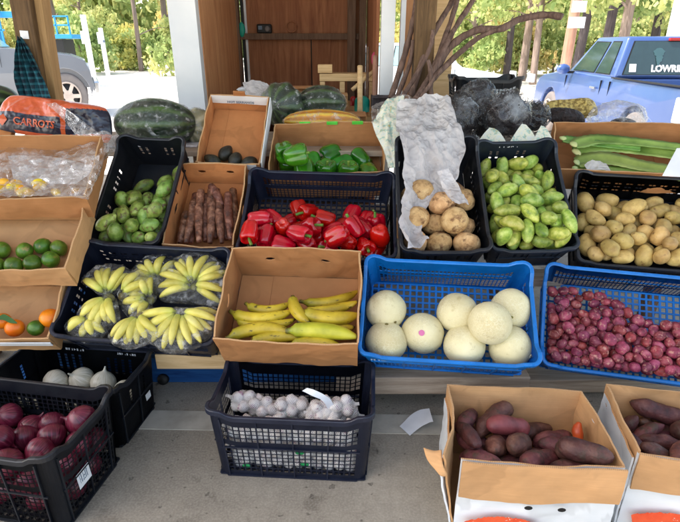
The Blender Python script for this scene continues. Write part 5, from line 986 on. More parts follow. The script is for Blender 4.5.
heap('redpep', 'red_bell_pepper', 'pepper', 'redpep', 'glossy red bell pepper', 'red bell peppers in the wide dark crate', parts=pstem(70, .044, .088), rowlabels=('glossy red bell pepper', 'of the wide dark crate', 4))
heap('greenpep', 'green_bell_pepper', 'pepper', 'greenpep', 'glossy green bell pepper', 'green bell peppers in the cardboard box', parts=pstem(80, .045, .092), rowlabels=('glossy green bell pepper', 'of the cardboard box', 2))
heap('lime', 'green_citrus', 'citrus fruit', 'lime', 'green citrus', 'green citrus fruit in the left tray', rowlabels=('green round citrus fruit', 'of the tan tray', 2))
heap('redon', 'red_onion', 'onion', 'redon', 'red onion with papery purple skin in the floor crate at the left', 'red onions in the nearest floor crate', rowlabels=('papery purple red onion', 'of the nearest floor crate', 4))
heap('whon', 'white_onion', 'onion', 'whon', 'white onion', 'white onions in the floor crate', rowlabels=('pale white onion', 'of the black floor crate', 2))
swl = heap('sweet', 'sweet_potato', 'sweet potato', 'sweet', 'dark brown-purple sweet potato', 'sweet potatoes in the torn box', rowlabels=('dark sweet potato', 'of the torn box', 4))
heap('sweetb', 'sweet_potato', 'sweet potato', 'sweet', 'dark brown-purple sweet potato', 'sweet potatoes in the right-hand box', rowlabels=('dark sweet potato', 'of the right-edge box', 4))
MELS = [((386, 341), .012, 'front row, leftmost'), ((423, 333), .008, 'bearing a small pink sticker'), ((464, 345), .012, 'third from left in the front row'), ((510, 347), .012, 'rightmost in the front row'),
 ((386, 310), .028, 'back row, leftmost'), ((457, 313), .028, 'back row, directly left of the topmost one'), ((511, 309), .026, 'back row, rightmost'), ((490, 323), .098, 'lying on top of the others')]
mel = []; mshapes = [f() for f in SHAPES['melon']]
mm_, Wm_, Dm_, Hm_ = cont('melon'); nn_ = (mm_.to_3x3() @ Vector((0, 0, 1))).normalized()
for i, ((x, y), up, lb) in enumerate(MELS):
    o = link('pale_melon', mshapes[i % 4], M['melon']); o.location = on_plane(x, y, mm_ @ Vector((0, 0, .088+up)), nn_); o.rotation_euler = (i*1.3, i*2.1, i)
    tag(o, 'pale cream-green round melon in the blue crate, '+lb, 'melon', 'pale round melons in the blue crate'); mel.append(o)
    link('stem_scar', blob('stem_scar', lambda d: Vector((d.x*.007, d.y*.006, d.z*.0025+.0735)), 2), M['bananatip'], o)
bpy.context.view_layer.update()
heap('avo', 'avocado', 'avocado', 'avo', 'dark avocado', 'dark avocados in the white-edged box', rowlabels=('dark pebbly avocado', 'of the white-edged box', 2))

for (tx, ty, mt_, lb_) in ((520, 409, 'sweetred', 'reddish purple sweet potato at the back of the torn box'), (590, 440, 'sweetcut', 'bright orange-red root piece near the right wall of the torn box')):
    o_ = min(swl, key=lambda o: (screen(o.matrix_world.translation)[0]-tx)**2+(screen(o.matrix_world.translation)[1]-ty)**2)
    o_.material_slots[0].link = 'OBJECT'; o_.material_slots[0].material = M[mt_]; o_['label'] = lb_
    if mt_ == 'sweetcut': o_.scale = (.55, .55, .55)
# ------------------------------------------------------------------ helpers in container space
def cplane(key, depth_from_rim):
    m, W, D, H = cont(key)
    n = (m.to_3x3() @ Vector((0, 0, 1))).normalized()
    return m @ Vector((0, 0, H-depth_from_rim)), n
def leveled(key, drop, slope=0):
    """plane through the front rim, lowered by drop, rising backwards by slope degrees"""
    m, W, D, H = cont(key); yaw = R(CONT[key][3])
    p = m @ Vector((0, -D/2, H)) - Vector((0, 0, drop))
    bd = Vector((-math.sin(yaw), math.cos(yaw), 0))
    n = (Vector((0, 0, 1))*math.cos(R(slope)) - bd*math.sin(R(slope))).normalized()
    return p, n
# sticker on the melon nearest the left middle
best = mel[1]
bl = best.matrix_world.translation; dirc = (CAM-bl).normalized()
up_ = Vector((0, 0, 1)); xx = up_.cross(dirc).normalized(); yy = dirc.cross(xx)
stk = me_from('sticker', [(.011*math.cos(a*PI/8), .011*math.sin(a*PI/8), -.0008) for a in range(16)] + [(0, 0, 0)], [(a, (a+1) % 16, 16) for a in range(16)], True)
Ms = Matrix((xx, yy, dirc)).transposed().to_4x4(); Ms.translation = bl + dirc*.0805 + xx*-.005
so = link('sticker', stk, M['sticker'], best); so.matrix_local = best.matrix_world.inverted() @ Ms

# ------------------------------------------------------------------ plantains
def plantain_me(L, r, bend, seed, tip=.06):
    pts = [Vector(((t-.5)*L, 0, -bend*(1-(2*t-1)**2))) for t in [i/10 for i in range(11)]]
    P = catmull(pts, 3)
    def rad(t):
        if t < .14: return r*(.32+.10*t/.14)+r*.45*sstep(.07, .14, t)
        e = (t-.14)/.86
        return r*max(.14, max(0, 1-max(0, (e-.42)/.58)**2.3)**.7)*(.87+.13*sstep(0, .3, e))
    V, F = tube_geo(P, rad, 15, sec=lambda a: 1+.045*math.cos(5*a+seed))
    return me_from('plantain', V, F)
PL = [ # x0,y0,x1,y1, sag(px-ish, + = belly down), radius m, layer, green
 (247,306,289,305, 8,.017,0,0), (232,314,290,313, 8,.020,1,0), (236,320,292,322, 8,.018,0,0), (229,336,289,331,-7,.021,1,0),
 (292,298,307,322, 3,.019,2,0), (303,303,357,293, 7,.018,0,0), (303,312,356,303, 4,.017,1,0), (303,313,357,316, 6,.024,2,0),
 (289,330,355,336, -3,.024,2,1), (250,343,298,337,-4,.02,0,0), (291,344,340,346,-3,.02,0,0), (300,322,352,328,3,.02,0,0)]
for i, (x0, y0, x1, y1, sag, r, lay, g) in enumerate(PL):
    r *= 1.22
    p0, n = leveled('plant', .045-.016*lay, 14)
    a, b = on_plane(x0, y0, p0, n), on_plane(x1, y1, p0, n)
    L = (b-a).length; up = n.cross((b-a).normalized()).normalized()  # in-plane, pointing up the picture
    o = link('plantain', plantain_me(L*1.10, r, abs(sag)*.0056, i), M['plantaingreen' if g else 'plantain'])
    xd = (b-a).normalized(); zd = (up if sag > 0 else -up)
    o.matrix_world = frame_M((a+b)/2 + (up*(abs(sag)*.002) if sag > 0 else -up*(abs(sag)*.002)), xd, n.cross(xd) if False else -xd.cross(zd))
    t0 = link('tip', blob('tip', lambda d: Vector((d.x*.006, d.y*r*.35, d.z*r*.35)), 1), M['bananatip'], o, Matrix.Translation((-L*.52, 0, 0)))
    nmL = ['small plantain curving at the top left of the pile', 'plantain with upturned ends, upper left of the box', 'plantain half under the upper left ones', 'plantain lying lowest left in front', 'short upright plantain standing at the middle of the pile', 'thin plantain along the back right of the box', 'plantain second from the back on the right', 'thick yellow plantain in the middle right', 'thick green-yellow plantain lying front right', 'plantain mostly under the front left ones', 'plantain lowest in front, right of the middle', 'plantain under the thick ones on the right'][i]
    tag(o, nmL, 'plantain', 'plantains in the cardboard box')

# ------------------------------------------------------------------ banana hands in wrap
BAN = [m_ for m_ in (plantain_me(.115, .0155, .020, 1), plantain_me(.125, .0150, .026, 2), plantain_me(.105, .0160, .016, 3))]
def hand(cx, cy, Rpx, a0, a1, n, label, lift=.02, mat='banana', flatness=.45, drop=.02, seed=0, wrapk=1.15):
    """fan of fingers around a crown; angles in degrees, measured in the picture-facing plane"""
    p0, nn = leveled('banana', drop, 22)
    c = on_plane(cx, cy, p0, nn); yaw = R(CONT['banana'][3])
    xd = Vector((math.cos(yaw), math.sin(yaw), 0)); xd = (xd-nn*xd.dot(nn)).normalized(); yd = nn.cross(xd)
    # tilt the fan plane towards the viewer
    tq_ = Matrix.Rotation(R(14), 3, xd); yd = tq_ @ yd; nn2 = xd.cross(yd)
    root = empty('banana_hand', Matrix.Translation(c)); tag(root, label, 'bananas', 'plastic-wrapped banana hands')
    rng = random.Random(seed)
    ln = Rpx/CF*2.25
    link('crown', blob('crown', lambda d: (xd*d.x*.018+yd*d.y*.018+nn2*(d.z*.012-.004)), 2), M['bananatip'], root)
    ext = []
    for i in range(n):
        a = R(a0+(a1-a0)*(i/(n-1) if n > 1 else .5)+rng.uniform(-4, 4)); sc = ln/.125*rng.uniform(.9, 1.08)
        d = xd*math.cos(a)+yd*math.sin(a)
        lay = (i % 2)*.016-.004
        pos = d*(.0625*sc+.012)+nn2*(lay+.004)
        side = nn2.cross(d).normalized()
        mt = Matrix((d, side, nn2)).transposed() @ Matrix.Rotation(PI+rng.uniform(-.3, .3), 3, 'X') @ Matrix.Rotation(rng.uniform(-.08, .08), 3, 'Y')
        m4 = (mt @ Matrix.Diagonal((sc, 1.02, 1.02))).to_4x4(); m4.translation = pos
        link('banana', BAN[i % 3], M[mat], root, m4); ext.append(pos+d*.05*sc); ext.append(pos)
    # wrap hull: loose convex hull, subdivided and creased
    bm = bmesh.new()
    for e in ext+[Vector((0, 0, 0))]:
        for q in (Vector((1, 0, 0)), Vector((-1, 0, 0)), Vector((0, 1, 0)), Vector((0, -1, 0)), Vector((0, 0, 1)), Vector((0, 0, -1))): bm.verts.new(e+q*.026)
    r_ = bmesh.ops.convex_hull(bm, input=bm.verts[:])
    bmesh.ops.delete(bm, geom=[v for v in bm.verts if not v.link_faces], context='VERTS')
    for _ in range(3): bmesh.ops.subdivide_edges(bm, edges=[e for e in bm.edges if e.calc_length() > .012], cuts=1, use_grid_fill=True)
    bmesh.ops.triangulate(bm, faces=bm.faces[:])
    for _ in range(2): bmesh.ops.smooth_vert(bm, verts=bm.verts[:], factor=.5, use_axis_x=True, use_axis_y=True, use_axis_z=True)
    bm.normal_update()
    for v in bm.verts: v.co += v.normal*((ridged(v.co*22, seed)-1.1)*.006)
    link('plastic_wrap', bm_me('plastic_wrap', bm, True), M['wrap'], root)
    return root
hand(194, 286, 30, -28, 205, 17, 'large fan of yellow bananas in plastic wrap, top right of the navy crate', drop=-.005, seed=1)
hand(182, 313, 32, 178, 358, 15, 'large fan of yellow bananas in plastic wrap, lowest right of the navy crate', drop=-.020, seed=2)
hand(158, 281, 24, 60, 230, 9, 'small wrapped banana bunch behind the fans in the navy crate', drop=.01, seed=3)
hand(108, 296, 28, 62, 150, 8, 'wrapped yellow banana bunch at the left end of the navy crate', drop=-.0, seed=4)
hand(122, 296, 24, 20, 75, 5, 'upright banana fingers right of the leftmost bunch in the navy crate', drop=-.008, seed=9)
hand(110, 298, 27, 215, 300, 8, 'wrapped banana bunch below the leftmost one in the navy crate', drop=-.012, seed=7)
hand(140, 316, 26, 225, 325, 8, 'small green-yellow wrapped banana bunch at the front of the navy crate', mat='bananagreen', drop=-.025, seed=5)
hand(150, 300, 20, 100, 260, 6, 'pale banana bunch in the gap at the middle of the navy crate', drop=.0, seed=8)
hand(92, 318, 18, 200, 320, 5, 'small dull banana bunch tucked in the left front corner of the navy crate', drop=.02, seed=6)
# upstanding fingers of the left bunch

# ------------------------------------------------------------------ cassava roots
YU = [(194,203,186,243,.017), (201,193,199,242,.018), (211,192,210,243,.019), (219,198,222,243,.017), (228,196,231,240,.018), (187,215,180,243,.019), (196,197,190,243,.021), (206,198,206,241,.024), (216,192,215,238,.022), (224,205,226,240,.020), (233,192,234,236,.019), (211,188,222,205,.018)]
for i, (x0, y0, x1, y1, r) in enumerate(YU):
    p0, n = cplane('yuca', .055 if i < 5 else .085 if i < 11 else .05)
    a, b = on_plane(x0, y0-2, p0, n), on_plane(x1, y1, p0, n)
    rng = random.Random(i); mid = (a+b)/2+Vector((rng.uniform(-.008, .008), 0, .006))
    V, F = tube_geo(catmull([a, a.lerp(mid, .6), mid, b.lerp(mid, .4), b], 5), lambda t: r*.98*(.45+.75*math.sin(PI*min(1, .12+.80*t))**.7)*(1.12-.35*t)*(1+.22*noise.noise(Vector((t*6, i, 0)))), 14)
    c = (a+b)/2; V = [v-c+(v-c).normalized()*.003*nz(v, 60, i) for v in V]
    o = link('cassava_root', me_from('cassava_root', V, F), M['yuca']); o.location = c
    tag(o, ['waxed cassava root on top, leftmost of the upper layer', 'waxed cassava root on top, second from left', 'waxed cassava root on top at the centre of its box', 'waxed cassava root on top, second from right', 'waxed cassava root on top, rightmost', 'waxed brown cassava root, leftmost in the orange-brown box', 'waxed cassava root, second from left in its box', 'longest thick pale cassava root at the middle of its box', 'waxed cassava root just right of the thickest one', 'cassava root, second from right in its box', 'cassava root leaning on the right wall of its box', 'short cassava root lying crosswise at the top of the others'][i], 'cassava', 'cassava roots in the narrow cardboard box')

# ------------------------------------------------------------------ oranges and their leaf
for i, (x, y, r, mt, lb) in enumerate([(51, 319, .040, 'orangef', 'round bright orange at the right end of the lowest tray'), (16, 329, .036, 'orangef', 'orange half hidden behind the lowest tray edge, left of the yellow-green one'), (37, 329, .032, 'lime', 'yellow-green citrus among the oranges of the lowest tray'), (-8, 327, .036, 'orangef', 'orange at the far left of the lowest tray'), (4, 322, .032, 'orangef', 'small orange behind the leaves in the lowest tray')]):
    p0, n = cplane('orange', .05); p = on_plane(x, y, p0, n)
    o = link('orange_fruit', m_round(200+i, r*.95, .95, .03), M[mt]); o.location = p+n*.01; o.rotation_euler = (i, i*2, 0); tag(o, lb, 'orange', 'oranges in the lowest left tray')
p0, n = cplane('orange', .0)
lf = [[on_plane(-4+t*7, 320-3*math.sin(t*PI/2)+k*w, p0, n) for k, w in ((-1, 3.2*math.sin(PI*(t+.2)/3.4)), (0, 0), (1, 3.2*math.sin(PI*(t+.2)/3.4)))] for t in (0, 1, 2, 3)]
tag(sheet('citrus_leaf', lf, M['leafdark'], None, 3, 4, .001, 20), 'dark green leaf lying on the oranges at the left edge', 'leaf')

# yellow peppers under the lining of the upper left tray
rng = random.Random(4)
ypm = [m_pear(300+k, .05, .034, .35) for k in range(3)]
for i in range(16):
    p0, n = cplane('trayA', .055); x = rng.uniform(-6, 84); y = rng.uniform(182, 194)
    o = link('yellow_pepper', ypm[i % 3], M['yellowpep'] if i % 4 else M['yelpot']); o.location = on_plane(x, y, p0, n); o.rotation_euler = (rng.uniform(0, 6), rng.uniform(-.4, .4), rng.uniform(0, 6))
    tag(o, 'small yellow pepper under the clear lining of the upper left tray', 'pepper', 'small yellow peppers under the clear lining')

# ------------------------------------------------------------------ aloe leaves
AL = [((576,156), (600,147), (640,151), (700,160), .050), ((576,166), (605,160), (645,168), (700,176), .044), ((573,148), (596,141), (630,143), (690,150), .036), ((574,172), (600,172), (640,175), (690,180), .036), ((562,142), (582,143), (605,146), (640,150), .024)]
for i, (a, b, c, d, r) in enumerate(AL):
    p0, n = cplane('aloe', .045-.008*(i % 3)); P = [on_plane(q[0], q[1], p0, n) for q in (a, b, c, d)]; P[0] += n*.01
    cen = P[1].copy(); PP = catmull([p-cen for p in P], 10); V, F = [], []
    L = len(PP)
    for k, p in enumerate(PP):
        t = k/(L-1); w = r*(.75+.45*sstep(0, .15, t))*(1-.5*t); tg = (PP[min(k+1, L-1)]-PP[max(0, k-1)]).normalized(); sd = n.cross(tg).normalized()
        tooth = .0035 if k % 2 else 0
        for (u, h) in ((-1, .0), (-.6, -.010), (0, -.014), (.6, -.010), (1, .0), (.5, .002), (0, .000), (-.5, .002)):
            V.append(p+sd*u*(w+(tooth if abs(u) == 1 else 0))+n*(h+.012*abs(u)))
    for k in range(L-1):
        for j in range(8): F.append((k*8+j, k*8+(j+1) % 8, (k+1)*8+(j+1) % 8, (k+1)*8+j))
    F.append(tuple(range(8))); F.append(tuple((L-1)*8+j for j in range(8))[::-1])
    o = link('aloe_leaf', me_from('aloe_leaf', V, F), M['aloe']); o.location = cen
    bb = blob('cut_base', lambda d: d.x*n*.010+d.y*(P[1]-P[0]).normalized()*(.022+.008*d.z)+d.z*n.cross((P[1]-P[0]).normalized())*r*.74, 2)
    link('cut_base', bb, M['aloecut'], o, Matrix.Translation(P[0]-cen+n*.012) @ Matrix.Scale(.62 if i % 2 else .8, 4))
    tag(o, ['broad green aloe leaf crossing the middle of the long box', 'green toothed aloe leaf just below the broadest one', 'narrow aloe leaf along the back of the long box', 'aloe leaf lying along the front of the long box', 'thin aloe leaf poking out at the back left corner'][i], 'aloe leaf', 'aloe leaves in the long cardboard box')
p0, n = cplane('aloe', .01)
sheet_ = sheet('paper_scrap', [[on_plane(584, 166, p0, n), on_plane(592, 161, p0, n), on_plane(606, 164, p0, n)], [on_plane(588, 173, p0, n), on_plane(598, 170, p0, n), on_plane(612, 172, p0, n)]], M['paper'], None, 4, 4, .006, 30, 2)
tag(sheet_, 'crumpled white paper scrap under the aloe leaves', 'paper')
p0, n = leveled('yelpot', -.22, 30)
ws = sheet('white_paper_sheet', [[at(677, 148, 2.06), at(700, 147, 2.06)], [at(662, 176, 2.02), at(700, 178, 2.02)]], M['white'], None, 4, 4, .003, 10, 2)
tag(ws, 'flat white paper sheet at the right edge, beside the aloe', 'paper')

# ================================================================== GARLIC BAGS
def garlic_bag(px_, py_, L, ang, lean, label, tagm=None, seed=0, zc=None, lift=0):
    m, W, D, H = cont('garlic')
    root = empty('garlic_net_bag', m @ Matrix.Translation((px_, py_, lift)) @ Matrix.Rotation(ang, 4, 'Z') @ Matrix.Rotation(lean, 4, 'Y'))
    tag(root, label, 'garlic bag', 'net bags of garlic in the dark blue floor crate')
    rng = random.Random(seed); cs = []
    bulb = [blob('garlic_bulb', lambda d, k=k: d*(.0205+.0014*math.cos(7*math.atan2(d.y, d.x)+k)*(1-d.z*d.z))+Vector((0, 0, .008*max(0, d.z)**6)), 3) for k in range(2)]
    n = int(L/.036)
    for i in range(n):
        for j in range(3):
            a = j*2*PI/3+i*1.1; p = Vector(((i-(n-1)/2)*.036, math.cos(a)*.023, math.sin(a)*.021))+Vector([rng.uniform(-.003, .003) for _ in range(3)])
            m4 = Euler((rng.uniform(0, 6), rng.uniform(0, 6), 0)).to_matrix().to_4x4(); m4.translation = p
            link('garlic_bulb', bulb[(i+j) % 2], M['net'], root, m4); cs.append(p)
    V, F = [], []; N = 26; n_ = 28
    for k in range(N+1):
        t = k/N; x = (t-.5)*(L+.05); rr = 0
        for q in range(n_):
            a = 2*PI*q/n_; d = Vector((0, math.cos(a), math.sin(a))); rad = .006
            for c in cs:
                dx = x-c.x
                if abs(dx) < .0225:
                    b = c.y*d.y+c.z*d.z; h2 = .0228**2-dx*dx-((c.y**2+c.z**2)-b*b)
                    if h2 > 0: rad = max(rad, b+math.sqrt(h2))
            V.append([x, rad, d])
    R2 = [[V[k*n_+q][1] for q in range(n_)] for k in range(N+1)]
    for _ in range(2): R2 = [[max(R2[k][q], .5*R2[k][q]+.125*(R2[max(k-1, 0)][q]+R2[min(k+1, N)][q]+R2[k][q-1]+R2[k][(q+1) % n_])*1.0) for q in range(n_)] for k in range(N+1)]
    VV = [Vector((V[k*n_+q][0], 0, 0))+V[k*n_+q][2]*R2[k][q] for k in range(N+1) for q in range(n_)]
    FF = [(k*n_+q, k*n_+(q+1) % n_, (k+1)*n_+(q+1) % n_, (k+1)*n_+q) for k in range(N) for q in range(n_)]
    me = me_from('mesh_net', VV, FF); uv = me.uv_layers.new(name='UVMap')
    for lp in me.loops:
        i = lp.vertex_index; q = i % n_; uv.data[lp.index].uv = (q/n_*1.0, (i//n_)/N*(L/.12))
    for p in me.polygons:
        if (p.vertices[0] % n_) == n_-1:
            for li in p.loop_indices:
                if me.loops[li].vertex_index % n_ == 0: uv.data[li].uv.x = 1.0
    link('mesh_net', me, M['netting'], root)
    if tagm:
        o = sheet('bag_tie', [[(L/2+.01, -.008, .004), (L/2+.01, .008, .004)], [(L/2+.045, -.010, .014), (L/2+.045, .008, .02)], [(L/2+.085, -.016, .012), (L/2+.085, .012, .022)]], M[tagm], root, 3, 4, .002, 40, seed)
    return root
garlic_bag(.13, -.01, .15, .18, -.10, 'white net bag of garlic lying on top at the right of the floor crate', None, 1, lift=.205)
for i, (x, y, L, an, le, lb, tg) in enumerate([
    (-.17, .03, .16, -.25, .12, 'greyish net bag of garlic at the left end of the floor crate', 'teal'),
    (-.02, .02, .14, .15, .05, 'garlic net bag in the middle of the floor crate, with a pale tie', 'paper'),
    (.10, -.03, .14, 2.6, -.1, 'garlic net bag with a long white tie, right of the middle', 'white')]):
    garlic_bag(x, y, L, an, le, lb, tg, i+2, lift=.178)
gb_ = bpy.data.objects['garlic_net_bag.003']; bpy.context.view_layer.update()
wt = sheet('white_tie', [[at(329, 414, 1.80), at(337, 412, 1.80)], [at(324, 402, 1.78), at(330, 399, 1.78)], [at(312, 396, 1.77), at(317, 391, 1.77)], [at(302, 391, 1.77), at(307, 388, 1.77)]], M['white'], None, 5, 6, .003, 40, 5)
wt.parent = gb_; wt.matrix_parent_inverse = gb_.matrix_world.inverted()
low = 0
for ly, lz in ((-.090, .172), (-.085, .130), (-.080, .085), (-.076, .040), (.02, .16)):
    for lx in (-.165, -.055, .055, .165):
        low += 1
        if ly > -.05 and low % 2: continue
        garlic_bag(lx, ly, .115, .08*math.sin(low*2.1), .1*math.sin(low*1.3), 'white net bag of garlic pressed against the mesh wall of the floor crate', None, low+9, lift=lz)
for gx, gz in ((-.16, .04), (.03, .115), (.045, .06)):
    g = link('bag_label', blob('bag_label', lambda d: Vector((d.x*.016, d.y*.002, d.z*.010)), 2), M['green'], None)
    m, W, D, H = cont('garlic'); g.matrix_world = m @ Matrix.Translation((gx, -D/2+.007+.017*(1-gz/.28), gz)); tag(g, ['green label showing through the lower left of the garlic crate', 'green label showing through the middle of the garlic crate', 'small green label just below the middle one in the garlic crate'][[-.16, .03, .045].index(gx)], 'label')

# ================================================================== PAPER, PLASTIC AND BAGS
rows = [[at(398,100,2.42), at(412,97,2.44), at(430,96,2.45), at(450,99,2.43)],
        [at(397,120,2.34), at(412,118,2.36), at(432,117,2.36), at(455,120,2.35)],
        [at(399,140,2.25), at(418,140,2.26), at(440,139,2.26), at(467,142,2.25)],
        [at(404,160,2.20), at(420,162,2.24), at(440,160,2.24), at(460,164,2.22)],
        [at(404,185,2.15), at(416,184,2.20), at(434,182,2.22), at(456,182,2.20)],
        [at(403,208,2.08), at(409,207,2.12), at(418,206,2.16), at(430,205,2.18)],
        [at(404,230,2.01), at(408,230,2.05), at(414,232,2.10), at(419,233,2.12)],
        [at(406,249,1.965), at(412,250,2.0), at(420,250,2.03), at(430,246,2.04)]]
t1 = sheet('tissue_paper', rows, M['paper'], None, 26, 16, .022, 10, 3, 0, 1)
tag(t1, 'large crumpled white tissue paper draped over the crate of brown roots', 'paper')
rows = [[at(437,172,2.20), at(448,168,2.20)], [at(443,188,2.16), at(458,184,2.16)], [at(453,203,2.08), at(469,205,2.08)]]
tag(sheet('paper_strip', rows, M['paper'], None, 12, 14, .008, 26, 6, 0, 1), 'twisted white paper strip trailing across the brown roots', 'paper')
rows = [[at(376,118,2.55), at(382,108,2.57), at(392,99,2.58), at(404,98,2.58)], [at(374,128,2.52), at(384,124,2.5), at(394,120,2.5), at(402,118,2.52)], [at(384,150,2.46), at(388,150,2.45), at(394,150,2.45), at(400,150,2.46)], [at(388,168,2.42), at(391,168,2.42), at(395,168,2.42), at(399,168,2.42)]]
tag(sheet('newspaper_wad', rows, M['news'], None, 14, 14, .012, 20, 9, 0, 1), 'crumpled pale printed newspaper between the green peppers and the tissue paper', 'paper')
rows = [[at(372,108,2.62), at(384,102,2.62), at(398,94,2.62), at(412,98,2.62)], [at(372,124,2.56), at(386,118,2.54), at(400,112,2.55), at(412,112,2.56)]]
tag(sheet('plastic_bag', rows, M['liner'], None, 10, 10, .015, 14, 19), 'clear crumpled plastic bag over the printed newspaper', 'plastic bag')
# newspaper points behind the slate crate
for i, (cx, w_, h_, lb) in enumerate([(524, 22, 15, 'printed newspaper point rising behind the slate crate'), (543, 16, 14, 'second newspaper point at the right corner of the slate crate'), (492, 22, 12, 'flat newspaper fold behind the left of the slate crate')]):
    rows = [[at(cx-w_*.1, 139-h_, 2.48), at(cx+w_*.1, 139-h_+1, 2.48)], [at(cx-w_*.35, 139-h_*.5, 2.46), at(cx+w_*.4, 139-h_*.45, 2.46)], [at(cx-w_*.65, 142, 2.44), at(cx+w_*.65, 142, 2.44)]]
    tag(sheet('newspaper_fold', rows, M['news'], None, 8, 6, .005, 14, 29+i), lb, 'newspaper')

# clear liner of the upper left tray
rows = [[at(-12,146,2.30), at(20,139,2.30), at(60,142,2.31), at(98,138,2.31)],
        [at(-12,152,2.20), at(20,148,2.21), at(60,150,2.21), at(102,146,2.18)],
        [at(-10,168,2.13), at(20,163,2.15), at(58,162,2.15), at(98,166,2.10)],
        [at(-8,184,2.07), at(20,180,2.08), at(55,180,2.08), at(94,186,2.03)],
        [at(-8,198,2.01), at(20,198,2.01), at(55,199,2.01), at(88,200,1.99)]]
tag(sheet('plastic_liner', rows, M['liner'], None, 22, 16, .014, 15, 4), 'clear plastic liner lying over the upper left tray', 'plastic liner')
rows = [[at(78,134,2.30), at(92,132,2.29), at(106,131,2.28), at(115,137,2.28)], [at(94,146,2.25), at(100,145,2.23), at(108,143,2.23), at(116,150,2.25)], [at(92,165,2.17), at(96,164,2.16), at(102,162,2.17), at(104,162,2.2)], [at(84,196,2.07), at(88,196,2.06), at(90,196,2.07), at(91,196,2.1)]]
tag(sheet('liner_edge', rows, M['film'], None, 8, 10, .010, 16, 14), 'bunched edge of clear film hanging over the tray corner by the black crate', 'plastic film')
rows = [[at(8,156,2.22), at(40,156,2.22), at(75,161,2.22), at(92,167,2.18)], [at(11,168,2.17), at(40,168,2.18), at(70,170,2.17), at(89,174,2.15)], [at(14,181,2.12), at(28,183,2.12), at(50,184,2.12), at(76,184,2.12)]]
tag(sheet('white_paper_sheet', rows, M['paper'], None, 8, 8, .003, 8, 5), 'smooth white paper sheet lying inside the plastic-lined tray', 'paper')

# carrot bag: flat pillow
def pillow(name, w, h, t, mats, parent=None, seed=0, band=None, crum=.006):
    V, F = [], []; nx, ny = 110, 48
    for sgn in (1, -1):
        for j in range(ny+1):
            for i in range(nx+1):
                u = i/nx*2-1; v = j/ny*2-1
                z = t*max(0, (1-abs(u)**3.2))**.6*max(0, (1-abs(v)**2.6))**.6*sgn
                k = 1-.10*abs(v)**3*abs(u)**2-.06*v*u*u
                p = Vector((u*w/2*k, v*h/2*(1-.12*abs(u)**4), z))
                p.z += sgn*((ridged(p*16, seed+sgn)-1.2)*crum*1.6 + noise.noise(p*9+Vector((seed, 0, 0)))*t*.6)*(1-abs(u)**6)*(1-abs(v)**6)
                V.append(p)
    n1 = (nx+1)*(ny+1)
    for q in range(2):
        for j in range(ny):
            for i in range(nx):
                a = q*n1+j*(nx+1)+i; f = (a, a+1, a+nx+2, a+nx+1); F.append(f if q == 0 else f[::-1])
    me = me_from(name, V, F)
    o = link(name, me, mats[0], parent)
    for m_ in mats[1:]: me.materials.append(m_)
    if band:
        for p in me.polygons:
            if band(p.center): p.material_index = 1
    return o, V
cb, Vc = pillow('carrot_bag', .56, .20, .055, [M['bagorange'], M['bagnavy']], None, 5, band=lambda c: (abs(c.y+.045) < .042 and c.x < .05) or (c.x > .07 and -.08 < c.y-.15*(c.x-.07) < .045) or (c.x < -.18 and c.y < .0))
cb.matrix_world = frame_M(at(56, 119, 2.60), (1, .02, -.13), (0, .45, 1)); tag(cb, 'orange and navy plastic bag of carrots lettered CARROTS, lying above the upper left tray', 'carrot bag')
ct = text_me('CARROTS', .050, .0006, bold=.0012)
# drape the lettering on the bag surface
def zsurf(x, y):
    b = min((v for v in Vc[:111*49]), key=lambda v: (v.x-x)**2+(v.y-y)**2); return b.z
bmt = bmesh.new(); bmt.from_mesh(ct)
for v in bmt.verts:
    x = v.co.x*.90-.075; y = v.co.y-.047; v.co = Vector((x, y, zsurf(x, y)+.004+(v.co.z)))
lt = bm_me('lettering', bmt); link('lettering', lt, M['bagorange'], cb)
dm = me_from('printed_mark', [(-.262, -.045, zsurf(-.235, -.045)+.012), (-.235, -.015, zsurf(-.235, -.02)+.007), (-.205, -.045, zsurf(-.205, -.045)+.006), (-.235, -.075, zsurf(-.235, -.07)+.007)], [(0, 1, 2, 3)], False)
link('printed_mark', dm, M['bagorange'], cb)
rows = [[at(46,104,2.50), at(56,103,2.50)], [at(58,114,2.47), at(68,110,2.47)], [at(70,128,2.44), at(84,122,2.44)], [at(76,136,2.42), at(100,134,2.42)]]
tag(sheet('plastic_bag', rows, M['film'], None, 8, 10, .010, 18, 44), 'clear plastic tail across the middle of the carrot bag', 'plastic bag')
# brown paper wedge left of the carrots
o = link('cardboard_piece', box_me('cardboard_piece', -.10, .06, -.02, .02, -.09, .06, .004), M['cardorange']); o.matrix_world = Matrix.Translation(at(2, 126, 2.62)) @ Matrix.Rotation(.35, 4, 'Y'); tag(o, 'brown cardboard piece behind the left end of the carrot bag', 'cardboard')

# ------------------------------------------------------------------ watermelons and squash
def gourd(cx, cy, zc, L, r, mat, name, label, cat, yaw=0, roll=0, n=10, rib=.02, wrap=False, taper=0, seed=0):
    def f(d):
        k = 1+rib*math.cos(n*math.atan2(d.y, d.z))+.02*nz(d, 1.3, seed)
        q = 1-taper*d.x
        return Vector((d.x*L/2, d.y*r*k*q, d.z*r*k*q))
    o = link(name, blob(name, f, 4), M[mat]); o.matrix_world = Matrix.Translation(at(cx, cy, zc)) @ Matrix.Rotation(yaw, 4, 'Z') @ Matrix.Rotation(roll, 4, 'X')
    tag(o, label, cat, 'melons and squash on the upper shelf')
    if wrap:
        def g(d):
            p = f(d)*1.02; return p+d*((ridged(d*3.2, seed)-1.1)*.008)
        w = link('plastic_wrap', blob('plastic_wrap', g, 5), M['wrap'], o)
        lab_ = link('stem_end', blob('stem_end', lambda d: Vector((d.x*.01+L/2, d.y*.012, d.z*.012)), 1), M['bananatip'], o)
    return o
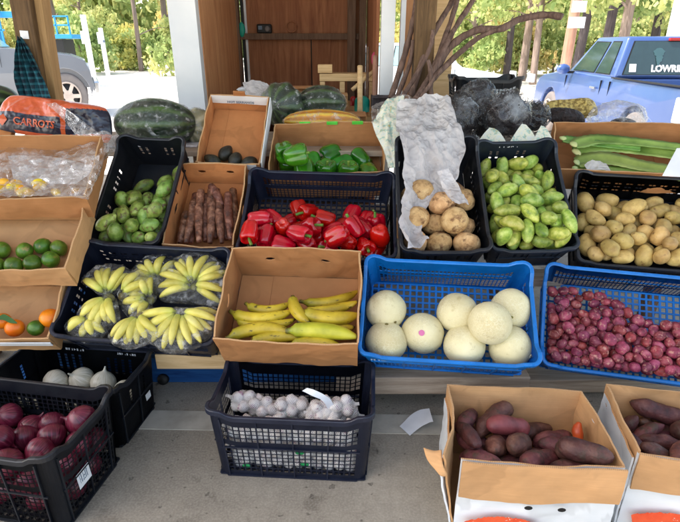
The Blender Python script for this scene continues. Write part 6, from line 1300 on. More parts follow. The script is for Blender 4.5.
gourd(156, 124, 2.72, .43, .132, 'watermelon', 'watermelon', 'large dark green watermelon behind the crate of dusty green fruit', 'watermelon', .10, .2, wrap=True, seed=1, taper=.03)
gourd(-4, 102, 3.0, .26, .10, 'watermelon', 'watermelon', 'green watermelon cut off by the left edge, behind the carrot bag', 'watermelon', .3, .8, seed=2)
gourd(282, 105, 3.0, .24, .125, 'watermelon', 'watermelon', 'dark ribbed watermelon in a white bag, left of the yellow squash', 'watermelon', 1.2, .3, 9, .05, True, seed=3)
gourd(321, 104, 3.08, .30, .105, 'watermelon', 'watermelon', 'striped watermelon under clear plastic, behind the yellow squash', 'watermelon', .1, 1.3, 10, .04, True, seed=4)
gourd(322, 121, 2.78, .42, .058, 'squash', 'yellow_squash', 'long orange-yellow squash behind the green pepper box', 'squash', -.02, 0, 8, .05, True, seed=5)
gourd(197, 127, 2.80, .16, .10, 'palemelon', 'pale_melon', 'pale netted melon between the watermelon and the white-edged box', 'melon', 1.3, 0, 12, .02, True, seed=6)
rows = [[at(243,84,3.05), at(252,82,3.05), at(264,82,3.05)], [at(246,92,3.0), at(262,90,3.0), at(280,90,3.0)], [at(252,100,2.95), at(270,100,2.95), at(290,102,2.95)]]
tag(sheet('white_bag', rows, M['paper'], None, 8, 8, .014, 16, 51), 'crumpled white bag beside the dark ribbed watermelon', 'bag')

# ------------------------------------------------------------------ bags of dark dried goods, black crate behind
def stuffbag(cx, cy, zc, w, h, seed, label, inner='blackstuff'):
    root = empty('plastic_bag', Matrix.Translation(at(cx, cy, zc))); tag(root, label, 'plastic bag', 'clear bags of dark dried goods')
    def f(d): return Vector((d.x*w*.40, d.y*w*.34, d.z*h*.42))*(1+.22*nz(d, 2.2, seed)+.10*nz(d, 6, seed+3))
    rng = random.Random(seed); V, F = [], []
    core = blob('contents', f, 4)
    V = [v.co.copy() for v in core.vertices]; F = [tuple(p.vertices) for p in core.polygons]
    for v in list(core.vertices):
        if rng.random() < .75:
            n_ = v.normal; t_ = n_.orthogonal().normalized(); t_ = Matrix.Rotation(rng.uniform(0, 6), 3, n_) @ t_
            b = len(V); L = rng.uniform(.012, .032); q = v.co+n_*.004
            V += [q-t_*.004, q+t_*.004, q+n_*L*.6+t_*L*.8+Vector([rng.uniform(-.008, .008) for _ in range(3)])]; F.append((b, b+1, b+2))
    link('contents', me_from('contents', V, F, False), M[inner], root)
    def g(d):
        p = Vector((d.x*w*.5, d.y*w*.42, d.z*h*.52))
        return p*(1+.10*nz(d, 1.6, seed+7))+d*((ridged(d*1.9, seed)-1.2)*.013)
    link('clear_bag', blob('clear_bag', g, 5), M['bagclear'], root)
    return root
stuffbag(463, 121, 2.72, .17, .25, 1, 'clear bag of dark dried goods leaning right, just behind the tissue paper')
stuffbag(478, 97, 2.95, .21, .20, 2, 'upper clear bag of dark goods in front of the black crate')
stuffbag(485, 120, 2.80, .17, .22, 3, 'clear bag of dark goods in the middle of the group')
stuffbag(508, 115, 2.66, .24, .25, 4, 'largest bag of nearly black shredded leaves, behind the slate crate')
stuffbag(533, 117, 2.78, .18, .17, 5, 'shiny clear bag of dark goods at the right of the group')
stuffbag(466, 100, 3.0, .16, .14, 8, 'small frosted bag at the left above the tissue paper')
CONT['backcrate'] = (0,0,0,0,0,0,.40,.26,.22,1)
bc = crate_meshes(.40, .26, .22, STY['mesh'])
rc_ = empty('plastic_crate', Matrix.Translation(at(483, 96, 3.2)-Vector((0, 0, .10)))); tag(rc_, 'black crate with pale printed panels standing behind the bags of dark goods', 'crate')
for nm_, M4 in (('side_panel', Matrix.Identity(4)), ('side_panel', Matrix.Rotation(PI, 4, 'Z')), ('end_panel', Matrix.Rotation(PI/2, 4, 'Z')), ('end_panel', Matrix.Rotation(-PI/2, 4, 'Z')), ('rim', Matrix.Identity(4)), ('floor_grid', Matrix.Identity(4))): link(nm_, bc[nm_], M['black'], rc_, M4)
for sx in (1, -1):
    for sy in (1, -1): link('corner_post', bc['corner_post'], M['black'], rc_, Matrix.Diagonal((sx, sy, 1, 1)))
for x in (-.09, .09):
    pn = link('paper_panel', box_me('paper_panel', x-.075, x+.075, -.118, -.114, .05, .19), M['white'], rc_); marks(pn, frame_M((x, -.1185, .13), (1, 0, 0), (0, 0, 1)), .11, .07, 9, 7, 'ink')
# bags at the right, behind the aloe
o, _ = pillow('grain_bag', .30, .12, .05, [M['grain']], None, 8); o.matrix_world = frame_M(at(570, 109, 2.95), (1, 0, .08), (0, .6, .8)); tag(o, 'clear bag of coarse tan grain lying in front of the blue pickup', 'grain bag')
o, _ = pillow('dark_bag', .20, .10, .035, [M['blackstuff'], M['film']], None, 9); o.matrix_world = frame_M(at(566, 116, 2.8), (1, 0, -.1), (0, .8, .6)); tag(o, 'black and clear plastic bag in front of the tan grain bag', 'bag')
o = link('plastic_bag', blob('plastic_bag', lambda d: Vector((d.x*.16, d.y*.10, d.z*.09))*(1+.08*nz(d, 2, 3))+d*((ridged(d*2.4, 3)-1.2)*.012), 5), M['liner']); o.location = at(617, 118, 2.85); tag(o, 'domed clear plastic bag in front of the bed of the blue pickup', 'plastic bag')
link('contents', blob('contents', lambda d: Vector((d.x*.07+.04, d.y*.06, d.z*.03-.03)), 3), M['blackstuff'], o)
# white scrap on the floor, small black cap
o = sheet('paper_scrap', [[Vector((.235, 1.60, .012)), Vector((.30, 1.66, .03)), Vector((.36, 1.66, .05))], [Vector((.27, 1.55, .01)), Vector((.32, 1.58, .03)), Vector((.36, 1.57, .06))]], M['white'], None, 5, 5, .003, 20, 3); tag(o, 'white paper scrap on the floor beside the torn box', 'paper')
o = link('bottle_cap', revolve('bottle_cap', [(0, .012), (.012, .012), (.014, .008), (.014, 0), (0, 0)], 16), M['dark']); o.matrix_world = Matrix.Translation((-.79, 1.90, .02)) @ Matrix.Rotation(1.2, 4, 'X') @ Matrix.Scale(1.8, 4); tag(o, 'small black cap on the floor behind the white onion crate', 'cap')

# ================================================================== STAND
st = empty('display_stand', Matrix.Translation((0, 2.2, 0))); tag(st, 'rough stepped timber stand carrying the tiers of crates', 'stand')
def board(nm, x0, x1, y0, y1, z0, z1, mat): return link(nm, box_me(nm, x0, x1, y0-2.2, y1-2.2, z0, z1, .004), M[mat], st)
board('front_board', -.757, -.02, 1.765, 1.85, .165, .235, 'plank'); board('front_board', -1.80, -.76, 1.90, 1.98, .165, .235, 'plank')
board('front_board', -.015, .75, 1.665, 1.76, .115, .195, 'plankgrey')
board('front_board', .76, 1.75, 1.80, 1.89, .02, .085, 'plankgrey')
for (x0, x1) in ((-1.72, -1.62), (-.95, -.86), (-.10, -.03)): board('support_block', x0, x1, 1.86, 1.93, .145, .30, 'stud')
board('step_board', -1.75, 1.80, 2.06, 2.18, .40, .435, 'plankgrey'); board('step_board', -1.75, 1.80, 2.44, 2.56, .60, .635, 'plankgrey')
for x in (-1.7, -.85, .02, .85, 1.7):
    for y, h in ((2.08, .398), (2.46, .598), (3.05, .868)): board('leg', x-.03, x+.03, y, y+.07, 0, h, 'stud')
board('tabletop', -1.9, 1.95, 2.62, 3.25, .87, .90, 'plankgrey')
pal = empty('pallet', Matrix.Translation((-.7, 2.2, 0))); tag(pal, 'blue painted wooden pallet on the concrete under the lower tier', 'pallet')
for y in (1.88, 2.10, 2.32, 2.54): link('deck_board', box_me('deck_board', -.75, .95, y-2.2, y-2.2+.10, .118, .14, .003), M['bluewood'], pal)
for y in (1.90, 2.30, 2.60): link('stringer', box_me('stringer', -.74, .94, y-2.2, y-2.2+.04, 0, .116, .003), M['bluewood'], pal)

# ================================================================== CANOPY: posts and roof over the stand
def timber(name, label, x, y, w, d, z1, mat, side=None, cat='post'):
    e = link(name, box_me(name, -w/2, w/2, -d/2, d/2, 0, z1, .004), M[mat]); e.location = (x, y, 0); tag(e, label, cat); return e
pl_ = timber('timber_post', 'dark weathered timber post at the left, with a teal plaid shirt hung on it', -1.755, 3.0, .105, .10, 2.7, 'post')
timber('timber_post', 'paler tan strip standing in for the lit right side of the left dark post', -1.685, 3.04, .042, .09, 2.7, 'postlitside')  # lit side face of the dark post, done as a paler timber
timber('timber_post', 'brown square timber post rising behind the crates with branches leaning on it', .505, 3.35, .115, .11, 2.75, 'post')
pl_.location.x += .0; pl_.rotation_euler = (0, R(3.5), 0); bpy.data.objects['timber_post.001'].rotation_euler = (0, R(3.5), 0)
ng = link('nail_plate', box_me('nail_plate', -.022, .022, -.004, 0, -.02, .02, .001), M['white'], pl_); ng.matrix_local = Matrix.Translation((.0, -.052, 1.45))
roof = link('canopy_roof', box_me('canopy_roof', -4.6, 3.1, .35, 5.6, 2.75, 2.79), M['skylight']); tag(roof, 'flat metal canopy roof above the produce stand, out of frame', 'roof')
# shirt
cx0 = -1.665
rows = []
for k in range(8):
    t = k/7; z = 1.43-.46*t*1.02; hw = .012+.066*min(1, t*2.2); row = []
    for j in range(9):
        u = j/8*2-1; row.append(Vector((cx0-.015+.03*t+u*hw, 2.93-.035*math.cos(u*13+t*2)*min(1, t*3+.3)-.01, z-.012*math.cos(u*6)+(.03*abs(u) if k == 7 else 0))))
    rows.append(row)
tag(sheet('hanging_shirt', rows, M['plaid'], None, 3, 4, .006, 14, 7), 'teal and blue plaid shirt hanging on the left timber post', 'shirt')

# ================================================================== PLYWOOD BOOTH
bo = empty('plywood_booth', Matrix.Translation((-.35, 4.2, 0))); tag(bo, 'reddish plywood booth with white corner boards behind the stand', 'booth')
def bp(nm, x0, x1, y0, y1, z0, z1, mat, bev=.002): return link(nm, box_me(nm, x0+.35, x1+.35, y0-4.2, y1-4.2, z0, z1, bev), M[mat], bo)
bp('side_wall', -.915, -.895, 3.62, 5.0, 0, 2.6, 'plylight'); bp('side_wall', .235, .255, 3.62, 5.0, 0, 2.6, 'ply')
bp('joint_strip', -.275, -.245, 5.022, 5.03, 0, 1.46, 'dark'); bp('back_wall', -.86, -.265, 5.0, 5.02, 0, 1.46, 'ply'); bp('back_wall', -.255, .23, 5.0, 5.02, 0, 1.46, 'ply'); bp('back_wall', -.86, .23, 5.003, 5.02, 1.47, 2.6, 'ply')
bp('stud', -.955, -.875, 4.86, 4.95, 0, 2.6, 'stud'); bp('stud', -.872, -.850, 4.955, 4.99, 0, 2.6, 'dark')
bp('stud', .065, .135, 4.86, 4.95, 0, 2.6, 'stud'); bp('stud', .165, .225, 4.80, 4.90, 0, 2.6, 'stud')
bp('crossbeam', -.93, .20, 4.90, 4.985, 1.44, 1.49, 'stud')
bp('corner_board', -1.07, -.895, 3.52, 3.60, 0, 2.7, 'whitepaint'); bp('corner_board', .26, .345, 3.52, 3.60, 0, 2.7, 'whitepaint')
bp('corner_board', .385, .415, 3.56, 3.62, 0, 2.7, 'whitepaint'); bp('trim_panel', .42, .60, 3.75, 3.77, 0, 2.7, 'plylight')
bp('light_gap_strip', -.845, -.825, 4.975, 4.995, .9, 2.6, 'white')  # white strip stands for light showing through the gap beside the stud
bp('counter', -.89, .23, 3.7, 4.85, .90, .93, 'plank')
yp = timber('board_panel', 'pale yellow-tan board panel just right of the brown post', .70, 3.75, .13, .03, 2.7, 'plank', cat='board')
# things on the crossbeam
g = empty('small_speaker', Matrix.Translation((-.66, 4.93, 1.49))); tag(g, 'small black gadget on the crossbeam of the booth', 'gadget')
link('body', box_me('body', -.07, .06, -.03, .03, 0, .075, .012), M['dark'], g); link('dial', revolve('dial', [(0, .01), (.02, .01), (.024, 0), (0, 0)], 16), M['rubber'], g, Matrix.Translation((.025, -.031, .035)) @ Matrix.Rotation(PI/2, 4, 'X')); link('knob', box_me('knob', -.055, -.02, -.034, -.03, .03, .06, .003), M['ink'], g)
o = link('teal_cloth', blob('teal_cloth', lambda d: Vector((d.x*.03, d.y*.02, d.z*.06))*(1+.2*nz(d, 2, 1)), 3), M['teal']); o.location = (-.86, 4.9, 1.52); tag(o, 'teal rag tucked beside the crossbeam of the booth', 'rag')
o = link('hanging_hoop', tube_me('hanging_hoop', [(.045*math.cos(a), 0, .045*math.sin(a)) for a in [k*PI/8 for k in range(17)]], .006, 6, 1), M['ply']); o.location = (-.43, 4.97, 1.545); tag(o, 'faint brown hoop on the booth wall above the crossbeam', 'hoop')
# clutter on the booth counter: wooden trestle, stakes, blocks
tr = empty('wooden_trestle', Matrix.Translation(at(334, 92, 3.7)-Vector((0, 0, .22)))); tag(tr, 'pale wooden trestle table in the booth opening', 'trestle')
link('tabletop', box_me('tabletop', -.10, .30, -.10, .10, .30, .35, .003), M['plank'], tr); link('block', box_me('block', -.11, -.01, -.12, -.05, .355, .41, .003), M['plank'], tr)
for x in (-.08, .06, .27): link('leg', box_me('leg', x-.018, x+.018, -.09, -.05, 0, .298, .003), M['plank'], tr)
for i, (x0, y0, x1, y1, w, mt, lb) in enumerate([(360, 112, 360, 66, .035, 'plank', 'pale wooden stake standing left in front of the trestle'), (374, 112, 375, 56, .030, 'barkred', 'reddish wooden stake with a pink cap behind it'), (367, 100, 368, 47, .018, 'stud', 'thin dark stake behind the paler ones'), (352, 90, 374, 71, .028, 'plank', 'wooden stake leaning diagonally between the upright ones')]):
    a, b = at(x0, y0, 3.3+.05*i), at(x1, y1, 3.3+.05*i); c = (a+b)/2
    o = link('wooden_stake', tube_me('wooden_stake', [a-c, (a+b)/2-c, b-c], w/2, 8, 2), M[mt]); o.location = c; tag(o, lb, 'stake', 'wooden stakes beside the trestle')
o = link('pink_cap', blob('pink_cap', lambda d: Vector((d.x*.026, d.y*.02, d.z*.05)), 2), M['pinkcap']); o.location = at(375, 59, 3.5); tag(o, 'bright pink plastic knob behind the reddish stake', 'knob')
for nm_, mt, x, y, zc, sx, sz, lb in [('red_cup', 'lampred', 353, 101, 3.45, .02, .03, 'small red cup among the stakes'), ('teal_bottle', 'teal', 362, 104, 3.4, .05, .05, 'teal bottle low among the stakes')]:
    o = link(nm_, revolve(nm_, smooth_prof([(0, 1), (.5, 1), (.7, .8), (1, .5), (1, -.8), (.9, -1), (0, -1)], 2), 16), M[mt]); o.location = at(x, y, zc); o.scale = (sx, sx, sz); tag(o, lb, nm_.split('_')[1])
rng = random.Random(8)
for i, (x, y, w, mt, lb) in enumerate([(300, 91, .30, 'card', 'low brown carton behind the ribbed watermelon'), (340, 98, .10, 'cardlight', 'small tan carton beside the striped watermelon'), (255, 92, .2, 'white', 'pale folded papers on the booth counter at the left'), (352, 118, .16, 'card', 'brown carton between the squash and the newspaper'), (385, 100, .18, 'barkdark', 'dark block under the leaning branches')]):
    o = empty('carton', Matrix.Translation(at(x, y, 3.35 if i != 3 else 2.95))); tag(o, lb, 'carton'); link('body', box_me('body', -w/2, w/2, -.06, .06, -.05, .03, .004), M[mt], o); link('flap', box_me('flap', -w/2, w/2, -.10, -.062, .02, .026, .001), M[mt], o)
# low white boxes and sheets on the tabletop behind the crates
o = link('white_cloth', box_me('white_cloth', -1.32, -.75, 2.70, 3.15, .903, .912, .002), M['paper']); tag(o, 'white plastic sheet under the large watermelon', 'sheet')

# ================================================================== BRANCHES leaning on the post
BR = [([(391,98),(404,57),(410,35),(415,12),(417,-8)], 5.0), ([(397,98),(410,62),(413,40)], 4.0), ([(411,96),(427,47),(437,27),(452,2),(456,-8)], 5.0), ([(424,90),(442,47),(457,2),(460,-8)], 4.5), ([(430,80),(450,37),(472,2),(478,-8)], 4.6),
      ([(416,100),(437,67),(450,47),(475,31),(500,29),(520,19),(545,15),(562,17)], 6.0), ([(430,82),(455,57),(480,37),(500,29)], 4.6), ([(402,98),(418,72),(430,48),(433,30)], 3.6), ([(431,100),(431,74),(428,60)], 3.4), ([(420,99),(440,70)], 3.0)]
for i, (pts, w) in enumerate(BR):
    P = [at(x, y, 3.12-.02*i+.03*math.sin(k*1.7+i)) for k, (x, y) in enumerate(pts)]; c = P[0].copy()
    if len(P) == 2: P.insert(1, (P[0]+P[1])/2)
    P = catmull([p-c for p in P], 8)
    V, F = tube_geo(P, lambda t: w/CF*3.1/2*1.22*(1.05-.2*t)*(1+.16*noise.noise(Vector((t*9, i, 2)))), 9)
    V = [v+Vector((nz(v, 30, i), nz(v, 30, i+5), nz(v, 30, i+9)))*.005 for v in V]
    o = link('branch', me_from('branch', V, F), M['branch']); o.location = c
    tag(o, ['dark branch leaning left of the brown post, longest on that side', 'shorter dark branch just left of the post', 'dark branch crossing the post and reaching the top of the photo', 'thin branch rising steeply right of the post', 'branch rising to the top, rightmost of the steep ones', 'long thick curved branch reaching far right toward the utility pole', 'branch below the long curved one, joining it', 'short branch in front of the post base', 'short upright stick at the right of the post base', 'short slanting stick at the bottom of the branch bundle'][i], 'branch', 'dark branches leaning on the timber post')

# ================================================================== GROUND
slab = link('concrete_floor', box_me('concrete_floor', -4.2, 3.4, -2.5, 5.9, -.12, 0), M['concrete']); tag(slab, kind='structure')
js = link('floor_strip', box_me('floor_strip', -1.5, 1.6, -.055, .055, 0, .004), M['concretelight']); js.matrix_world = Matrix.Translation((0, 1.63, 0)) @ Matrix.Rotation(R(-1.5), 4, 'Z'); tag(js, kind='structure')
V, F = [], []; xs = [-200, -80, -40, -20, -10, -5, 0, 1.5, 3, 5, 10, 20, 40, 80, 200]; ys = [-60, -20, 0, 6, 10, 15, 22, 30, 45, 70, 120, 260]
def gz(x, y): return -.03-.17*sstep(.5, 3.5, x)-.0*y
for y in ys:
    for x in xs: V.append((x, y, gz(x, y)))
n_ = len(xs)
for j in range(len(ys)-1):
    for i in range(n_-1): F.append((j*n_+i, j*n_+i+1, (j+1)*n_+i+1, (j+1)*n_+i))
tag(link('ground', me_from('ground', V, F), M['gravel']), kind='structure')

# ================================================================== VEHICLES
def side_profile(kind):
    if kind == 'pickup':
        return [(-2.62, .48), (-2.62, 1.02), (-2.58, 1.10), (-.72, 1.12), (1.10, 1.13), (1.55, 1.10), (2.25, 1.02), (2.48, .94), (2.56, .78), (2.60, .50), (2.50, .36)]
    return [(-2.1, .40), (-2.15, .85), (-2.0, .98), (-1.4, 1.0), (1.0, .98), (1.7, .88), (2.05, .74), (2.12, .45), (2.05, .32)]
def vehicle(name, label, cat, kind, M4, paint, scale=(1, 1, 1), glass='glass', fx=1.68):
    root = empty(name, M4 @ Matrix.Diagonal((*scale, 1))); tag(root, label, cat)
    pk = kind == 'pickup'; hw = .90 if pk else .86; wx = (fx, -1.62) if pk else (1.3, -1.3); wr = .37 if pk else .32
    prof = side_profile(kind); low = .36 if pk else .30
    pts = list(prof)
    for cx in wx:   # walking forward -> rear along the sill, cutting arches
        ar = wr+.075
        a0 = math.asin(max(-1, min(1, (low-wr)/ar)))
        k0 = a0; 
        for q in range(13):
            a = k0+(PI-2*k0)*q/12; pts.append((cx+ar*math.cos(a), wr+ar*math.sin(a)))
    def arcfix(z): return z
    for sgn in (1, -1):
        bm = bmesh.new()
        lo = [bm.verts.new((x, sgn*(hw-.10), z)) for x, z in pts]; hi = [bm.verts.new((x, sgn*(hw-(.05*max(0, (z-.75))/.35 if z > .75 else 0)), z)) for x, z in pts]
        N = len(pts)
        from mathutils.geometry import tessellate_polygon
        tri = tessellate_polygon([[Vector((x, z, 0)) for x, z in pts]])
        for t in tri:
            try: bm.faces.new([hi[i] for i in t]); bm.faces.new([lo[i] for i in t][::-1])
            except ValueError: pass
        for i in range(N): bm.faces.new((lo[i], lo[(i+1) % N], hi[(i+1) % N], hi[i]))
        o = link('body_side', bm_me('body_side', bm), M[paint], root)
        bv = o.modifiers.new('b', 'BEVEL'); bv.width = .03; bv.segments = 3; bv.limit_method = 'ANGLE'; bv.angle_limit = R(50)
    w2 = hw-.10
    def part(nm, x0, x1, y0, y1, z0, z1, mt, bev=.03): return link(nm, box_me(nm, x0, x1, y0, y1, z0, z1, bev), M[mt], root)
    if pk:
        bm = bmesh.new(); vs = [bm.verts.new(p) for p in [(1.05, -w2, .5), (2.54, -w2, .5), (2.50, -w2, .93), (2.2, -w2, 1.03), (1.05, -w2, 1.14), (1.05, w2, .5), (2.54, w2, .5), (2.50, w2, .93), (2.2, w2, 1.03), (1.05, w2, 1.14)]]
        for f in ((0, 1, 2, 3, 4), (9, 8, 7, 6, 5), (0, 5, 6, 1), (1, 6, 7, 2), (2, 7, 8, 3), (3, 8, 9, 4), (4, 9, 5, 0)): bm.faces.new([vs[i] for i in f])
        link('hood', bm_me('hood', bm), M[paint], root)
        part('cab_floor', -.70, 1.06, -w2, w2, .4, 1.10, paint); part('bed_floor', -2.55, -.72, -w2, w2, .55, .62, 'dark', .005)
        for sgn in (1, -1):
            part('bed_rail', -2.56, -.74, sgn*(hw-.05)-.035, sgn*(hw-.05)+.035, 1.105, 1.122, 'dark', .004)
            part('body_gap', -.718, -.711, sgn*(hw-.03)-.02, sgn*(hw-.03)+.014, .45, 1.06, 'dark', 0)
        part('roof_lamp', -.655, -.60, -.10, .10, 1.60, 1.64, 'lampred', .006); part('tailgate_handle', -2.625, -2.605, -.10, .10, .94, 1.0, 'dark', .004)
        part('tailgate', -2.60, -2.52, -w2+.01, w2-.01, .60, 1.08, paint, .02); part('bumper', -2.74, -2.62, -hw+.04, hw-.04, .46, .62, 'chrome')
        part('front_bumper', 2.58, 2.70, -hw+.03, hw-.03, .38, .60, 'chrome')
        gx = [(-.72, -.60), (1.12, .42)]; zb, zt = 1.10, 1.66; yb, yt = hw-.07, hw-.22
    else:
        part('hood', .9, 2.02, -w2, w2, .35, .84, paint, .05); part('boot', -2.0, -1.2, -w2, w2, .35, .96, paint, .05); part('cab_floor', -1.25, .95, -w2, w2, .35, .95, paint)
        part('bumper', -2.2, -2.08, -hw+.04, hw-.04, .35, .55, paint); part('front_bumper', 2.05, 2.16, -hw+.04, hw-.04, .3, .5, paint)
        gx = [(-1.55, -.95), (1.05, .35)]; zb, zt = .97, 1.42; yb, yt = hw-.07, hw-.22
    (rb_, rt_), (fb_, ft_) = gx
    B = [Vector(p) for p in ((rb_, -yb, zb), (fb_, -yb, zb), (fb_, yb, zb), (rb_, yb, zb))]; T_ = [Vector(p) for p in ((rt_, -yt, zt), (ft_, -yt, zt), (ft_, yt, zt), (rt_, yt, zt))]
    bm = bmesh.new(); vv = [bm.verts.new(p) for p in B+T_]
    for f in ((0, 1, 5, 4), (1, 2, 6, 5), (2, 3, 7, 6), (3, 0, 4, 7), (4, 5, 6, 7), (3, 2, 1, 0)): bm.faces.new([vv[i] for i in f])
    bmesh.ops.bevel(bm, geom=bm.edges[:], offset=.05, segments=3, affect='EDGES', profile=.6)
    link('cab', bm_me('cab', bm, True), M[paint], root)
    def glass_quad(nm, a, b, c, d, u0, u1, v0, v1, out, parent=None):
        def P(u, v): return a.lerp(b, u).lerp(d.lerp(c, u), v)+out*.006
        q = [P(u0, v0), P(u1, v0), P(u1-.02, v1), P(u0+.02, v1)]
        o = link(nm, me_from(nm, q, [(0, 1, 2, 3)], False), M[glass], root); md = o.modifiers.new('t', 'SOLIDIFY'); md.thickness = .004
        fr = bmesh.new()
        cc = sum(q, Vector())/4
        for i in range(4):
            e0, e1 = q[i], q[(i+1) % 4]; i0, i1 = e0+(e0-cc).normalized()*.022, e1+(e1-cc).normalized()*.022
            fr.faces.new([fr.verts.new(p-out*.002) for p in (e0, e1, i1, i0)])
        link('window_seal', bm_me('window_seal', fr), M['dark'], o)
        return o
    sL = Vector((0, -1, .25)).normalized(); sR = Vector((0, 1, .25)).normalized()
    wq = []
    for a, b, c, d, out in ((B[0], B[1], T_[1], T_[0], sL), (B[3], B[2], T_[2], T_[3], sR)):
        wq.append(glass_quad('door_window', a, b, c, d, .42, .90, .10, .86, out)); glass_quad('quarter_window', a, b, c, d, .10, .38, .10, .86, out)
    glass_quad('windshield', B[1], B[2], T_[2], T_[1], .06, .94, .08, .9, Vector((.8, 0, .5)).normalized())
    rw = glass_quad('rear_window', B[3], B[0], T_[0], T_[3], .07, .93, .10, .88, Vector((-1, 0, .25)).normalized())
    for sgn in (1, -1):
        mr = link('mirror', blob('mirror', lambda d: Vector((d.x*.06, d.y*.12, d.z*.085)), 2), M[paint], root, Matrix.Translation((.80, sgn*(hw+.13), 1.17 if pk else 1.03)))
        link('mirror_arm', box_me('mirror_arm', -.02, .02, -.06, .06, -.02, .02, .005), M['dark'], mr, Matrix.Translation((0, -sgn*.14, -.05)))
        link('headlight', box_me('headlight', 2.50, 2.575, sgn*.62-.16, sgn*.62+.16, .70, .86, .02), M['lampclear'], root)
        link('taillight', box_me('taillight', (-2.66 if pk else -2.18), (-2.50 if pk else -2.05), sgn*(hw-.06)-.05, sgn*(hw-.06)+.055, .72, 1.0, .015), M['lampclear' if pk else 'lampred'], root)
        # door seams and handle
        for x in (1.02, -.42) if pk else (.85, -.1, -1.0):
            link('door_seam', box_me('door_seam', x-.003, x+.003, sgn*(hw-.028)-.015, sgn*(hw-.028)+.013, .42, 1.06 if pk else .94, 0), M['dark'], root)
        link('door_handle', box_me('door_handle', -.30, -.12, sgn*(hw+.005)-.014, sgn*(hw+.005)+.014, .93, .96, .006), M['chrome'], root)
        if pk and False: link('side_trim', box_me('side_trim', -2.5, 2.3, sgn*(hw+.004)-.006, sgn*(hw+.004)+.006, .70, .73, .003), M['chrome'], root)
    tyre = revolve('tyre', smooth_prof([(0, .11), (.60*wr, .11), (.86*wr, .115), (.98*wr, .09), (wr, .04), (wr, -.04), (.98*wr, -.09), (.86*wr, -.115), (0, -.11)], 3), 36)
    bm = bmesh.new()
    rr = wr*.60
    bmesh.ops.create_circle(bm, cap_ends=True, segments=32, radius=rr*.42, matrix=Matrix.Translation((0, 0, .02)))
    for q in range(6):
        vs = bx(bm, .03, rr*.98, -.032, .032, .0, .03); 
        for v in vs: v.co = Matrix.Rotation(q*PI/3, 3, 'Z') @ v.co
    V_, F_ = tube_geo([Vector((rr*math.cos(k*PI/16), rr*math.sin(k*PI/16), .01)) for k in range(33)], lambda t: .018, 6)
    b0 = [bm.verts.new(v) for v in V_]
    for f in F_[:-2]: bm.faces.new([b0[i] for i in f])
    rim = bm_me('rim', bm)
    for cx in wx:
        for sgn in (1, -1):
            w = link('wheel', tyre, M['rubber'], root, Matrix.Translation((cx, sgn*(hw-.13), wr)) @ Matrix.Rotation(-sgn*PI/2, 4, 'X'))
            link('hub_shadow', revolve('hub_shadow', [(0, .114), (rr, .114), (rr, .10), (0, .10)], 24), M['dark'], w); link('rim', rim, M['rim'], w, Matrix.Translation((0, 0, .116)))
    return root, rw
vs_, _ = vehicle('parked_pickup', 'silver-grey pickup at the left, seen from the side with its dusty front wheel', 'pickup truck', 'pickup', Matrix.Translation((-7.86, 10.95, -.03)) @ Matrix.Rotation(R(25), 4, 'Z'), 'paintsilver', (1.0, 1, 1.21), 'glassclear', 2.08)
vb, rwin = vehicle('parked_pickup', 'blue pickup with a white-lettered rear window, parked behind the right of the stand', 'pickup truck', 'pickup', Matrix.Translation((4.92, 8.72, -.20)) @ Matrix.Rotation(R(88), 4, 'Z'), 'paintblue', (1, 1, 1.03), 'glass')
vehicle('parked_car', 'white car half hidden behind the branches and the booth posts', 'car', 'car', Matrix.Translation((1.55, 12.2, -.10)) @ Matrix.Rotation(R(0), 4, 'Z'), 'paintwhite', (1, 1, 1.08), 'glassclear')
# lettering and stickers on the blue pickup's rear window (local frame: rear faces -x, right is -y)
rn = Vector((-1, 0, .25)).normalized(); yd = Vector((.0, 0, 1)); yd = (yd-rn*yd.dot(rn)).normalized()
def onwin(y, z): return Vector((-.72+.12*(z-1.10)/.56, y, z))+rn*.014
put_text('lettering', 'LOWRIDERCO', .125, M['white'], vb, Matrix(((*Vector((0, -1, 0)),), (*yd,), (*rn,))).transposed().to_4x4() if False else frame_M(onwin(-.10, 1.23), (0, -1, 0), yd), bold=.006)
link('sticker', box_me('sticker', -.05, .05, -.055, .055, 0, .002), M['white'], vb, frame_M(onwin(.58, 1.24), (0, -1, 0), yd))
dec = flat('faint teal window decal', s(62, 92, 96), .3)
bm = bmesh.new()
for (cx_, cz_, ra, rb2) in ((0, .05, .08, .06), (.01, -.03, .05, .06), (.0, -.09, .025, .04)):
    g_ = bmesh.ops.create_circle(bm, cap_ends=True, segments=14, radius=1)
    for v in g_['verts']: v.co = Vector((cx_+v.co.x*ra*(1+.15*math.sin(v.co.y*9)), cz_+v.co.y*rb2, .0004*len(bm.verts)/14))
link('window_decal', bm_me('window_decal', bm), dec, vb, frame_M(onwin(.22, 1.40)-rn*.002, (0, -1, 0), yd))
link('window_decal', bm_me('window_decal', (lambda b: (bmesh.ops.create_circle(b, cap_ends=True, segments=20, radius=.08), b)[1])(bmesh.new())), M['white'], vb, frame_M(onwin(-.50, 1.45), (0, -1, 0), yd))

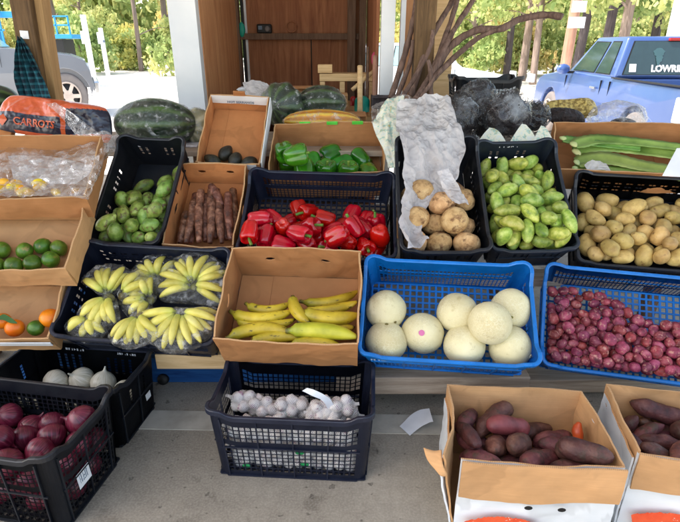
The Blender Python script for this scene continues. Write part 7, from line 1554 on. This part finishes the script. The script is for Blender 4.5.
# ================================================================== BACKGROUND OBJECTS
def at_y(px_, y, z=None):
    """world x for a picture column at distance y on the level of the eye"""
    return (px_-340)/CF*y*math.cos(CP)
lift = empty('boom_platform', Matrix.Translation((at_y(40, 20), 20, -.03))); tag(lift, 'bright blue railed work platform on a trailer, behind the silver pickup', 'work platform')
def lp(nm, *a, mat='cyanpaint'): return link(nm, box_me(nm, *a, .01), M[mat], lift)
lp('deck', .1, 1.45, -.5, .5, 1.62, 1.76); lp('chassis', -2.2, 1.0, -.6, .6, .5, .8); lp('mast', -1.75, -1.35, -.2, .2, .6, 2.9); lp('boom', -1.5, .4, -.12, .12, 2.3, 2.5); lp('undercarriage', .55, 1.05, -.4, .4, .8, 1.6, mat='dark')
for x in (.15, .55, .95, 1.4): lp('rail_post', x-.025, x+.025, -.5, -.45, 1.76, 2.35)
for z in (2.05, 2.33): lp('rail', .12, 1.43, -.5, -.45, z-.025, z+.025)
for x in (-2.1, -1.9, -1.1): lp('lattice_bar', x-.03, x+.03, -.3, -.25, .8, 2.9)
for z in (1.3, 1.9, 2.5): lp('lattice_bar', -2.2, -1.0, -.3, -.25, z-.03, z+.03)
for x in (-1.5, .2):
    for y in (-.65, .65): link('wheel', revolve('wheel', smooth_prof([(0, .1), (.28, .1), (.33, 0), (.28, -.1), (0, -.1)], 3), 24), M['rubber'], lift, Matrix.Translation((x, y, .33)) @ Matrix.Rotation(PI/2, 4, 'X'))
for i, (px_, y, h, w, lb) in enumerate([(88, 19, 2.35, .16, 'taller white roadside marker post with small boards'), (103, 21, 2.0, .14, 'shorter white roadside marker post with a dark band')]):
    e = empty('marker_post', Matrix.Translation((at_y(px_, y), y, -.03))); tag(e, lb, 'marker post'); link('post', box_me('post', -w/2, w/2, -.05, .05, 0, h, .01), M['whitepaint'], e)
    link('board', box_me('board', -w, w*.3, -.08, -.052, 1.45, 1.85, .005), M['whitepaint'], e)
    if i: link('band', box_me('band', -w/2-.004, w/2+.004, -.056, .056, 1.50, 1.58), M['ink'], e)
pole = tag(empty('utility_pole', Matrix.Translation((at_y(566, 13.5)+.05, 13.5, -.2))), 'reddish wooden utility pole carrying two white notices', 'utility pole')
link('shaft', tube_me('shaft', [(0, 0, 0), (.03, 0, 2), (.06, 0, 5), (.1, 0, 8)], lambda t: .135-.03*t, 14), M['barkred'], pole)
for z, w in ((2.42, .17), (2.08, .20)):
    nt = link('notice', box_me('notice', -w+.05, w+.05, -.17, -.165, z-.12, z+.12, .002), M['white'], pole)
gp = tag(link('steel_post', box_me('steel_post', -.16, .16, -.1, .1, 0, 5, .01), M['whitepaint']), 'wide pale grey-green post at the upper right, behind the blue pickup', 'post'); gp.location = (at_y(672, 15), 15, -.2)

# trees with leaf clumps
def leaf_cloud(rng, n, cx, cz, rx, rz, size, V, F):
    for _ in range(n):
        a = rng.uniform(0, 2*PI); b = math.acos(rng.uniform(-1, 1)); r = rng.random()**.4
        p = Vector((cx[0]+rx*r*math.sin(b)*math.cos(a), cx[1]+rx*r*math.sin(b)*math.sin(a), cz+rz*r*math.cos(b)))
        if noise.noise(p*1.1+Vector((cx[0], 0, 0))) < -.12: continue
        e = Euler((rng.uniform(0, 6), rng.uniform(0, 6), rng.uniform(0, 6))).to_matrix(); k = len(V); s_ = size*rng.uniform(.6, 1.4)
        for q in ((-s_, -s_*.5, 0), (s_, -s_*.6, 0), (s_*.8, s_*.5, 0), (-s_*.7, s_*.6, 0)): V.append(p+e @ Vector(q))
        F.append((k, k+1, k+2, k+3))
def make_tree(seed, h, tr_, low, n=2600, spread=2.2, size=.10):
    rng = random.Random(seed); pts = [Vector((0, 0, 0)), Vector((rng.uniform(-.15, .15), 0, h*.35)), Vector((rng.uniform(-.3, .3), 0, h*.7)), Vector((rng.uniform(-.3, .3), 0, h))]
    P = catmull(pts, 6); V, F = tube_geo(P, lambda t: tr_*(1.15-.75*t), 10)
    crown = []
    for i in range(9):
        z = rng.uniform(low, h*.95); a = rng.uniform(0, 6); L = rng.uniform(.4, 1)*spread*(1-.4*z/h)
        b0 = P[min(len(P)-1, int(z/h*len(P)))]; e = b0+Vector((math.cos(a)*L, math.sin(a)*L, rng.uniform(-.2, .8)))
        tube_geo(catmull([b0, b0.lerp(e, .5)+Vector((0, 0, .15)), e], 3), lambda t: tr_*.3*(1-.7*t), 6, V, F); crown.append(e)
    tm = me_from('trunk', V, F); V, F = [], []
    for c in crown:
        r = rng.uniform(.7, 1.25)*spread*.42; leaf_cloud(rng, n//len(crown), (c.x, c.y), c.z, r, r*.7, size, V, F)
    return tm, me_from('crown', V, F, False)
TR = [make_tree(1, 9, .17, 2.6, 3200), make_tree(2, 8, .13, 1.6, 3200), make_tree(3, 7, .10, .8, 3400, 2.0)]
def bush_me(seed):
    rng = random.Random(seed); V, F = [], []
    for _ in range(9): leaf_cloud(rng, 330, (rng.uniform(-1.7, 1.7), rng.uniform(-.7, .7)), rng.uniform(.4, 2.4), rng.uniform(.6, 1.1), rng.uniform(.5, .9), .10, V, F)
    st_ = [Vector((0, 0, 0)), Vector((.1, 0, .8)), Vector((-.1, 0, 1.6))]; a, b = tube_geo(catmull(st_, 3), lambda t: .05, 6)
    return me_from('foliage', V, F, False), me_from('stem', a, b)
BU = [bush_me(s_) for s_ in (11, 12, 13)]
rng = random.Random(21)
def place_tree(px_, y, k, bark='bark', lf_='leaf', label='', sc=1, rot=None):
    e = empty('tree', Matrix.Translation((at_y(px_, y), y, -.1)) @ Matrix.Rotation(rng.uniform(0, 6), 4, 'Z') @ Matrix.Scale(sc, 4)); tag(e, label, 'tree', 'woodland trees beyond the lot')
    t_, c_ = TR[k]; a = bpy.data.objects.new('trunk', t_); b = bpy.data.objects.new('crown', c_)
    for o, m_ in ((a, bark), (b, lf_)):
        C.objects.link(o); o.parent = e
        if not len(o.data.materials): o.data.materials.append(None)
        o.material_slots[0].link = 'OBJECT'; o.material_slots[0].material = M[m_]
for px_, y, k, bk, lb in [(510, 27, 0, 'barkdark', 'slender dark trunk left of the utility pole, nearest the branch tip'), (526, 24, 0, 'bark', 'grey trunk left of the utility pole'), (538, 22, 1, 'bark', 'thicker grey trunk just left of the utility pole'), (579, 21, 0, 'barkdark', 'dark trunk just right of the utility pole'), (606, 20, 0, 'barkdark', 'dark leaning trunk above the cab of the blue pickup'), (624, 19, 0, 'bark', 'broad pale grey trunk above the rear window of the blue pickup'), (655, 22, 0, 'barkdark', 'thin very dark trunk right of the broad grey one'), (690, 20, 1, 'barkred', 'reddish trunk at the far right'), (476, 29, 1, 'bark', 'grey trunk behind the leaning branches')]:
    place_tree(px_, y, k, bk, 'leaf', lb)
for i in range(22):
    place_tree(-60+i*38+rng.uniform(-12, 12), rng.uniform(30, 42), i % 3, 'bark', 'leafyellow' if i % 6 == 1 else 'leaf', 'leafy tree in the woodland edge beyond the gravel lot', rng.uniform(.9, 1.3))
for i in range(30):
    f_, s_m = BU[i % 3]; px_ = -60+i*27+rng.uniform(-8, 8); y = rng.uniform(27, 34)
    if 200 < px_ < 340: continue
    e = empty('shrub', Matrix.Translation((at_y(px_, y), y, -.15)) @ Matrix.Rotation(rng.uniform(0, 6), 4, 'Z') @ Matrix.Scale(rng.uniform(.8, 1.15), 4)); tag(e, 'leafy shrub along the edge of the gravel lot', 'shrub', 'shrubs along the edge of the lot')
    for nm_, me_, m_ in (('foliage', f_, 'leafyellow' if i % 5 == 2 else 'leaf'), ('stem', s_m, 'bark')):
        o = bpy.data.objects.new(nm_, me_); C.objects.link(o); o.parent = e
        if not len(o.data.materials): o.data.materials.append(None)
        o.material_slots[0].link = 'OBJECT'; o.material_slots[0].material = M[m_]
# far wood: one mass of leaves
V, F = [], []; rg = random.Random(5)
for _ in range(26): leaf_cloud(rg, 900, (rg.uniform(-42, 42), rg.uniform(46, 54)), rg.uniform(1, 9), rg.uniform(3, 5), rg.uniform(2, 4), .34, V, F)
for _ in range(24): leaf_cloud(rg, 900, (-42+_*3.6, rg.uniform(52, 56)), rg.uniform(1, 5), 3.4, 3.0, .36, V, F)
tag(link('far_woodland', me_from('far_woodland', V, F, False), M['leaf']), 'sunlit woodland mass far behind the lot', 'woodland', kind='stuff')

# ================================================================== CAMERA, LIGHT
cam = bpy.data.cameras.new('camera'); co = bpy.data.objects.new('camera', cam); C.objects.link(co)
cam.sensor_fit = 'HORIZONTAL'; cam.sensor_width = 36; cam.lens = 36*CF/680; cam.clip_end = 600; cam.clip_start = .02
co.location = CAM; co.rotation_euler = (PI/2-CP, 0, 0); bpy.context.scene.camera = co
w = bpy.data.worlds.new('World'); bpy.context.scene.world = w; w.use_nodes = True
nt = w.node_tree; nt.nodes.clear(); sk_ = nt.nodes.new('ShaderNodeTexSky'); sk_.sky_type = 'NISHITA'; sk_.sun_disc = False
SUN_DIR = Vector((-.75, -.18, 1.15)).normalized()
el = math.asin(SUN_DIR.z); az = math.atan2(SUN_DIR.x, SUN_DIR.y)
sk_.sun_elevation = el; sk_.sun_rotation = az; sk_.dust_density = 2.0; sk_.air_density = 1.0; sk_.ozone_density = 1.0
bg = nt.nodes.new('ShaderNodeBackground'); bg.inputs[1].default_value = 0.58; ou = nt.nodes.new('ShaderNodeOutputWorld')
wm = nt.nodes.new('ShaderNodeMix'); wm.data_type = 'RGBA'; wm.blend_type = 'MULTIPLY'; wm.inputs[0].default_value = 1; wm.inputs[7].default_value = (1.12, 1.0, .84, 1)
nt.links.new(sk_.outputs[0], wm.inputs[6]); nt.links.new(wm.outputs[2], bg.inputs[0]); nt.links.new(bg.outputs[0], ou.inputs[0])
sl = bpy.data.lights.new('sun', 'SUN'); sl.energy = 8.0; sl.angle = R(.5); sl.color = (1, .95, .88); so_ = bpy.data.objects.new('sun', sl); C.objects.link(so_)
so_.rotation_euler = (-SUN_DIR).to_track_quat('-Z', 'Y').to_euler()
sc = bpy.context.scene
sc.view_settings.view_transform = 'Standard'; sc.view_settings.look = 'None'; sc.view_settings.exposure = 0; sc.view_settings.gamma = 1
sc.cycles.max_bounces = 8; sc.cycles.transparent_max_bounces = 14; sc.cycles.diffuse_bounces = 3; sc.cycles.glossy_bounces = 3
